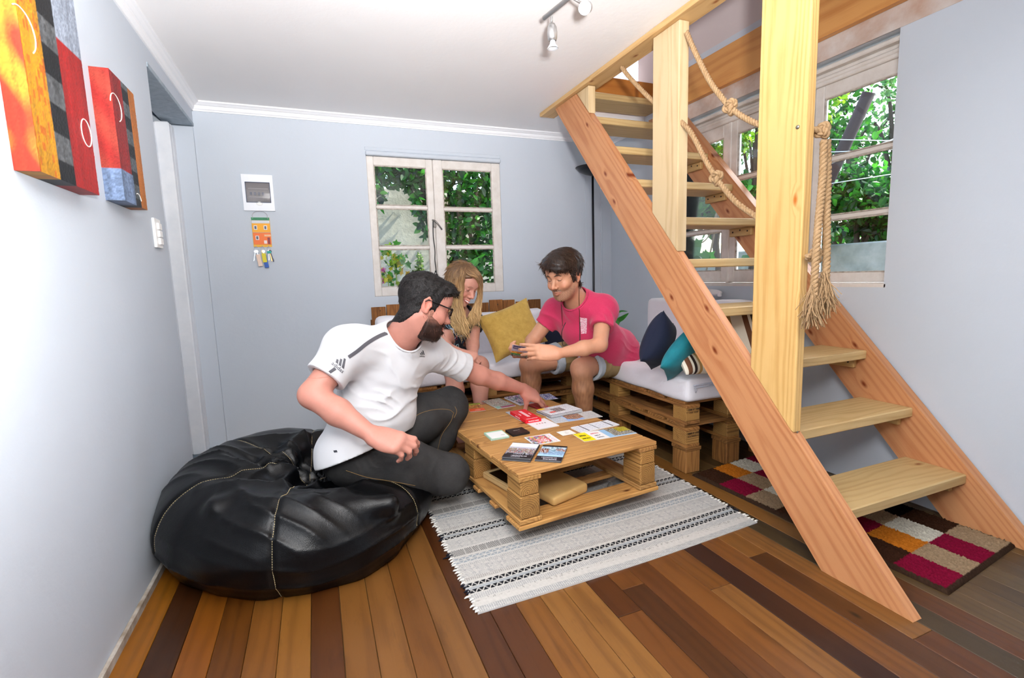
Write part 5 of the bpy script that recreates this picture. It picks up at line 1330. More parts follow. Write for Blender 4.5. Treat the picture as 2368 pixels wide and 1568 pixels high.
# spotlight bar
m_nickel = plain('brushed_nickel', 'b9b8b8', .32, metal=.85)
t = thing('ceiling_spotlight', (.93, 1.7, ZC), 'brushed nickel ceiling bar with two small spotlights', 'ceiling light')
A_ = on(1258, 42, 2, 1.99); B_ = A_+(on(1310, 0, 2, 1.99)-A_)*4.0
mb = MB(); mb.tube([A_, B_], .0085, 12); mb.build('bar', m_nickel, t); mb = MB(); mid_ = (A_+B_)/2; mb.lathe([(0, 0), (.05, 0), (.05, .02), (.045, .025), (0, .025)], mid_+V3((0, 0, ZC-1.99-.025)), 24); mb.tube([mid_, mid_+V3((0, 0, .06))], .008); mb.build('ceiling_rose', m_nickel, t)
def spot(base, c, d, lab):
    d = V3(d)/np.linalg.norm(d); R = frame(np.cross(d, (0.3, .9, .1)), d); L = .058
    mb = MB(); mb.tube([base, c-d*L*.5], .0045, 8); st = mb.build('stem', m_nickel, t)
    mb = MB(); mb.lathe([(0, -L*.55), (.012, -L*.55), (.0175, -L*.35), (.0205, 0), (.0185, L*.35), (.015, L*.5), (.013, L*.5), (.012, L*.38), (0, L*.38)], c, 28, R); sh = mb.build('spot_head', m_nickel, t)
    mb = MB(); mb.lathe([(.010, 0), (.012, .012), (.019, .022), (.0225, .028), (.021, .029), (.016, .02), (.007, .006), (0, .004)], c+d*L*.5, 28, R)
    k = NT('lamp_reflector'); k.set(.12, .6, .4); k.b.inputs['Base Color'].default_value = lin('e8ecf0'); mb.build('lamp', k.m, sh)
c_ = at(1277, 76, float((A_-V3((0, 0, HC)))@CF)+.02); spot(at(1275, 38, float((A_-V3((0, 0, HC)))@CF)), c_, V3((.03, .0, -1)), 1)
b2 = A_+(B_-A_)*.29; c2_ = on(1357, 17, 2, 1.96); spot(b2, c2_+V3((0, 0, 0)), at(1338, 22, 1.35)-at(1372, 12, 1.62), 2)
# floor lamp behind the stairs
t = thing('floor_lamp', (2.0, 3.28, 0), 'black floor lamp with an upturned bowl standing in the back corner', 'floor lamp')
lp = on(1372, 560, 1, 3.28); m_blk = plain('black_enamel', '0f1118', .35)
mb = MB(); mb.tube([(lp[0], 3.28, .02), (lp[0], 3.28, 1.73)], .0085, 12); mb.build('pole', m_blk, t); mb = MB(); mb.lathe([(0, 0), (.13, 0), (.13, .012), (.03, .025), (0, .03)], (lp[0], 3.28, 0.001), 32); mb.build('base', m_blk, t)
tz = on(1367, 406, 1, 3.28)[2]
mb = MB(); mb.lathe([(.006, -.004), (.02, 0), (.06, .012), (.10, .032), (.128, .062), (.125, .062), (.098, .036), (.058, .018), (0, .010)], (lp[0], 3.28, tz), 40); mb.build('lamp_shade', m_blk, t)
# pot plant in the corner behind the seated person
t = thing('potted_plant', (2.02, 3.02+.1, 0), 'green strap-leaved pot plant in the corner behind the person in pink', 'plant')
pc = at(1425, 800, 3.2); pc[2] = 0; mb = MB(); mb.lathe([(0, .0), (.06, .0), (.075, .12), (.08, .13), (.07, .13), (.065, .11), (0, .11)], pc+V3((0, 0, .48)), 24); mb.lathe([(0, 0), (.10, 0), (.10, .02), (.015, .03), (.015, .46), (.09, .47), (.09, .48), (0, .48)], pc, 24); mb.build('pot', plain('terracotta', '8a4a30', .8), t)
mg = plain('green_leaf', '2f8a2c', .45, c2='1c5c20', nscale=20); 
def leaf(mb, pts, w, n=12):
    P = spline(pts, n); T = np.gradient(P, axis=0); S_ = np.cross(T, CF); S_ /= np.linalg.norm(S_, axis=1)[:, None]; ww = w*np.sin(np.linspace(.12, PI*.99, n))**.8; mb.grid(np.stack([P+S_*ww[:, None], P+CF*.004, P-S_*ww[:, None]], 1))
for pts, w in (([pc+V3((0, 0, .60)), at(1428, 745, 3.2), at(1440, 735, 3.18), at(1454, 724, 3.15)], .016), ([pc+V3((0, 0, .60)), at(1425, 730, 3.2), at(1435, 720, 3.2), at(1452, 720, 3.2)], .007), ([pc+V3((0, 0, .60)), at(1410, 740, 3.25), at(1400, 725, 3.25)], .014), ([pc+V3((0, 0, .60)), at(1420, 745, 3.1), at(1415, 735, 3.05)], .012)):
    mb = MB(); leaf(mb, pts, w); mb.build('leaf', mg, t)
# ================================================================ outside the windows
m_leafs = vcol('foliage', .55, .35, sss=0); 
_k = m_leafs.node_tree; _b = _k.nodes['Principled BSDF']; 
def leafmat(name):
    m = bpy.data.materials.new(name); m.use_nodes = True; t = m.node_tree; b = t.nodes['Principled BSDF']; a = t.nodes.new('ShaderNodeAttribute'); a.attribute_name = 'col'
    t.links.new(a.outputs['Color'], b.inputs['Base Color']); b.inputs['Roughness'].default_value = .38
    tr = t.nodes.new('ShaderNodeBsdfTranslucent'); t.links.new(a.outputs['Color'], tr.inputs[0]); mx = t.nodes.new('ShaderNodeMixShader'); mx.inputs[0].default_value = .45
    t.links.new(b.outputs[0], mx.inputs[1]); t.links.new(tr.outputs[0], mx.inputs[2]); t.links.new(mx.outputs[0], t.nodes['Material Output'].inputs[0]); return m
m_leaf = leafmat('leaf')
def leaves(name, label, cat, pts, size, pal, seed, lobed=False, kind=None, parent=None, wood_paths=None, droop=.3):
    r = np.random.RandomState(seed); n = len(pts); V = []; F = []; C = []
    if lobed: shape = np.array([(0, 0), (.30, .12), (.50, .02), (.42, .38), (.55, .62), (.25, .62), (0, 1.0), (-.25, .62), (-.55, .62), (-.42, .38), (-.50, .02), (-.30, .12)])
    else: shape = np.array([(0, 0), (.22, .18), (.32, .45), (.20, .75), (0, 1.0), (-.20, .75), (-.32, .45), (-.22, .18)])
    m = len(shape)
    for i in range(n):
        d = r.normal(size=3); d[2] -= droop; d /= np.linalg.norm(d); s = np.cross(d, r.normal(size=3)); s /= np.linalg.norm(s); nn = np.cross(s, d); sz = size*r.uniform(.6, 1.3)
        k = len(V); c = pal[r.randint(len(pal))]*r.uniform(.4, 1.05)
        V.append(pts[i]+d*sz*.5+nn*sz*.04); C.append(c)
        for (x, y) in shape: V.append(pts[i]+s*x*sz+d*y*sz-nn*abs(x)*sz*.35); C.append(c)
        for j in range(m): F.append((k, k+1+j, k+1+(j+1) % m))
    mb = MB(); mb.add(np.array(V), F, col=np.clip(np.array(C), 0, 1)); 
    if parent is not None: o = mb.build(name, m_leaf, parent, attrs=('col',))
    else: o = mb.build(name, m_leaf, attrs=('col',)); tag(o, label, cat)
    if kind: o['kind'] = kind
    return o
G = [H3(s) for s in ('2f7a22', '3f9a2a', '1f5a1c', '58b034', '2a6a20')]; GD = [H3(s) for s in ('1c4c1c', '28641f', '153c16', '347a26')]
# back yard: weathered wall, vine, geranium
k = NT('weathered_render'); k.set(.9, .1); tc = k.n('TexCoord').outputs['Object']; f = k.noise(tc, 2.2, 6, .65); f2 = k.noise(tc, 9, 5, .7)
c = k.mix(k.math('MULTIPLY_ADD', f, 2.6, -.85), lin('cfcab8'), lin('a09c8c')); c = k.mix(k.math('MULTIPLY_ADD', f2, 1.5, -.6), c, lin('e0dcc8')); k.l(c, k.b.inputs['Base Color']); k.bump(f2, .5, .02)
mb = MB(); mb.box((1.3, 5.6, .9), (6.5, .2, 2.2), bev=.02); tag(mb.build('garden_wall', k.m), 'old weathered grey wall across the yard behind the back window', 'wall')
mb = MB(); mb.box((3.5, 4.0, -.06), (16, 12, .1), bev=0); mb.box((3.5, 4.0, -.06), (1, 1, .1), bev=0); struct(mb.build('ground_yard', plain('yard_soil', '6a5c48', .95, c2='4a4a30', nscale=3)))
r = np.random.RandomState(5)
def cloud(n, boxes):
    out = []
    w = np.array([b[2] for b in boxes], float); w /= w.sum()
    for i in range(n):
        c, e, _ = boxes[r.choice(len(boxes), p=w)]; q = r.normal(size=3); q /= np.linalg.norm(q); out.append(V3(c)+q*V3(e)*r.uniform(.2, 1)**.5)
    return np.array(out)
def bp_(u, v, y): return on(u, v, 1, y)
vine = thing('climbing_vine', (1.6, 5.2, 0), 'dense dark green climbing vine hanging over the yard wall outside the back window', 'vine')
leaves('leaf_mass', '', '', cloud(2600, [(bp_(1090, 430, 5.0), (.55, .30, .30), 3), (bp_(1090, 520, 5.0), (.40, .30, .35), 3), (bp_(1100, 610, 4.9), (.38, .25, .22), 2), (bp_(955, 400, 5.0), (.40, .25, .14), 2), (bp_(970, 450, 5.0), (.12, .12, .22), .5), (bp_(985, 510, 5.0), (.07, .08, .20), .3), (bp_(870, 420, 5.1), (.12, .2, .3), .5)]), .085, G+GD, 11, kind='stuff', parent=vine)
leaves('leaf_mass', '', '', cloud(900, [(bp_(930, 360, 5.15), (.9, .15, .2), 1), (bp_(1080, 370, 5.15), (.9, .15, .28), 1)]), .09, GD, 12, kind='stuff', parent=vine)
mb = MB()
for (a, b) in (((1078, 470), (1092, 640)), ((1100, 430), (1104, 640)), ((1060, 480), (1056, 600))): mb.tube(spline([bp_(*a, 5.0), bp_((a[0]+b[0])/2+4, (a[1]+b[1])/2, 5.05), bp_(*b, 5.0)], 12), .02, 8)
mb.build('stem', plain('vine_bark', '6a5a48', .9), vine)
gp = thing('geranium', bp_(905, 640, 3.95)*np.array([1, 1, 0])+V3((0, 0, .2)), 'pink flowering geranium with yellowing leaves outside the back window', 'plant')
leaves('leaf_mass', '', '', cloud(75, [(bp_(905, 590, 3.95), (.09, .09, .10), 1), (bp_(900, 640, 3.95), (.10, .09, .08), 1), (bp_(925, 600, 3.95), (.06, .06, .07), 1)]), .055, [H3('4a9a2c'), H3('3a8a24'), H3('9ab82c'), H3('c8b82c')], 13, lobed=True, kind='stuff', parent=gp)
leaves('yellow_leaf', '', '', np.array([bp_(937, 635, 3.9), bp_(932, 622, 3.92)]), .06, [H3('d8b028')], 14, lobed=True, parent=gp)
leaves('flower_head', '', '', cloud(60, [(bp_(886, 625, 3.9), (.02, .02, .025), 1), (bp_(884, 650, 3.9), (.015, .02, .02), 1)]), .018, [H3('e04a9a'), H3('f078b8')], 15, parent=gp, kind='stuff')
mb = MB(); mb.tube(spline([bp_(920, 668, 3.95), bp_(915, 630, 3.95), bp_(905, 590, 3.95), bp_(900, 560, 3.95)], 16), .006, 6); mb.tube(spline([bp_(900, 668, 3.95), bp_(895, 640, 3.93), bp_(886, 620, 3.9)], 12), .004, 6); mb.build('stem', plain('geranium_stem', '8a9a50', .7), gp)
h = thing('heather', bp_(967, 640, 4.1)*np.array([1, 1, 0])+V3((0, 0, .2)), 'slim feathery shrub right of the geranium outside the back window', 'shrub')
leaves('leaf_mass', '', '', cloud(700, [(bp_(968, 640, 4.1), (.05, .04, .10), 2), (bp_(971, 610, 4.1), (.028, .03, .10), 2), (bp_(955, 650, 4.1), (.05, .04, .06), 1)]), .02, [H3('6a9a30'), H3('8aa040'), H3('4a7a24')], 16, kind='stuff', parent=h)
mb = MB(); q_ = bp_(967, 700, 4.1).copy(); q_[2] = -.02; mb.tube([q_, bp_(968, 640, 4.1), bp_(971, 600, 4.1)], .004, 6); mb.build('stem', plain('heather_stem', '6a5030', .8), h)
# right-hand side: trees, leaning pole, low wall
def rp_(u, v, x): return on(u, v, 0, x)
mb = MB(); zt_ = rp_(1925, 566, 6.6)[2]; mb.box((6.6, 4.6, zt_/2-.3), (.18, 9.0, zt_+.6), bev=.02); tag(mb.build('low_wall', plain('whitewashed_wall', 'c4c4bc', .9, c2='8f948a', nscale=4)), 'pale low boundary wall beyond the right window', 'wall')
mb = MB(); a, b = rp_(2010, 213, 5.3), rp_(1928, 392, 5.3); a2 = a+(b-a)*2.6; mb.tube([a, (a+a2)/2, a2], .06, 12); tag(mb.build('pole', plain('dark_pole_wood', '3c3230', .9)), 'dark leaning timber pole among the trees outside the right window', 'pole')
mb = MB()
for (p, q) in (((1900, 322), (2080, 326)), ((1900, 428), (2080, 400)), ((1915, 352), (2080, 345)), ((1880, 395), (2070, 320))): mb.tube([rp_(*p, 5.2), rp_(*q, 5.2)], .005, 5)
tag(mb.build('wires', plain('pale_cable', 'd8d8d8', .6)), 'pale overhead wires crossing outside the right window', 'wires', kind='stuff')
def tree(label, c, rad, n, size, pal, seed, trunk, sub=8):
    root = thing('tree', (c[0], c[1], 0), label, 'tree'); global r; r = np.random.RandomState(seed)
    bx = [(V3(c)+r.normal(size=3)*V3(rad)*.55, V3(rad)*r.uniform(.35, .6), 1) for _ in range(sub)]
    leaves('leaf_mass', '', '', cloud(n, bx), size, pal, seed, kind='stuff', parent=root)
    mb = MB(); mb.tube(spline([(c[0], c[1], 0), (c[0]+.1, c[1], c[2]*.5), V3(c)], 12), np.linspace(trunk, trunk*.4, 12), 8)
    for b_ in bx[:6]: mb.tube(spline([(c[0]+.05, c[1], c[2]*.6), (V3(c)+b_[0])/2, b_[0]], 8), np.linspace(trunk*.4, trunk*.12, 8), 6)
    mb.build('trunk', plain('tree_bark', '4c4036', .9), root); return root
tree('broad bright green tree nearest outside the right window', rp_(2000, 480, 7.6), (1.0, 1.3, .50), 5200, .105, G, 21, .10, 11)
tree('dark leafy tree low down beyond the low wall, right window', rp_(1980, 520, 7.4), (.9, 1.6, .42), 4600, .10, GD+G[:2], 22, .08, 10)
tree('sparse silvery tree high against the sky, right window', rp_(1965, 300, 9.5), (1.2, 1.8, .6), 800, .10, [H3('6a9a58'), H3('88b070'), H3('4c8440')], 23, .12, 12)
tree('tall tree reaching into the upper right corner of the right window', rp_(2080, 250, 8.6), (.45, .6, .8), 600, .09, [H3('5c9450'), H3('7ab060')], 24, .10, 7)
tree('dark laurel tree outside the middle casement', rp_(1735, 420, 6.0), (.7, 1.0, .7), 3600, .09, GD+G, 25, .08, 10)
tree('tree with bright yellow green tips outside the middle casement', rp_(1745, 330, 5.4), (.4, .7, .45), 1300, .075, [H3('8ac030'), H3('5ca02c'), H3('a8d040')], 26, .06, 7)
tree('fig tree with large lobed leaves outside the far casement', rp_(1650, 470, 4.8), (.35, .55, .35), 500, .14, G, 27, .05, 6)
fg = thing('fig_branch', (4.0, 4.6, 0), 'fig branch with drooping lobed leaves low outside the far casement', 'branch'); r = np.random.RandomState(3)
leaves('leaf', '', '', np.array([rp_(u, v, 4.2) for u, v in ((1605, 580), (1615, 590), (1622, 572), (1636, 590), (1648, 585), (1598, 560), (1610, 600), (1655, 600), (1717, 590), (1725, 580), (1722, 600))]), .16, G[:2], 28, lobed=True, parent=fg, kind='stuff', droop=1.2)
mb = MB(); mb.tube(spline([rp_(1590, 575, 4.2), rp_(1625, 560, 4.2), rp_(1640, 545, 4.2)], 12), .008, 6); mb.tube(spline([rp_(1640, 545, 4.2), rp_(1660, 500, 4.3), (4.4, 4.9, 0)], 12), .012, 6); mb.build('stem', plain('fig_bark', '7a6a54', .9), fg)
mb = MB(); mb.box((4.9, 7.6, .9), (3.0, .2, 2.0), bev=.02); tag(mb.build('garden_wall', k.m), 'weathered wall section seen low through the far casement', 'wall')
# ================================================================ people
R_ = random.Random(11)
def strands(mb, V, N, flow, H, length, r, count, seed, cols, lift=.35, wig=.15, keep=None, segs=5):
    """hair strands lying along flow(local) over a set of root points"""
    rr = np.random.RandomState(seed); idx = rr.choice(len(V), size=min(count*3, len(V)), replace=len(V) < count*3); made = 0
    for i in idx:
        if made >= count: break
        p = V[i]; n = N[i]; L = H.loc(p[None])[0]
        if keep is not None and not keep(L): continue
        f = H.R@V3(flow(L)); f = f-(f@n)*n; q = np.linalg.norm(f)
        if q < 1e-3: continue
        f /= q; f = f+rr.normal(size=3)*wig; pts = []; ln = length*rr.uniform(.6, 1.2); pos = p-n*.003
        for s in range(segs):
            t = s/(segs-1); pts.append(pos+f*ln*t+n*(ln*lift*(t-t*t*1.15)))
        a = np.array([1, .9, .75, .5, .12])[:segs]*r if segs == 5 else np.linspace(1, .15, segs)*r
        mb.tube(pts, a, 3, col=cols[rr.randint(len(cols))], cap=False); made += 1
def vnormals(V, Q):
    N = np.zeros_like(V); a, b, c, d = (V[Q[:, i]] for i in range(4)); n = np.cross(c-a, d-b)
    for i in range(4): np.add.at(N, Q[:, i], n)
    return N/(np.linalg.norm(N, axis=1)[:, None]+1e-12)
def folds(Q, c, axis, freq, amp, rad, seed, warp=1.5):
    """soft cloth ridges across axis, fading away from c"""
    c = V3(c).astype(np.float32); a = V3(axis); a = (a/np.linalg.norm(a)).astype(np.float32); q = Q-c; r2 = (q*q).sum(-1)/(rad*rad)
    ph = (q@a)*freq*1.15+vnoise(Q*22, seed)*warp*1.5+vnoise(Q*45, seed+50)*.5; g = np.clip(vnoise(Q*28, seed+90)*1.1+.45, 0, 1)
    return (.35-(1-np.abs(np.sin(ph)))**1.8)*amp*1.5*g*np.exp(-r2)
def lc(s): return np.array(lin(s)[:3])
def hit_px(bvh, u, v, off=.001):
    d = ray(u, v); d = d/np.linalg.norm(d); h = bvh.ray_cast(Vector((0, 0, HC)), Vector(d))
    if h[0] is None: return None
    n = np.array(h[1]); n = n if n@d < 0 else -n
    return np.array(h[0])+n*off, n
def decal_strip(mb, bvh, poly, off=.0012, n=24, m=6, col=None):
    """patch on the surface seen inside a pixel quad poly = 4 corners (u, v); laid on the mesh"""
    A, B, C, D = [V3((*p, 0))[:2] for p in poly]; P = np.zeros((n, m, 3)); ok = True; last = None
    for i in range(n):
        for j in range(m):
            s, t = i/(n-1), j/(m-1); q = (A*(1-s)+B*s)*(1-t)+(D*(1-s)+C*s)*t; h = hit_px(bvh, q[0], q[1], off)
            if h is None: P[i, j] = last if last is not None else at(q[0], q[1], 2); continue
            P[i, j] = h[0]; last = h[0]
    mb.grid(P, col=col, smooth=True)
def surface_text(text, size_px, u, v, ang, bvh, mat, parent, name='lettering', off=.0015, shear=0.0, bold=0.0, sx=1.0):
    """lettering printed on a curved cloth: glyph outlines dropped onto the surface"""
    cu = bpy.data.curves.new(name, 'FONT'); cu.body = text; cu.size = 1.0; cu.align_x = 'CENTER'; cu.align_y = 'CENTER'; cu.shear = shear; cu.resolution_u = 2; cu.offset = bold
    t = bpy.data.objects.new(name, cu); COL.objects.link(t); me = bpy.data.meshes.new_from_object(t.evaluated_get(bpy.context.evaluated_depsgraph_get())); bpy.data.objects.remove(t)
    ca, sa = math.cos(ang), math.sin(ang)
    for vv in me.vertices:
        x, y = vv.co[0]*size_px*sx, vv.co[1]*size_px; q = (u+x*ca+y*sa, v+x*sa-y*ca); h = hit_px(bvh, q[0], q[1], off)
        vv.co = Vector(h[0]) if h else Vector(at(q[0], q[1], 2))
    me.materials.clear(); me.materials.append(mat); o = bpy.data.objects.new(name, me); COL.objects.link(o); attach(o, parent); return o
def cloth_part(name, S, lo, hi, h, mat, parent, post, fine=(), colf=None):
    parts = surf_mesh(S, lo, hi, h, fine, post=post); return mesh_obj(name, parts, mat, parent, colf), parts
def plane_d(P, c, n): n = V3(n)/np.linalg.norm(n); return (P-V3(c).astype(np.float32))@n.astype(np.float32)

def col_ring(shirt, T, c, r, up, fwd, mat, w):
    P = neck_loop(T, [(V3(c), r)], up, fwd)
    if len(P) > 8: mb = MB(); mb.tube(P, w, 8, closed=True); return mb.build('collar', mat, shirt)
# ---------------------------------------------------------------- person in white shirt
def person_white():
    root = thing('person', at(880, 1100, 2.05)*np.array([1, 1, 0])+np.array([0, 0, .2]), 'person in white T-shirt, dark jeans and glasses sitting on the beanbag, reaching over the table', 'person')
    H = Fr(at(984, 706, 1.95), CR*.87-CU*.31+CF*.38, CU, 1.0); S = Sdf()
    build_head(S, H, smile=.25, jaw=1.08)
    neckb = at(915, 800, 2.02)
    S.rc(H.w(0, -.03, -.06), neckb, .058, .068, .03); S.rc(H.w(0, .0, -.09), at(932, 796, 2.0), .038, .040, .03)
    sR, eR, wR = at(808, 803, 1.85), at(722, 913, 1.74), at(856, 1003, 1.72)
    sL, eL, wL = at(985, 812, 2.15), at(1108, 868, 2.34), at(1208, 899, 2.55)
    S.rc(neckb, sR, .06, .055, .03); S.rc(neckb, sL, .06, .055, .03)
    S.chain([sR, eR], [.056, .047], .02); S.rc(eR, eR*.55+wR*.45, .045, .047, .02); S.rc(eR*.55+wR*.45, wR, .047, .029, .02)
    S.chain([sL, eL], [.056, .045], .02); S.rc(eL, eL*.6+wL*.4, .045, .043, .02); S.rc(eL*.6+wL*.4, wL, .043, .027, .02)
    lat = sL-sR; lat[2] *= .5; lat /= np.linalg.norm(lat); front = np.cross(lat, (0, 0, 1)); front /= np.linalg.norm(front)
    if front@CF > 0: front = -front
    chest, belly, pel = at(893, 850, 2.04), at(868, 955, 2.02), at(838, 1035, 2.02)
    S.rc(chest, belly, .145, .14, .04, flat=(front, .72)); S.rc(belly, pel, .14, .145, .04, flat=(front, .8))
    nails = []
    build_hand(S, wR+(wR-eR)/np.linalg.norm(wR-eR)*.012, CR*.97-CU*.28+CF*.08, -CF*.68+CU*.68+CR*.1, 1, [(.26, .80, .4), (.38, .85, .4), (.50, .9, .45), (.64, .9, .45)], .16, (.50, .15, .6), 1.08, nails=nails, fat=1.12)
    xl = (at(1258, 938, 2.64)-wL); xl /= np.linalg.norm(xl)
    build_hand(S, wL+(wL-eL)/np.linalg.norm(wL-eL)*.008, xl+CU*.16, CU*.72-CF*.62+CR*.3, -1, [(.26, .18, .1), (.24, .18, .1), (.3, .2, .12), (.4, .25, .15)], .08, (.50, .05, .55), 1.12, nails=nails, fat=.98)
    base = lc('c08575')
    def col(V):
        L = H.loc(V); C = np.tile(base, (len(V), 1)); m = (np.abs(L[:, 0]) < .11) & (L[:, 2] > -.15) & (L[:, 1] > -.12) & (L[:, 1] < .13) & (L[:, 2] < .14)
        C[m] = head_col(L[m], base, lc('b8645a'), lc('20140f'), stub=None, smile=.2)
        s = vnoise(V*30, 2)[:, None]*.04+1; C = C*s
        for (c, r) in nails:
            w = np.exp(-((V-c)**2).sum(1)/(r*r*.6))[:, None]*.5; C = C*(1-w)+lc('f3c3b4')*w
        for j in (wR, wL, eR):
            w = np.exp(-((V-j)**2).sum(1)/(.06**2))[:, None]*.25; C = C*(1-w)+base*np.array([1.0, .78, .72])*w
        return C
    lo = np.minimum.reduce([neckb, sR, eR, wR, pel])-.22; hi = np.maximum.reduce([H.c, wL, sL])+np.array([.26, .22, .17])
    fine = [(H.c-.145, H.c+.14, .0022), (np.minimum(wR, eR)-.085, np.maximum.reduce([wR+np.array([.16, .12, .03]), eR+.06]), .0027), (np.minimum(wL-np.array([0, .1, .14]), eL-.07), np.maximum(wL+np.array([.18, .14, .08]), eL+.07), .0027)]
    body = surf_mesh(S, lo, hi, .0043, fine)
    b = mesh_obj('body', body, skin_mat('skin_fair'), root, col)
    # shirt
    T = Sdf(); T.rc(chest, belly, .158, .165, .05, flat=(front, .78)); T.rc(belly, pel, .165, .160, .05, flat=(front, .85)); T.rc(pel, at(818, 1058, 1.92), .158, .150, .05, flat=(front, .95))
    T.rc(neckb, sR, .085, .070, .045); T.rc(neckb, sL, .080, .068, .045); T.rc(chest, neckb, .152, .10, .05, flat=(front, .9))
    eRs = sR+(eR-sR)*1.3; eLs = sL+(eL-sL)*1.2
    T.rc(sR, eRs, .072, .080, .04); T.rc(sL, eLs, .070, .066, .04); T.rc(sR, chest, .075, .12, .06); T.rc(sL, chest, .07, .11, .06)
    cR = sR+(eR-sR)*.66; nR = (eR-sR)/np.linalg.norm(eR-sR); cL = sL+(eL-sL)*.70; nL = (eL-sL)/np.linalg.norm(eL-sL)
    hem = at(822, 1052, 1.86); hn = CR*.36-CU*.93; 
    nc = at(936, 771, 1.975); nc_up = H.w(0, 0, 0)-neckb
    def post(P, D):
        m = D < .03; Q = P[m]; d = D[m]
        pitR = at(868, 862, 1.93); pitL = at(985, 868, 2.1); wst = at(905, 985, 1.9)
        d = d+vnoise(Q*38, 21)*.0035+vnoise(Q*95, 22)*.0012
        d = d+folds(Q, wst, (.15, .1, 1), 40, .015, .17, 23, 1.3)+folds(Q, pitR, (.75, -.2, .6), 44, .013, .13, 24, 1.5)+folds(Q, pitL, (-.5, .2, 1), 42, .010, .12, 25, 1.3)
        d = d+folds(Q, at(1040, 835, 2.2), eL-sL+V3((0, 0, .1)), 48, .0055, .08, 26, 1.5)+folds(Q, at(785, 860, 1.8), np.cross(eR-sR, CF)+(eR-sR)*.3, 40, .005, .09, 27, 1.5)+folds(Q, at(770, 1030, 2.0), (1, .3, -.1), 36, .005, .12, 28, 1.5)
        nearR = ((Q-sR.astype(np.float32))@nR.astype(np.float32)); radR = np.linalg.norm(Q-sR.astype(np.float32)-nearR[:, None]*nR.astype(np.float32), axis=1)
        nearL = ((Q-sL.astype(np.float32))@nL.astype(np.float32)); radL = np.linalg.norm(Q-sL.astype(np.float32)-nearL[:, None]*nL.astype(np.float32), axis=1)
        cutR = (nearR-np.linalg.norm(cR-sR)); cutL = (nearL-np.linalg.norm(cL-sL))
        d = np.where((radR < .135) & (nearR > .05), np.maximum(d, cutR), d); d = np.where((radL < .12) & (nearL > .10), np.maximum(d, cutL), d)
        d = np.maximum(d, plane_d(Q, hem, hn))
        L = H.loc(Q)                                              # crew neck with a short V
        d = np.maximum(d, -(np.linalg.norm(Q-nc.astype(np.float32), axis=1)-.084)); D = D.copy(); D[m] = d; return D
    Db = {}
    def post2(P, D):
        D = post(P, D); m = D < .02
        lo_ = P.reshape(-1, 3)[0]; h_ = P[0, 0, 1, 2]-P[0, 0, 0, 2]
        B, _, n = S.grid(lo_, lo_+(np.array(P.shape[:3])-1)*h_+1e-6, float(h_)); B = B[:P.shape[0], :P.shape[1], :P.shape[2]]
        return np.maximum(D, -(B-.003))
    shirt, sp = cloth_part('shirt', T, lo, np.maximum.reduce([sL, H.c, eL])+.12, .0045, plain('white_jersey', 'd2d3d6', .8, bump=.1, bscale=600, bdist=.0008, sheen=.15), root, post2)
    sv = bvh_of(sp); m_ink = plain('grey_print', '57565c', .7); m_ink2 = plain('dark_print', '2a2b33', .7)
    mb = MB(); decal_strip(mb, sv, [(912, 762), (918, 768), (808, 830), (803, 821)], n=4, m=26); o = mb.build('stripe', m_ink, shirt)
    mb = MB(); seq = [(915, 765), (880, 776), (850, 793), (826, 812), (806, 826)]; SP = spline([(a, c, 0) for a, c in seq], 30); P = np.zeros((30, 3, 3))
    bpy.data.objects.remove(o)
    for i in range(30):
        t = SP[min(i+1, 29)]-SP[max(i-1, 0)]; t = t[:2]/np.linalg.norm(t[:2]); nn = np.array([-t[1], t[0]])
        for j in range(3):
            q = SP[i, :2]+nn*(j-1)*4.2; h = hit_px(sv, q[0], q[1], .0016); P[i, j] = h[0] if h else at(q[0], q[1], 1.9)
    mb.grid(P); mb.build('stripe', m_ink, shirt)
    mb = MB(); decal_strip(mb, sv, [(773, 849), (778, 855), (751, 873), (746, 869)], n=8, m=3); mb.build('stripe', m_ink, shirt)
    ang = math.atan2(858-838, 800-776)
    mb = MB(); ca, sa = math.cos(ang), math.sin(ang)
    for i, (w0, hh) in enumerate(((0, 9), (9, 15), (18, 21))):        # three slanted bars
        f = lambda x, y: (782+x*ca+y*sa, 843+x*sa-y*ca)
        decal_strip(mb, sv, [f(w0-8, 0), f(w0-1, 0), f(w0-1-hh*.55, hh), f(w0-8-hh*.55+2, hh-1)], n=5, m=5)
    mb.build('emblem', m_ink, shirt)
    surface_text('adidas', 12.5, 781, 850, ang, sv, m_ink, shirt, bold=.01, sx=1.1)
    mb = MB()
    for (w0, hh) in ((0, 4), (3.5, 7), (7, 10)): decal_strip(mb, sv, [(972+w0, 820), (974.6+w0, 821), (974.6+w0-hh*.3, 821-hh), (972+w0-hh*.3, 820-hh)], n=3, m=3)
    mb.build('emblem', m_ink2, shirt)
    surface_text('adidas', 5, 976, 824, .1, sv, m_ink2, shirt, bold=.01)
    mb = MB()
    decal_strip(mb, sv, [(771, 1042), (779, 1041), (781, 1046), (773, 1047)], n=6, m=4); mb.build('badge', m_ink2, shirt)
    col_ring(shirt, T, nc, .084, nc_up, front, plain('white_rib', 'd9dadd', .8), .0045)
    # jeans
    J = Sdf(); hR, kR, aR = at(808, 1052, 1.93), at(1038, 1096, 2.07), at(890, 1135, 2.28); hL, kL, aL = at(862, 1012, 2.08), at(1040, 938, 2.33), at(985, 1090, 2.33)
    J.rc(pel, at(835, 1060, 2.0), .120, .125, .04, flat=(front, .9)); J.chain([hR, hR*.45+kR*.55, kR], [.110, .102, .083], .05); J.chain([hL, hL*.45+kL*.55, kL], [.112, .104, .086], .05)
    J.chain([kR, kR*.5+aR*.5, aR], [.078, .066, .050], .03); J.chain([kL, kL*.55+aL*.45, aL], [.082, .074, .056], .03)
    kn2 = (kL-hL)/np.linalg.norm(kL-hL); kn1 = (kR-hR)/np.linalg.norm(kR-hR)
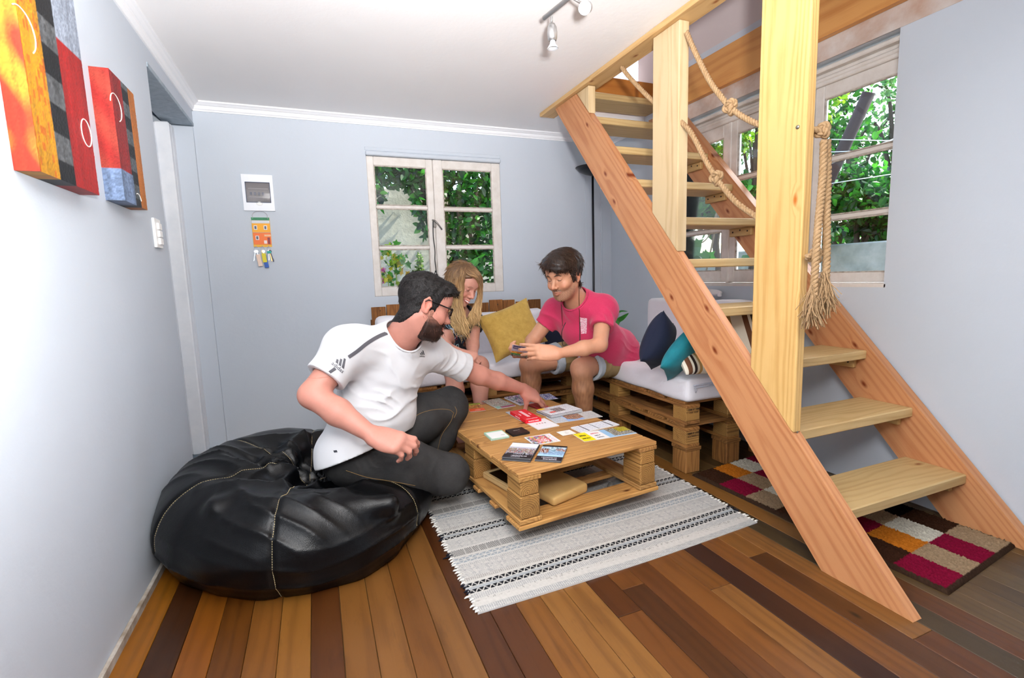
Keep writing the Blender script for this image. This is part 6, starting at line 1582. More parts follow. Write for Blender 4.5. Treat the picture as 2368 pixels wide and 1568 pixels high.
    def jpost(P, D):
        m = D < .025; Q = P[m]; d = D[m]+vnoise(Q*45, 31)*.003+vnoise(Q*110, 32)*.0012
        for (k_, ax) in ((kR, kn1), (kL, kn2)):
            d = d+folds(Q, k_-ax*.10, ax+V3((0, 0, .25)), 44, .006, .09, 33, 1.8)
        d = d+folds(Q, hR+V3((.05, 0, .0)), (.6, .2, .75), 40, .007, .13, 34, 1.6)+folds(Q, kL*.5+aL*.5, kL-aL, 42, .005, .12, 35, 1.8)
        D = D.copy(); D[m] = d; return D
    lo2 = np.minimum.reduce([hR, aR, aL, pel])-.16; hi2 = np.maximum.reduce([kL, kR, hL, aL])+.13
    k = NT('black_denim'); k.set(.85, .2); tc = k.n('TexCoord').outputs['Object']
    f1 = k.noise(tc, 9, 4, .65); mp = k.n('Mapping'); k.l(tc, mp.inputs[0]); mp.inputs['Rotation'].default_value = (.3, .2, .9); mp.inputs['Scale'].default_value = (40, 900, 900); f2 = k.noise(mp.outputs[0], 1, 3, .6)
    c = k.mix(k.math('MULTIPLY_ADD', f1, 2.4, -.75), lin('1e1e20'), lin('403f3f')); c = k.mix(.4, c, k.mix(f2, lin('101012'), lin('504e4c'))); k.l(c, k.b.inputs['Base Color']); k.bump(f2, .2, .0008)
    jeans, jp = cloth_part('jeans', J, lo2, hi2, .0050, k.m, root, jpost)
    jb = bvh_of(jp); m_thr = plain('tan_thread', '8a6a3c', .8)
    for seq in ([(945, 985), (965, 960), (1000, 948), (1035, 947), (1050, 955)], [(1049, 955), (1042, 975), (1022, 1005), (1012, 1040)], [(1052, 940), (1056, 952), (1050, 966)], [(800, 1088), (850, 1104), (900, 1112), (960, 1123)]):
        pts = []
        for q in spline([(a, c2, 0) for a, c2 in seq], 40):
            h = hit_px(jb, q[0], q[1], .0006)
            if h is not None: pts.append(h[0])
        if len(pts) > 5:
            mb = MB(); mb.tube(pts, .0011, 5); mb.build('seam', m_thr, jeans)
    # shoes
    ms = plain('dark_shoe', '17171b', .6); F = Sdf(); F.ell(at(1010, 1118, 2.34), (.115, .045, .04), rotz(.1), .0); F.ell(at(975, 1105, 2.33), (.05, .045, .05), k=.03)
    mesh_obj('shoe', [polygonize(*(lambda g: (g[0], g[1]))(F.grid(at(1000, 1110, 2.33)-.2, at(1000, 1110, 2.33)+.2, .006)), .006)], ms, root)
    F = Sdf(); F.ell(at(860, 1140, 2.33), (.10, .045, .04), rotz(2.6), .0); mesh_obj('shoe', [polygonize(*(lambda g: (g[0], g[1]))(F.grid(at(860, 1140, 2.33)-.2, at(860, 1140, 2.33)+.2, .006)), .006)], ms, root)
    # hair
    def thick(L):
        x, y, z = np.abs(L[:, 0]), L[:, 1], L[:, 2]
        line = np.where(y > .046, .046+(y-.046)*.45, np.where(y > .030, -.006+smoothstep(.030, .046, y)*.05, np.where(y > .004, -.022, np.where(y > -.03, .018-smoothstep(.0, -.03, y)*.045, -.045-smoothstep(-.03, -.08, y)*.055))))
        t = smoothstep(-.002, .012, z-line); top = smoothstep(.02, .09, z)
        return np.where(t > 0, .001+t*(.0035+.009*top+.009*top*smoothstep(.02, .09, y)), -.012)
    hv, hq = hair_cap(S, H, thick, (0,), .0024)
    m_hair = vcol('black_hair', .62, .25, bump=.4, bscale=500, bdist=.001); dark = [lc('120e0d'), lc('1c1614'), lc('241c19'), lc('0c0a0a')]
    ho = mesh_obj('hair', [(hv, hq)], m_hair, root, lambda V: lc('080606')+(lc('3a3534')-lc('080606'))*(np.random.RandomState(1).rand(len(V))**4)[:, None])
    N = vnormals(hv, hq); mb = MB()
    strands(mb, hv, N, lambda L: (0, .9, -.25) if L[2] > .07 else (0, .1, -1), H, .024, .0009, 3600, 3, dark+[lc('3c3838')], .03, .16, lambda L: L[2] > .045)
    strands(mb, hv, N, lambda L: (0, -.25, -1), H, .008, .0007, 7000, 4, dark+[lc('4a4240'), lc('5e5654')], .8, .30, lambda L: L[2] <= .065)
    mb.build('hair_strands', m_hair, ho)
    def bthick(L):
        x, y, z = np.abs(L[:, 0]), L[:, 1], L[:, 2]
        up = -.030-smoothstep(.005, .075, y)*.022; t = smoothstep(.002, -.014, z-up)*smoothstep(-.004, .016, y)
        t = np.maximum(t, smoothstep(.036, .020, y)*smoothstep(.004, .012, y)*smoothstep(.01, .0, z)*smoothstep(-.09, -.07, z))
        lip = np.sqrt((x/.023)**2+((z+.071)/.009)**2) < 1; must = (np.sqrt((x/.030)**2+((z+.058)/.008)**2) < 1) & (y > .07)
        t = np.where(lip & (y > .07), 0, np.maximum(t, must*.6)); t = t*smoothstep(-.142, -.125, z)
        return np.where(t > .02, -.004+t*(.0065+.009*smoothstep(-.05, -.11, z)), -.012)
    bv, bq = hair_cap(S, H, bthick, (0,), .0024, noise=.001)
    bo = mesh_obj('beard', [(bv, bq)], m_hair, root, lambda V: (lambda t: (lc('b07a68')*(1-t)+lc('2c1a14')*t)*(1+.3*vnoise(V*400, 5))[:, None])(smoothstep(-.012, -.075, H.loc(V)[:, 2]-.15*H.loc(V)[:, 1]+.01)[:, None]))
    N = vnormals(bv, bq); mb = MB(); strands(mb, bv, N, lambda L: (0, .25, -1), H, .011, .0007, 6500, 6, [lc('2a1a15'), lc('4a2e24'), lc('1a1210'), lc('5c3c30'), lc('6e4a3a')], .55, .5)
    mb.build('beard_strands', m_hair, bo)
    # glasses
    g = thing('glasses', H.w(0, .09, 0), None, None); attach_e(g, root)
    mg = plain('black_acetate', '101012', .25); mb = MB(); w = H.w
    for s in (-1, 1):
        pts = [w(s*(.031+.023*math.copysign(abs(math.cos(a))**.6, math.cos(a))), .104-.010*abs(math.cos(a)*.5+.5 if s > 0 else -math.cos(a)*.5+.5), .001+.0165*math.copysign(abs(math.sin(a))**.7, math.sin(a))) for a in np.linspace(0, 2*math.pi, 28, endpoint=False)]
        mb.tube(pts, .0023, 6, closed=True)
        mb.tube([w(s*.054, .096, .009), w(s*.070, .085, .009), w(s*.0815, .03, .010), w(s*.0855, -.012, .012), w(s*.083, -.030, -.004)], .0026, 6)
    mb.tube([w(-.009, .104, .006), w(0, .107, .008), w(.009, .104, .006)], .0018, 6); fr = mb.build('frame', mg, g)
    mb = MB()
    for s in (-1, 1): mb.box(w(s*.031, .100, .001), (.042, .0015, .030), H.R, bev=.0005)
    mb.build('lens', m_glass, g)
    return root
def attach_e(o, parent):
    o.parent = parent; o.matrix_parent_inverse = wmat(parent).inverted()
    for k_ in ('label', 'category'):
        if k_ in o: del o[k_]

def orient(X, Z, want):
    X = V3(X)/np.linalg.norm(X); Z = V3(Z); Z = Z-(Z@X)*X; return 1 if np.cross(Z, X)@V3(want) > 0 else -1
def cut_sleeve(Q, d, s, e, t, rad, near=.05):
    n = (e-s)/np.linalg.norm(e-s); q = Q-s.astype(np.float32); a = q@n.astype(np.float32); rr = np.linalg.norm(q-a[:, None]*n.astype(np.float32), axis=1)
    return np.where((rr < rad) & (a > near), np.maximum(d, a-np.linalg.norm(e-s)*t), d)
def minus_body(S, P, D, gap=.003):
    lo_ = P.reshape(-1, 3)[0]; h_ = float(P[0, 0, 1, 2]-P[0, 0, 0, 2]); B, _, n = S.grid(lo_, lo_+(np.array(P.shape[:3])-1)*h_+1e-6, h_)
    B = B[:P.shape[0], :P.shape[1], :P.shape[2]]; return np.maximum(D, -(B-gap))
def person_pink():
    root = thing('person', (1.75, 2.55, .48), 'person in pink T-shirt and khaki shorts seated in the sofa corner, reading a card', 'person')
    H = Fr(at(1303, 637, 2.5), -CR*.625-CU*.37-CF*.69, CU+CR*.04, .98); S = Sdf(); build_head(S, H, smile=.35, jaw=1.0)
    neckb = at(1340, 705, 2.64); S.rc(H.w(0, -.02, -.06), neckb, .052, .062, .03)
    sL, eL, wL = at(1397, 714, 2.60), at(1387, 797, 2.47), at(1292, 818, 2.40)
    sR, eR, wR = at(1285, 718, 2.80), at(1231, 789, 2.82), at(1222, 820, 2.66)
    S.rc(neckb, sL, .058, .052, .03); S.rc(neckb, sR, .055, .052, .03)
    S.chain([sL, eL], [.048, .037], .02); S.rc(eL, eL*.6+wL*.4, .037, .037, .02); S.rc(eL*.6+wL*.4, wL, .037, .023, .02)
    S.chain([sR, eR], [.046, .039], .02); S.rc(eR, wR, .039, .024, .02)
    lat = sL-sR; lat[2] = 0; lat /= np.linalg.norm(lat); front = np.cross(lat, (0, 0, 1)); front = front if front@CF < 0 else -front
    chest, belly, pel = at(1350, 752, 2.74), at(1385, 792, 2.88), at(1420, 815, 3.0)
    S.rc(chest, belly, .125, .12, .04, flat=(front, .75)); S.rc(belly, pel, .12, .13, .04, flat=(front, .85))
    hL, kL, aL = at(1425, 826, 3.00), at(1345, 853, 2.75), at(1354, 985, 2.80); hR, kR, aR = at(1388, 806, 3.12), at(1226, 842, 2.93), at(1232, 955, 2.98)
    for h, k_, a, cf in ((hL, kL, aL, 1), (hR, kR, aR, 1)):
        S.chain([h, k_], [.085, .060], .03); S.ell(k_+(k_-h)/np.linalg.norm(k_-h)*.012, (.052, .052, .058), k=.02)
        S.rc(k_, k_*.66+a*.34, .056, .060, .02); S.rc(k_*.66+a*.34, a, .060, .036, .02)
        S.rc(a, a+front*.14-V3((0, 0, .04)), .035, .028, .02)
    nails = []
    XL_ = -CR*.97+CU*.10-CF*.05; ZL_ = -CF*.90+CU*.2
    build_hand(S, wL+(wL-eL)/np.linalg.norm(wL-eL)*.006, XL_, ZL_, orient(XL_, ZL_, CU), [(.16, .20, .1), (.36, .30, .15), (.46, .40, .2), (.55, .45, .2)], .04, (.22, .10, .4), 1.10, nails=nails, fat=.88)
    XR_ = -CR*.85-CU*.02-CF*.45; ZR_ = -CR*.35-CU*.75-CF*.45
    build_hand(S, wR, XR_, ZR_, orient(XR_, ZR_, CU), [(.9, 1.1, .5), (1.0, 1.1, .5), (1.1, 1.1, .5), (1.15, 1.1, .5)], .02, (.15, .05, .1), .95, nails=nails, fat=.9)
    base = lc('c89274'); legc = lc('a07252')
    def col(V):
        L = H.loc(V); C = np.tile(base, (len(V), 1)); m = (np.abs(L[:, 0]) < .11) & (L[:, 2] > -.15) & (L[:, 1] > -.12) & (L[:, 1] < .13) & (L[:, 2] < .14)
        C[m] = head_col(L[m], base, lc('a8644e'), lc('2a1a12'), stub=(.62, lc('5a4030')), smile=.35)
        lg = (V[:, 2] < kL[2]+.1) & (np.minimum(np.linalg.norm(V[:, :2]-kL[:2], axis=1), np.linalg.norm(V[:, :2]-kR[:2], axis=1)) < .16) & (V[:, 2] < .52)
        hair = (.86+.16*vnoise(V*np.array([420, 420, 110]), 8))[:, None]*np.array([1, .97, .94])
        lw = (smoothstep(.50, .40, V[:, 2])*lg)[:, None]; C = C*(1-lw)+legc*hair*lw
        for (c, r) in nails: w = np.exp(-((V-c)**2).sum(1)/(r*r*.6))[:, None]*.5; C = C*(1-w)+lc('eac0a8')*w
        for j in (wR, wL, eL): w = np.exp(-((V-j)**2).sum(1)/(.06**2))[:, None]*.25; C = C*(1-w)+base*np.array([1.0, .80, .74])*w
        return C*(s_(V))
    s_ = lambda V: vnoise(V*30, 2)[:, None]*.04+1
    lo = np.minimum.reduce([wR-.1, aL-.1, aR-.1, wL-.1, pel-.2]); hi = np.maximum.reduce([H.c+.15, sR+.14, pel+.2, hR+.15])
    fine = [(H.c-.14, H.c+.135, .0022), (np.minimum.reduce([wL, wR, eL, eR])+np.array([-.13, -.10, -.075]), np.maximum.reduce([wL, wR, eL, eR])+np.array([.06, .05, .065]), .0029)]
    body = surf_mesh(S, lo, hi, .0048, fine); mesh_obj('body', body, skin_mat('skin_tan'), root, col)
    T = Sdf(); T.rc(chest, belly, .140, .145, .05, flat=(front, .82)); T.rc(belly, pel, .145, .150, .05, flat=(front, .9)); T.rc(pel, at(1436, 826, 3.0), .150, .125, .05)
    T.rc(neckb, sL, .070, .060, .045); T.rc(neckb, sR, .070, .060, .045); T.rc(chest, neckb, .115, .085, .05, flat=(front, .85))
    T.rc(sL, sL+(eL-sL)*1.2, .060, .070, .04); T.rc(sR, sR+(eR-sR)*1.2, .057, .063, .04); T.rc(sL, chest, .055, .10, .06); T.rc(sR, chest, .055, .095, .06)
    hem = at(1418, 828, 2.95); hn = V3((.25, .35, -1)); neck_c = at(1327, 688, 2.60)
    def post(P, D):
        m = D < .03; Q = P[m]; d = D[m]+vnoise(Q*40, 41)*.003+vnoise(Q*95, 42)*.001
        d = d+folds(Q, at(1400, 735, 2.52), (1, -.1, .5), 44, .007, .075, 43, 1.5)+folds(Q, at(1440, 800, 2.9), (.1, 0, 1), 40, .010, .10, 44, 2)+folds(Q, at(1330, 740, 2.6), (.9, .2, .2), 30, .007, .10, 45, 1.2)+folds(Q, at(1270, 735, 2.75), (.5, 0, .8), 42, .006, .07, 46, 1.5)
        d = cut_sleeve(Q, d, sL, eL, .55, .12); d = cut_sleeve(Q, d, sR, eR, .50, .11)
        d = np.maximum(d, plane_d(Q, hem, hn)); d = np.maximum(d, -(np.linalg.norm((Q-neck_c.astype(np.float32)), axis=1)-.076))
        D = D.copy(); D[m] = d; return minus_body(S, P, D)
    k = NT('pink_heather_jersey'); k.set(.85, .2); tc = k.n('TexCoord').outputs['Object']; f = k.noise(tc, 420, 3, .7); f2 = k.noise(tc, 14, 3, .6)
    c = k.mix(f2, lin('b81c48'), lin('c42a56')); c = k.mix(k.math('MULTIPLY_ADD', f, 1.6, -.45), c, lin('cc486a')); k.l(c, k.b.inputs['Base Color']); k.bump(f, .15, .0008); k.b.inputs['Sheen Weight'].default_value = .2
    shirt, sp = cloth_part('shirt', T, lo, np.maximum.reduce([H.c, sR, pel])+.22, .0048, k.m, root, post)
    sv = bvh_of(sp)
    mb = MB(); decal_strip(mb, sv, [(1341, 734), (1358, 736), (1356, 771), (1344, 772)], n=14, m=8); r_ = random.Random(2)
    k2 = NT('pocket_print'); k2.set(.8, .2); tc = k2.n('TexCoord').outputs['Object']; v = k2.n('TexVoronoi', feature='DISTANCE_TO_EDGE'); v.inputs['Scale'].default_value = 190; k2.l(tc, v.inputs['Vector'])
    k2.l(k2.mix(k2.math('LESS_THAN', v.outputs['Distance'], .16), lin('cc4470'), lin('f0dde2')), k2.b.inputs['Base Color']); mb.build('pocket', k2.m, shirt)
    col_ring(shirt, T, neck_c, .076, H.c-neckb, front, k.m, .005)
    ck = plain('brown_cord', '4a3018', .7); bb = bvh_of(body+sp)
    for seq in ([(1298, 694), (1300, 712), (1301, 735), (1302, 754)], [(1338, 652), (1338, 690), (1340, 720), (1341, 756)]):
        pts = []
        for q in spline([(a, c2, 0) for a, c2 in seq], 24):
            h = hit_px(bb, q[0], q[1], .004); 
            if h is not None: pts.append(h[0])
        mb = MB(); mb.tube(pts, .0016, 6); tag_glass = mb.build('glasses_cord', ck, root)
    mb = MB(); g1 = at(1308, 746, 2.50)
    mb.tube(spline([g1, at(1303, 756, 2.49), at(1299, 770, 2.49), at(1300, 790, 2.50), at(1302, 799, 2.5), at(1310, 797, 2.5)], 30), .0022, 6); mb.tube(spline([at(1341, 745, 2.49), at(1341, 770, 2.49), at(1341, 790, 2.49)], 16), .0024, 6)
    mb.build('hanging_glasses', plain('tortoise_frame', '22140e', .3), root)
    # shorts with turned-up cuffs
    J = Sdf(); J.rc(pel, at(1425, 822, 3.02), .135, .13, .04); J.chain([hL, kL], [.114, .076], .05); J.chain([hR, kR], [.118, .070], .05)
    def mkpost(tL, tR, lo_t=None):
        def jp(P, D):
            m = D < .03; Q = P[m]; d = D[m]+vnoise(Q*38, 51)*.003+vnoise(Q*90, 52)*.001+folds(Q, at(1400, 850, 2.85), (.9, .2, .1), 36, .007, .12, 53, 2)+folds(Q, at(1330, 838, 2.95), (.2, .2, 1), 34, .006, .12, 54, 1.5)
            ca = []
            for (h, k_, t) in ((hL, kL, tL), (hR, kR, tR)):
                n = (k_-h)/np.linalg.norm(k_-h); q = Q-h.astype(np.float32); a = q@n.astype(np.float32); rr = np.linalg.norm(q-a[:, None]*n.astype(np.float32), axis=1); L_ = np.linalg.norm(k_-h)
                c_ = a-L_*t
                if lo_t is not None: c_ = np.maximum(c_, L_*(t-.10)-a)
                ca.append((rr, c_))
            near = ca[0][0] < ca[1][0]; c_ = np.where(near, ca[0][1], ca[1][1])
            if lo_t is None: c_ = np.where(np.minimum(ca[0][0], ca[1][0]) < .16, c_, -.1)
            d = np.maximum(d-(0 if lo_t is None else .007), c_); d = np.maximum(d, Q[:, 2]-(pel[2]+.09))
            D = D.copy(); D[m] = d; return minus_body(S, P, D, .004)
        return jp
    lo2 = np.minimum.reduce([hL, kL, kR, pel])-.15; hi2 = np.maximum.reduce([pel, hR, hL])+.16; tL, tR = .80, .70
    mk = plain('khaki_twill', '9c8358', .85, c2='8a734c', nscale=12, bump=.15, bscale=500, bdist=.0008)
    cloth_part('shorts', J, lo2, hi2, .0055, mk, root, mkpost(tL, tR))
    k3 = NT('cuff_ticking'); k3.set(.85, .2); tc = k3.n('TexCoord').outputs['Object']; w = k3.n('TexWave'); w.inputs['Scale'].default_value = 90; k3.l(tc, w.inputs[0]); k3.l(k3.mix(w.outputs[1], lin('b9c0c6'), lin('8e979f')), k3.b.inputs['Base Color'])
    cloth_part('cuff', J, lo2, hi2, .0045, k3.m, root, mkpost(tL+.01, tR+.01, 1))
    ms = plain('grey_sneaker', '3a3c44', .7)
    for a in (aL, aR):
        F = Sdf(); d = front; F.rc(a-V3((0, 0, a[2]-.05)), a-V3((0, 0, a[2]-.04))+d*.17, .045, .038, .02); F.rc(a-V3((0, 0, a[2]-.05)), a, .045, .042, .02)
        D, l, n = F.grid(a-.26, a+.26, .006); D = np.maximum(D, .001-gridpts(l, n, .006)[..., 2]); mesh_obj('shoe', [polygonize(D, l, .006)], ms, root)
    def p_card(u, v):
        if v > .62: return '4a4466' if .06 < u < .9 and v > .68 else 'b4aec0'
        if v > .46: return 'b0aabc'
        if v > .30: return ['c87828', 'd89838', 'a85a28'][int(hashn(int(u*14), int(v*14))*3)]
        if v > .18: return '3a8a48'
        return ['3a3430', '6a6058', '8a8078'][int(hashn(int(u*14), int(v*20))*3)]
    dc = 2.52; q = [at(1194, 834, dc), at(1219, 831, dc+.02), at(1223, 803, dc+.0), at(1179, 792, dc-.02)]; cc = (q[0]+q[1]+q[2]+q[3])/4; ex_ = at(1222, 799, dc)-at(1181, 792, dc); ey_ = at(1190, 812, dc-.05)-at(1203, 840, dc+.03); ex_ /= np.linalg.norm(ex_); ey_ -= (ey_@ex_)*ex_; ey_ /= np.linalg.norm(ey_); RR = np.array([ex_, ey_, np.cross(ex_, ey_)]).T
    cc = at(1202, 813, dc); cr = thing('flyer', cc-V3((0, 0, .04)), 'small printed card held in both hands by the person in pink', 'card'); mb = MB(); mb.box(cc, (.088, .098, .0006), RR, bev=0); mb.build('sheet', plain('card_stock', 'e2dfe4', .6), cr)
    mb = MB(); vs = []; F_ = []; cs = []
    for i in range(28):
        for j in range(28):
            n_ = len(vs)
            for (a, b_) in ((i, j), (i+1, j), (i+1, j+1), (i, j+1)): vs.append(cc+RR@V3(((a/28-.5)*.087, (b_/28-.5)*.097, .0006))); cs.append(lin(p_card((i+.5)/28, (j+.5)/28))[:3])
            F_.append((n_, n_+1, n_+2, n_+3))
    mb.add(vs, F_, col=np.array(cs)); mb.build('printed_face', m_print, cr); lettering('VALPARAISO', .011, M4(RR, cc+RR@V3((-.002, .030, .0010))), plain('ink_card', 'd8d4e0', .6), cr, depth=.0001, bold=.0002)
    def thick(L):
        x, y, z = L[:, 0], L[:, 1], L[:, 2]; ax = np.abs(x)
        line = np.where(y > .045, .056+(x-.01)*.30+vnoise(L*120, 3)*.006, np.where(y > .012, -.036+smoothstep(.012, .055, y)*.07, np.where(y > -.03, .010-smoothstep(.0, -.03, y)*.06, -.070)))
        t = smoothstep(-.003, .010, z-line); top = smoothstep(-.02, .09, z)
        return np.where(t > 0, .004+t*(.007+.014*top), -.012)
    hv, hq = hair_cap(S, H, thick, (0,), .0026); mh = vcol('brown_hair', .42, .4, bump=.4, bscale=450, bdist=.001); bc = [lc('2c1c14'), lc('3d281e'), lc('20140e'), lc('4e3427')]
    ho = mesh_obj('hair', [(hv, hq)], mh, root, lambda V: np.tile(lc('23160f'), (len(V), 1))*(1+.25*vnoise(V*300, 5))[:, None])
    N = vnormals(hv, hq); mb = MB()
    strands(mb, hv, N, lambda L: (L[0]*7+.25*np.sign(L[0]+.01), .55 if L[1] > -.02 else -.2, -.75-.3*(L[2] < .06)), H, .028, .0010, 6500, 3, bc+[lc('5c4234')], .008, .12, lambda L: L[2] > -.01 or L[1] < -.03)
    mb.build('hair_strands', mh, ho); return root
def person_woman():
    root = thing('person', (.81, 3.1, .465), 'person with long wavy fair hair and dark printed T-shirt seated on the back sofa', 'person')
    H = Fr(at(1070, 657, 2.85), CR*.69-CU*.50-CF*.50, CU, .97); S = Sdf(); build_head(S, H, female=True, smile=1.0, jaw=.92)
    neckb = at(1062, 728, 2.97); S.rc(H.w(0, -.02, -.06), neckb, .045, .052, .03)
    sR, eR, wR = at(1030, 745, 2.92), at(1028, 803, 2.88), at(1068, 818, 2.80); sL, eL, wL = at(1097, 741, 3.02), at(1093, 800, 2.93), at(1094, 822, 2.82)
    S.rc(neckb, sR, .045, .042, .03); S.rc(neckb, sL, .045, .042, .03)
    for s_, e, w in ((sR, eR, wR), (sL, eL, wL)): S.chain([s_, e, w], [.041, .037, .026], .02)
    lat = sL-sR; lat[2] = 0; lat /= np.linalg.norm(lat); front = np.cross(lat, (0, 0, 1)); front = front if front@CF < 0 else -front
    chest, belly, pel = at(1060, 765, 2.98), at(1053, 805, 3.08), at(1048, 838, 3.22)
    S.rc(chest, belly, .105, .10, .04, flat=(front, .75)); S.rc(belly, pel, .10, .12, .04, flat=(front, .85))
    hR, kR, aR = at(1022, 850, 3.22), at(1050, 860, 2.93), at(1056, 990, 2.86); hL, kL, aL = at(1062, 842, 3.30), at(1108, 846, 2.95), at(1113, 975, 2.90)
    for h, k_, a in ((hR, kR, aR), (hL, kL, aL)):
        S.chain([h, k_], [.080, .058], .03); S.ell(k_, (.052, .055, .056), k=.02); S.rc(k_, k_*.66+a*.34, .052, .054, .02); S.rc(k_*.66+a*.34, a, .054, .033, .02); S.rc(a, a+front*.13-V3((0, 0, a[2]-.03)), .033, .026, .02)
    # clasped hands
    nails = []; X1 = CR*.93-CU*.30-CF*.15; Z1 = -CF*.75+CU*.60
    build_hand(S, wR, X1, Z1, orient(X1, Z1, CU), [(.9, .9, .5), (.8, .9, .5), (.8, .9, .5), (.9, .9, .5)], .03, (.25, .1, .3), .88, nails=nails)
    X2 = -CR*.45-CU*.75-CF*.35; Z2 = -CF*.6+CR*.75
    build_hand(S, wL, X2, Z2, orient(X2, Z2, -CR), [(.7, .8, .5)]*4, .03, (.35, .2, .3), .88, nails=nails)
    base = lc('cc9482')
    def col(V):
        L = H.loc(V); C = np.tile(base, (len(V), 1)); m = (np.abs(L[:, 0]) < .11) & (L[:, 2] > -.15) & (L[:, 1] > -.12) & (L[:, 1] < .13) & (L[:, 2] < .14)
        C[m] = head_col(L[m], base, lc('c46a62'), lc('7a5a40'), female=True, smile=1.0)
        for (c, r) in nails: w = np.exp(-((V-c)**2).sum(1)/(r*r*.6))[:, None]*.5; C = C*(1-w)+lc('f0c8b8')*w
        return C*(vnoise(V*30, 2)[:, None]*.04+1)
    lo = np.minimum.reduce([aR-.12, eR-.1, wL-.12, hR-.12]); hi = np.maximum.reduce([H.c+.14, sL+.1, hL+.14])
    fine = [(H.c-.135, H.c+.13, .0022), (np.minimum(wL, wR)+np.array([-.03, -.10, -.11]), np.maximum(wL, wR)+np.array([.11, .06, .06]), .0026)]
    body = surf_mesh(S, lo, hi, .0058, fine); mesh_obj('body', body, skin_mat('skin_rosy'), root, col)
    T = Sdf(); T.rc(chest, belly, .118, .112, .05, flat=(front, .82)); T.rc(belly, pel, .112, .13, .05, flat=(front, .9)); T.rc(chest, neckb, .10, .07, .05, flat=(front, .85))
    T.rc(neckb, sR, .062, .055, .04); T.rc(neckb, sL, .062, .055, .04); T.rc(sR, sR+(eR-sR)*1.1, .052, .055, .03); T.rc(sL, sL+(eL-sL)*1.1, .052, .055, .03); hem = at(1055, 814, 2.90); fnc = at(1066, 716, 2.93)
    def post(P, D):
        m = D < .03; Q = P[m]; d = D[m]+vnoise(Q*45, 61)*.003+folds(Q, belly, (.1, .1, 1), 36, .006, .12, 62, 1.6)
        d = cut_sleeve(Q, d, sL, eL, .36, .060, .02); d = cut_sleeve(Q, d, sR, eR, .36, .060, .02); d = np.maximum(d, plane_d(Q, hem, (0, -.1, -1)))
        d = np.maximum(d, -(np.linalg.norm((Q-fnc.astype(np.float32)), axis=1)-.064)); D = D.copy(); D[m] = d; return minus_body(S, P, D)
    shirt, sp = cloth_part('shirt', T, lo, np.maximum.reduce([H.c, sL, hL])+.15, .0048, plain('navy_jersey', '0d1424', .8, sheen=.1), root, post); sv = bvh_of(sp)
    def ink(seqs, c, r=.0012, name='print'):
        mb = MB()
        for seq in seqs:
            pts = []
            for q in spline([(a, c2, 0) for a, c2 in seq], 26):
                h = hit_px(sv, q[0], q[1], .0005)
                if h is not None: pts.append(h[0])
            if len(pts) > 3: mb.tube(pts, r, 4, flat=1)
        if mb.v: mb.build(name, plain('ink_'+c, c, .7), shirt)
    r_ = random.Random(4)
    ink([[(1031, 753), (1034, 749), (1038, 752), (1044, 759), (1041, 762), (1036, 758), (1031, 753)], [(1036, 752), (1042, 760)], [(1052, 796), (1049, 788), (1054, 780)]], '8fc4d8')
    ink([[(1041+r_.uniform(-3, 10), 762+r_.uniform(-4, 10)) for _ in range(5)] for _ in range(7)]+[[(1048, 770), (1058, 773), (1066, 776), (1073, 775)], [(1052, 773), (1060, 778), (1071, 778)], [(1031, 791), (1040, 790), (1048, 786)]], 'd6dbe6', .0010)
    ink([[(1054, 762), (1058, 752), (1062, 750)], [(1060, 763), (1062, 770), (1066, 773)], [(1055, 776), (1057, 784), (1053, 786), (1055, 777)], [(1030, 787), (1042, 786)]], 'a83a4c', .0010)
    surface_text('EIZI', 12, 1052, 801, -.14, sv, plain('ink_pale_cyan', 'a8ccd6', .7), shirt, bold=.02)
    J = Sdf(); J.rc(pel, at(1045, 846, 3.24), .13, .125, .04); J.chain([hR, hR*.6+kR*.4], [.096, .090], .04); J.chain([hL, hL*.6+kL*.4], [.096, .090], .04)
    cloth_part('shorts', J, lo, hi, .0065, plain('dark_denim_short', '1c2434', .85), root, lambda P, D: minus_body(S, P, D, .004))
    # hair
    mh = vcol('fair_wavy_hair', .45, .4, bump=.3, bscale=500, bdist=.001)
    def thick(L):
        x, y, z = L[:, 0], L[:, 1], L[:, 2]; ax = np.abs(x)
        line = np.where(y > .03, .084+(y-.03)*.2+ax*-.45, -.09); t = smoothstep(-.003, .012, z-line); return np.where(t > 0, .003+t*.012, -.012)
    hv, hq = hair_cap(S, H, thick, (0,), .003); ho = mesh_obj('hair', [(hv, hq)], mh, root, lambda V: np.tile(lc('6a4e34'), (len(V), 1))*(1+.3*vnoise(V*260, 5))[:, None])
    r_ = np.random.RandomState(8); mb = MB(); strands(mb, hv, vnormals(hv, hq), lambda L: (L[0]*9, -.35, -.8), H, .045, .0014, 2400, 5, [lc('5a402a'), lc('7c5c3c'), lc('94704a')], .03, .08, lambda L: L[2] > -.03 and L[1] < .035)
    lerp = lambda a, b, t: tuple(np.array(a)*(1-t)+np.array(b)*t)
    def lock(keys, r, hue):
        k0 = 0; lift = .004+abs(r_.normal())*.006
        pts = np.array([snap(q, (k0+3*math.sin(n_*.7))*.0) for n_, q in enumerate(spline(keys, 26))])
        for _ in range(2): pts[1:-1] = (pts[:-2]+2*pts[1:-1]+pts[2:])/4; t = np.linspace(0, 1, 26); ph = r_.uniform(0, 6.28); f = r_.uniform(2.2, 3.4)*2*math.pi; amp = .012*t**1.0*r_.uniform(.5, 1.3)
        pts = pts+(np.cos(f*t+ph)*amp)[:, None]*CR+(np.sin(f*t+ph)*amp)[:, None]*CF; rr = r*np.interp(t, [0, .15, .7, 1], [.6, 1, .8, .12]); n = 5
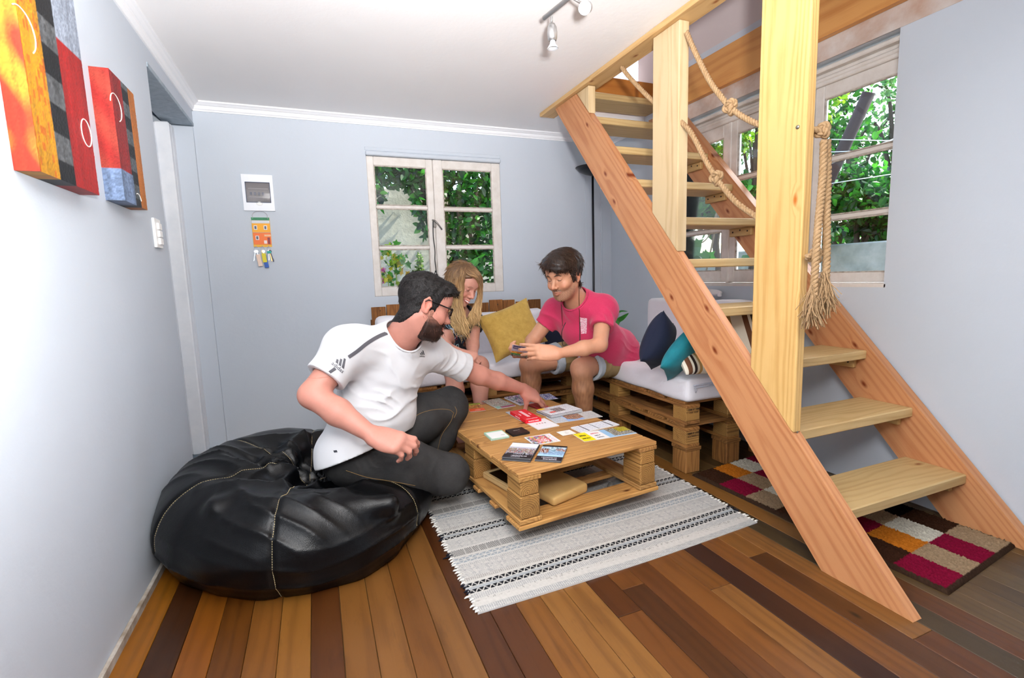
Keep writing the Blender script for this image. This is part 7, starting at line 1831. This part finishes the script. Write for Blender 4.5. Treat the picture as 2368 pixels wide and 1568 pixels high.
        dark, mid, tip = lc('5a402a'), lc('a8845a'), lc('e0bc84'); c = np.array([(dark*(1-a)+mid*a) if a < 1 else (mid*(2-a)+tip*(a-1)) for a in np.clip(t*2.3-.15+hue, 0, 2)])
        mb.tube(pts, rr, n, col=np.repeat(c, n, 0), cap=False)
    hb = bvh_of([(hv, hq)]+body)
    def snap(q, lift=.0):
        h = hit_px(hb, q[0], q[1], 0)
        if h is not None:
            dep = float((h[0]-np.array([0, 0, HC]))@CF)
            if q[1] < 700 and not (1072 < q[0] < 1105 and q[1] > 648) or q[1] >= 700: q = (q[0], q[1], min(q[2], dep-.007))
        return at(*q)
    for i in range(900):
        a = r_.uniform(0, 1); j = lambda s: r_.normal()*s; thin = i % 3 > 0; r = .0012 if thin else .0040; dd = r_.uniform(-.012, .012)
        if i % 5 < 3:
            k_ = [(*lerp((1048, 617), (1083, 612), a), 2.95-.08*a), (*lerp((1033, 638), (1078, 628), a), 2.95-.14*a), (*lerp((1031, 668), (1071, 660), a), 2.94-.17*a), (*lerp((1032, 705), (1068, 700), a), 2.93-.14*a), (*lerp((1040, 740), (1076, 745), a), 2.90-.10*a), (*lerp((1044, 752), (1084, 772), a), 2.88-.08*a)]
            k_[-1] = (k_[-1][0]+j(3), k_[-1][1]+j(11), k_[-1][2]); k_[-2] = (k_[-2][0]+j(3), k_[-2][1]+j(6), k_[-2][2])
        else:
            k_ = [(*lerp((1072, 622), (1084, 612), a), 2.80+.08*a), (*lerp((1084, 636), (1102, 622), a), 2.80+.10*a), (*lerp((1103, 647), (1114, 645), a), 2.84+.09*a), (*lerp((1107, 690), (1112, 690), a), 2.90+.04*a), (*lerp((1090, 722), (1109, 722), a), 2.88+.05*a), (*lerp((1086, 745), (1106, 742), a), 2.87+.04*a)]
            k_[-1] = (k_[-1][0]+j(4), k_[-1][1]+j(10), k_[-1][2])
        k_ = [(q[0]+j(.8), q[1]+j(.8), q[2]+dd) for q in k_]; lock(k_, r, r_.uniform(-.3, .35))
    mb.build('hair_locks', mh, ho); return root
person_white(); person_pink(); person_woman()
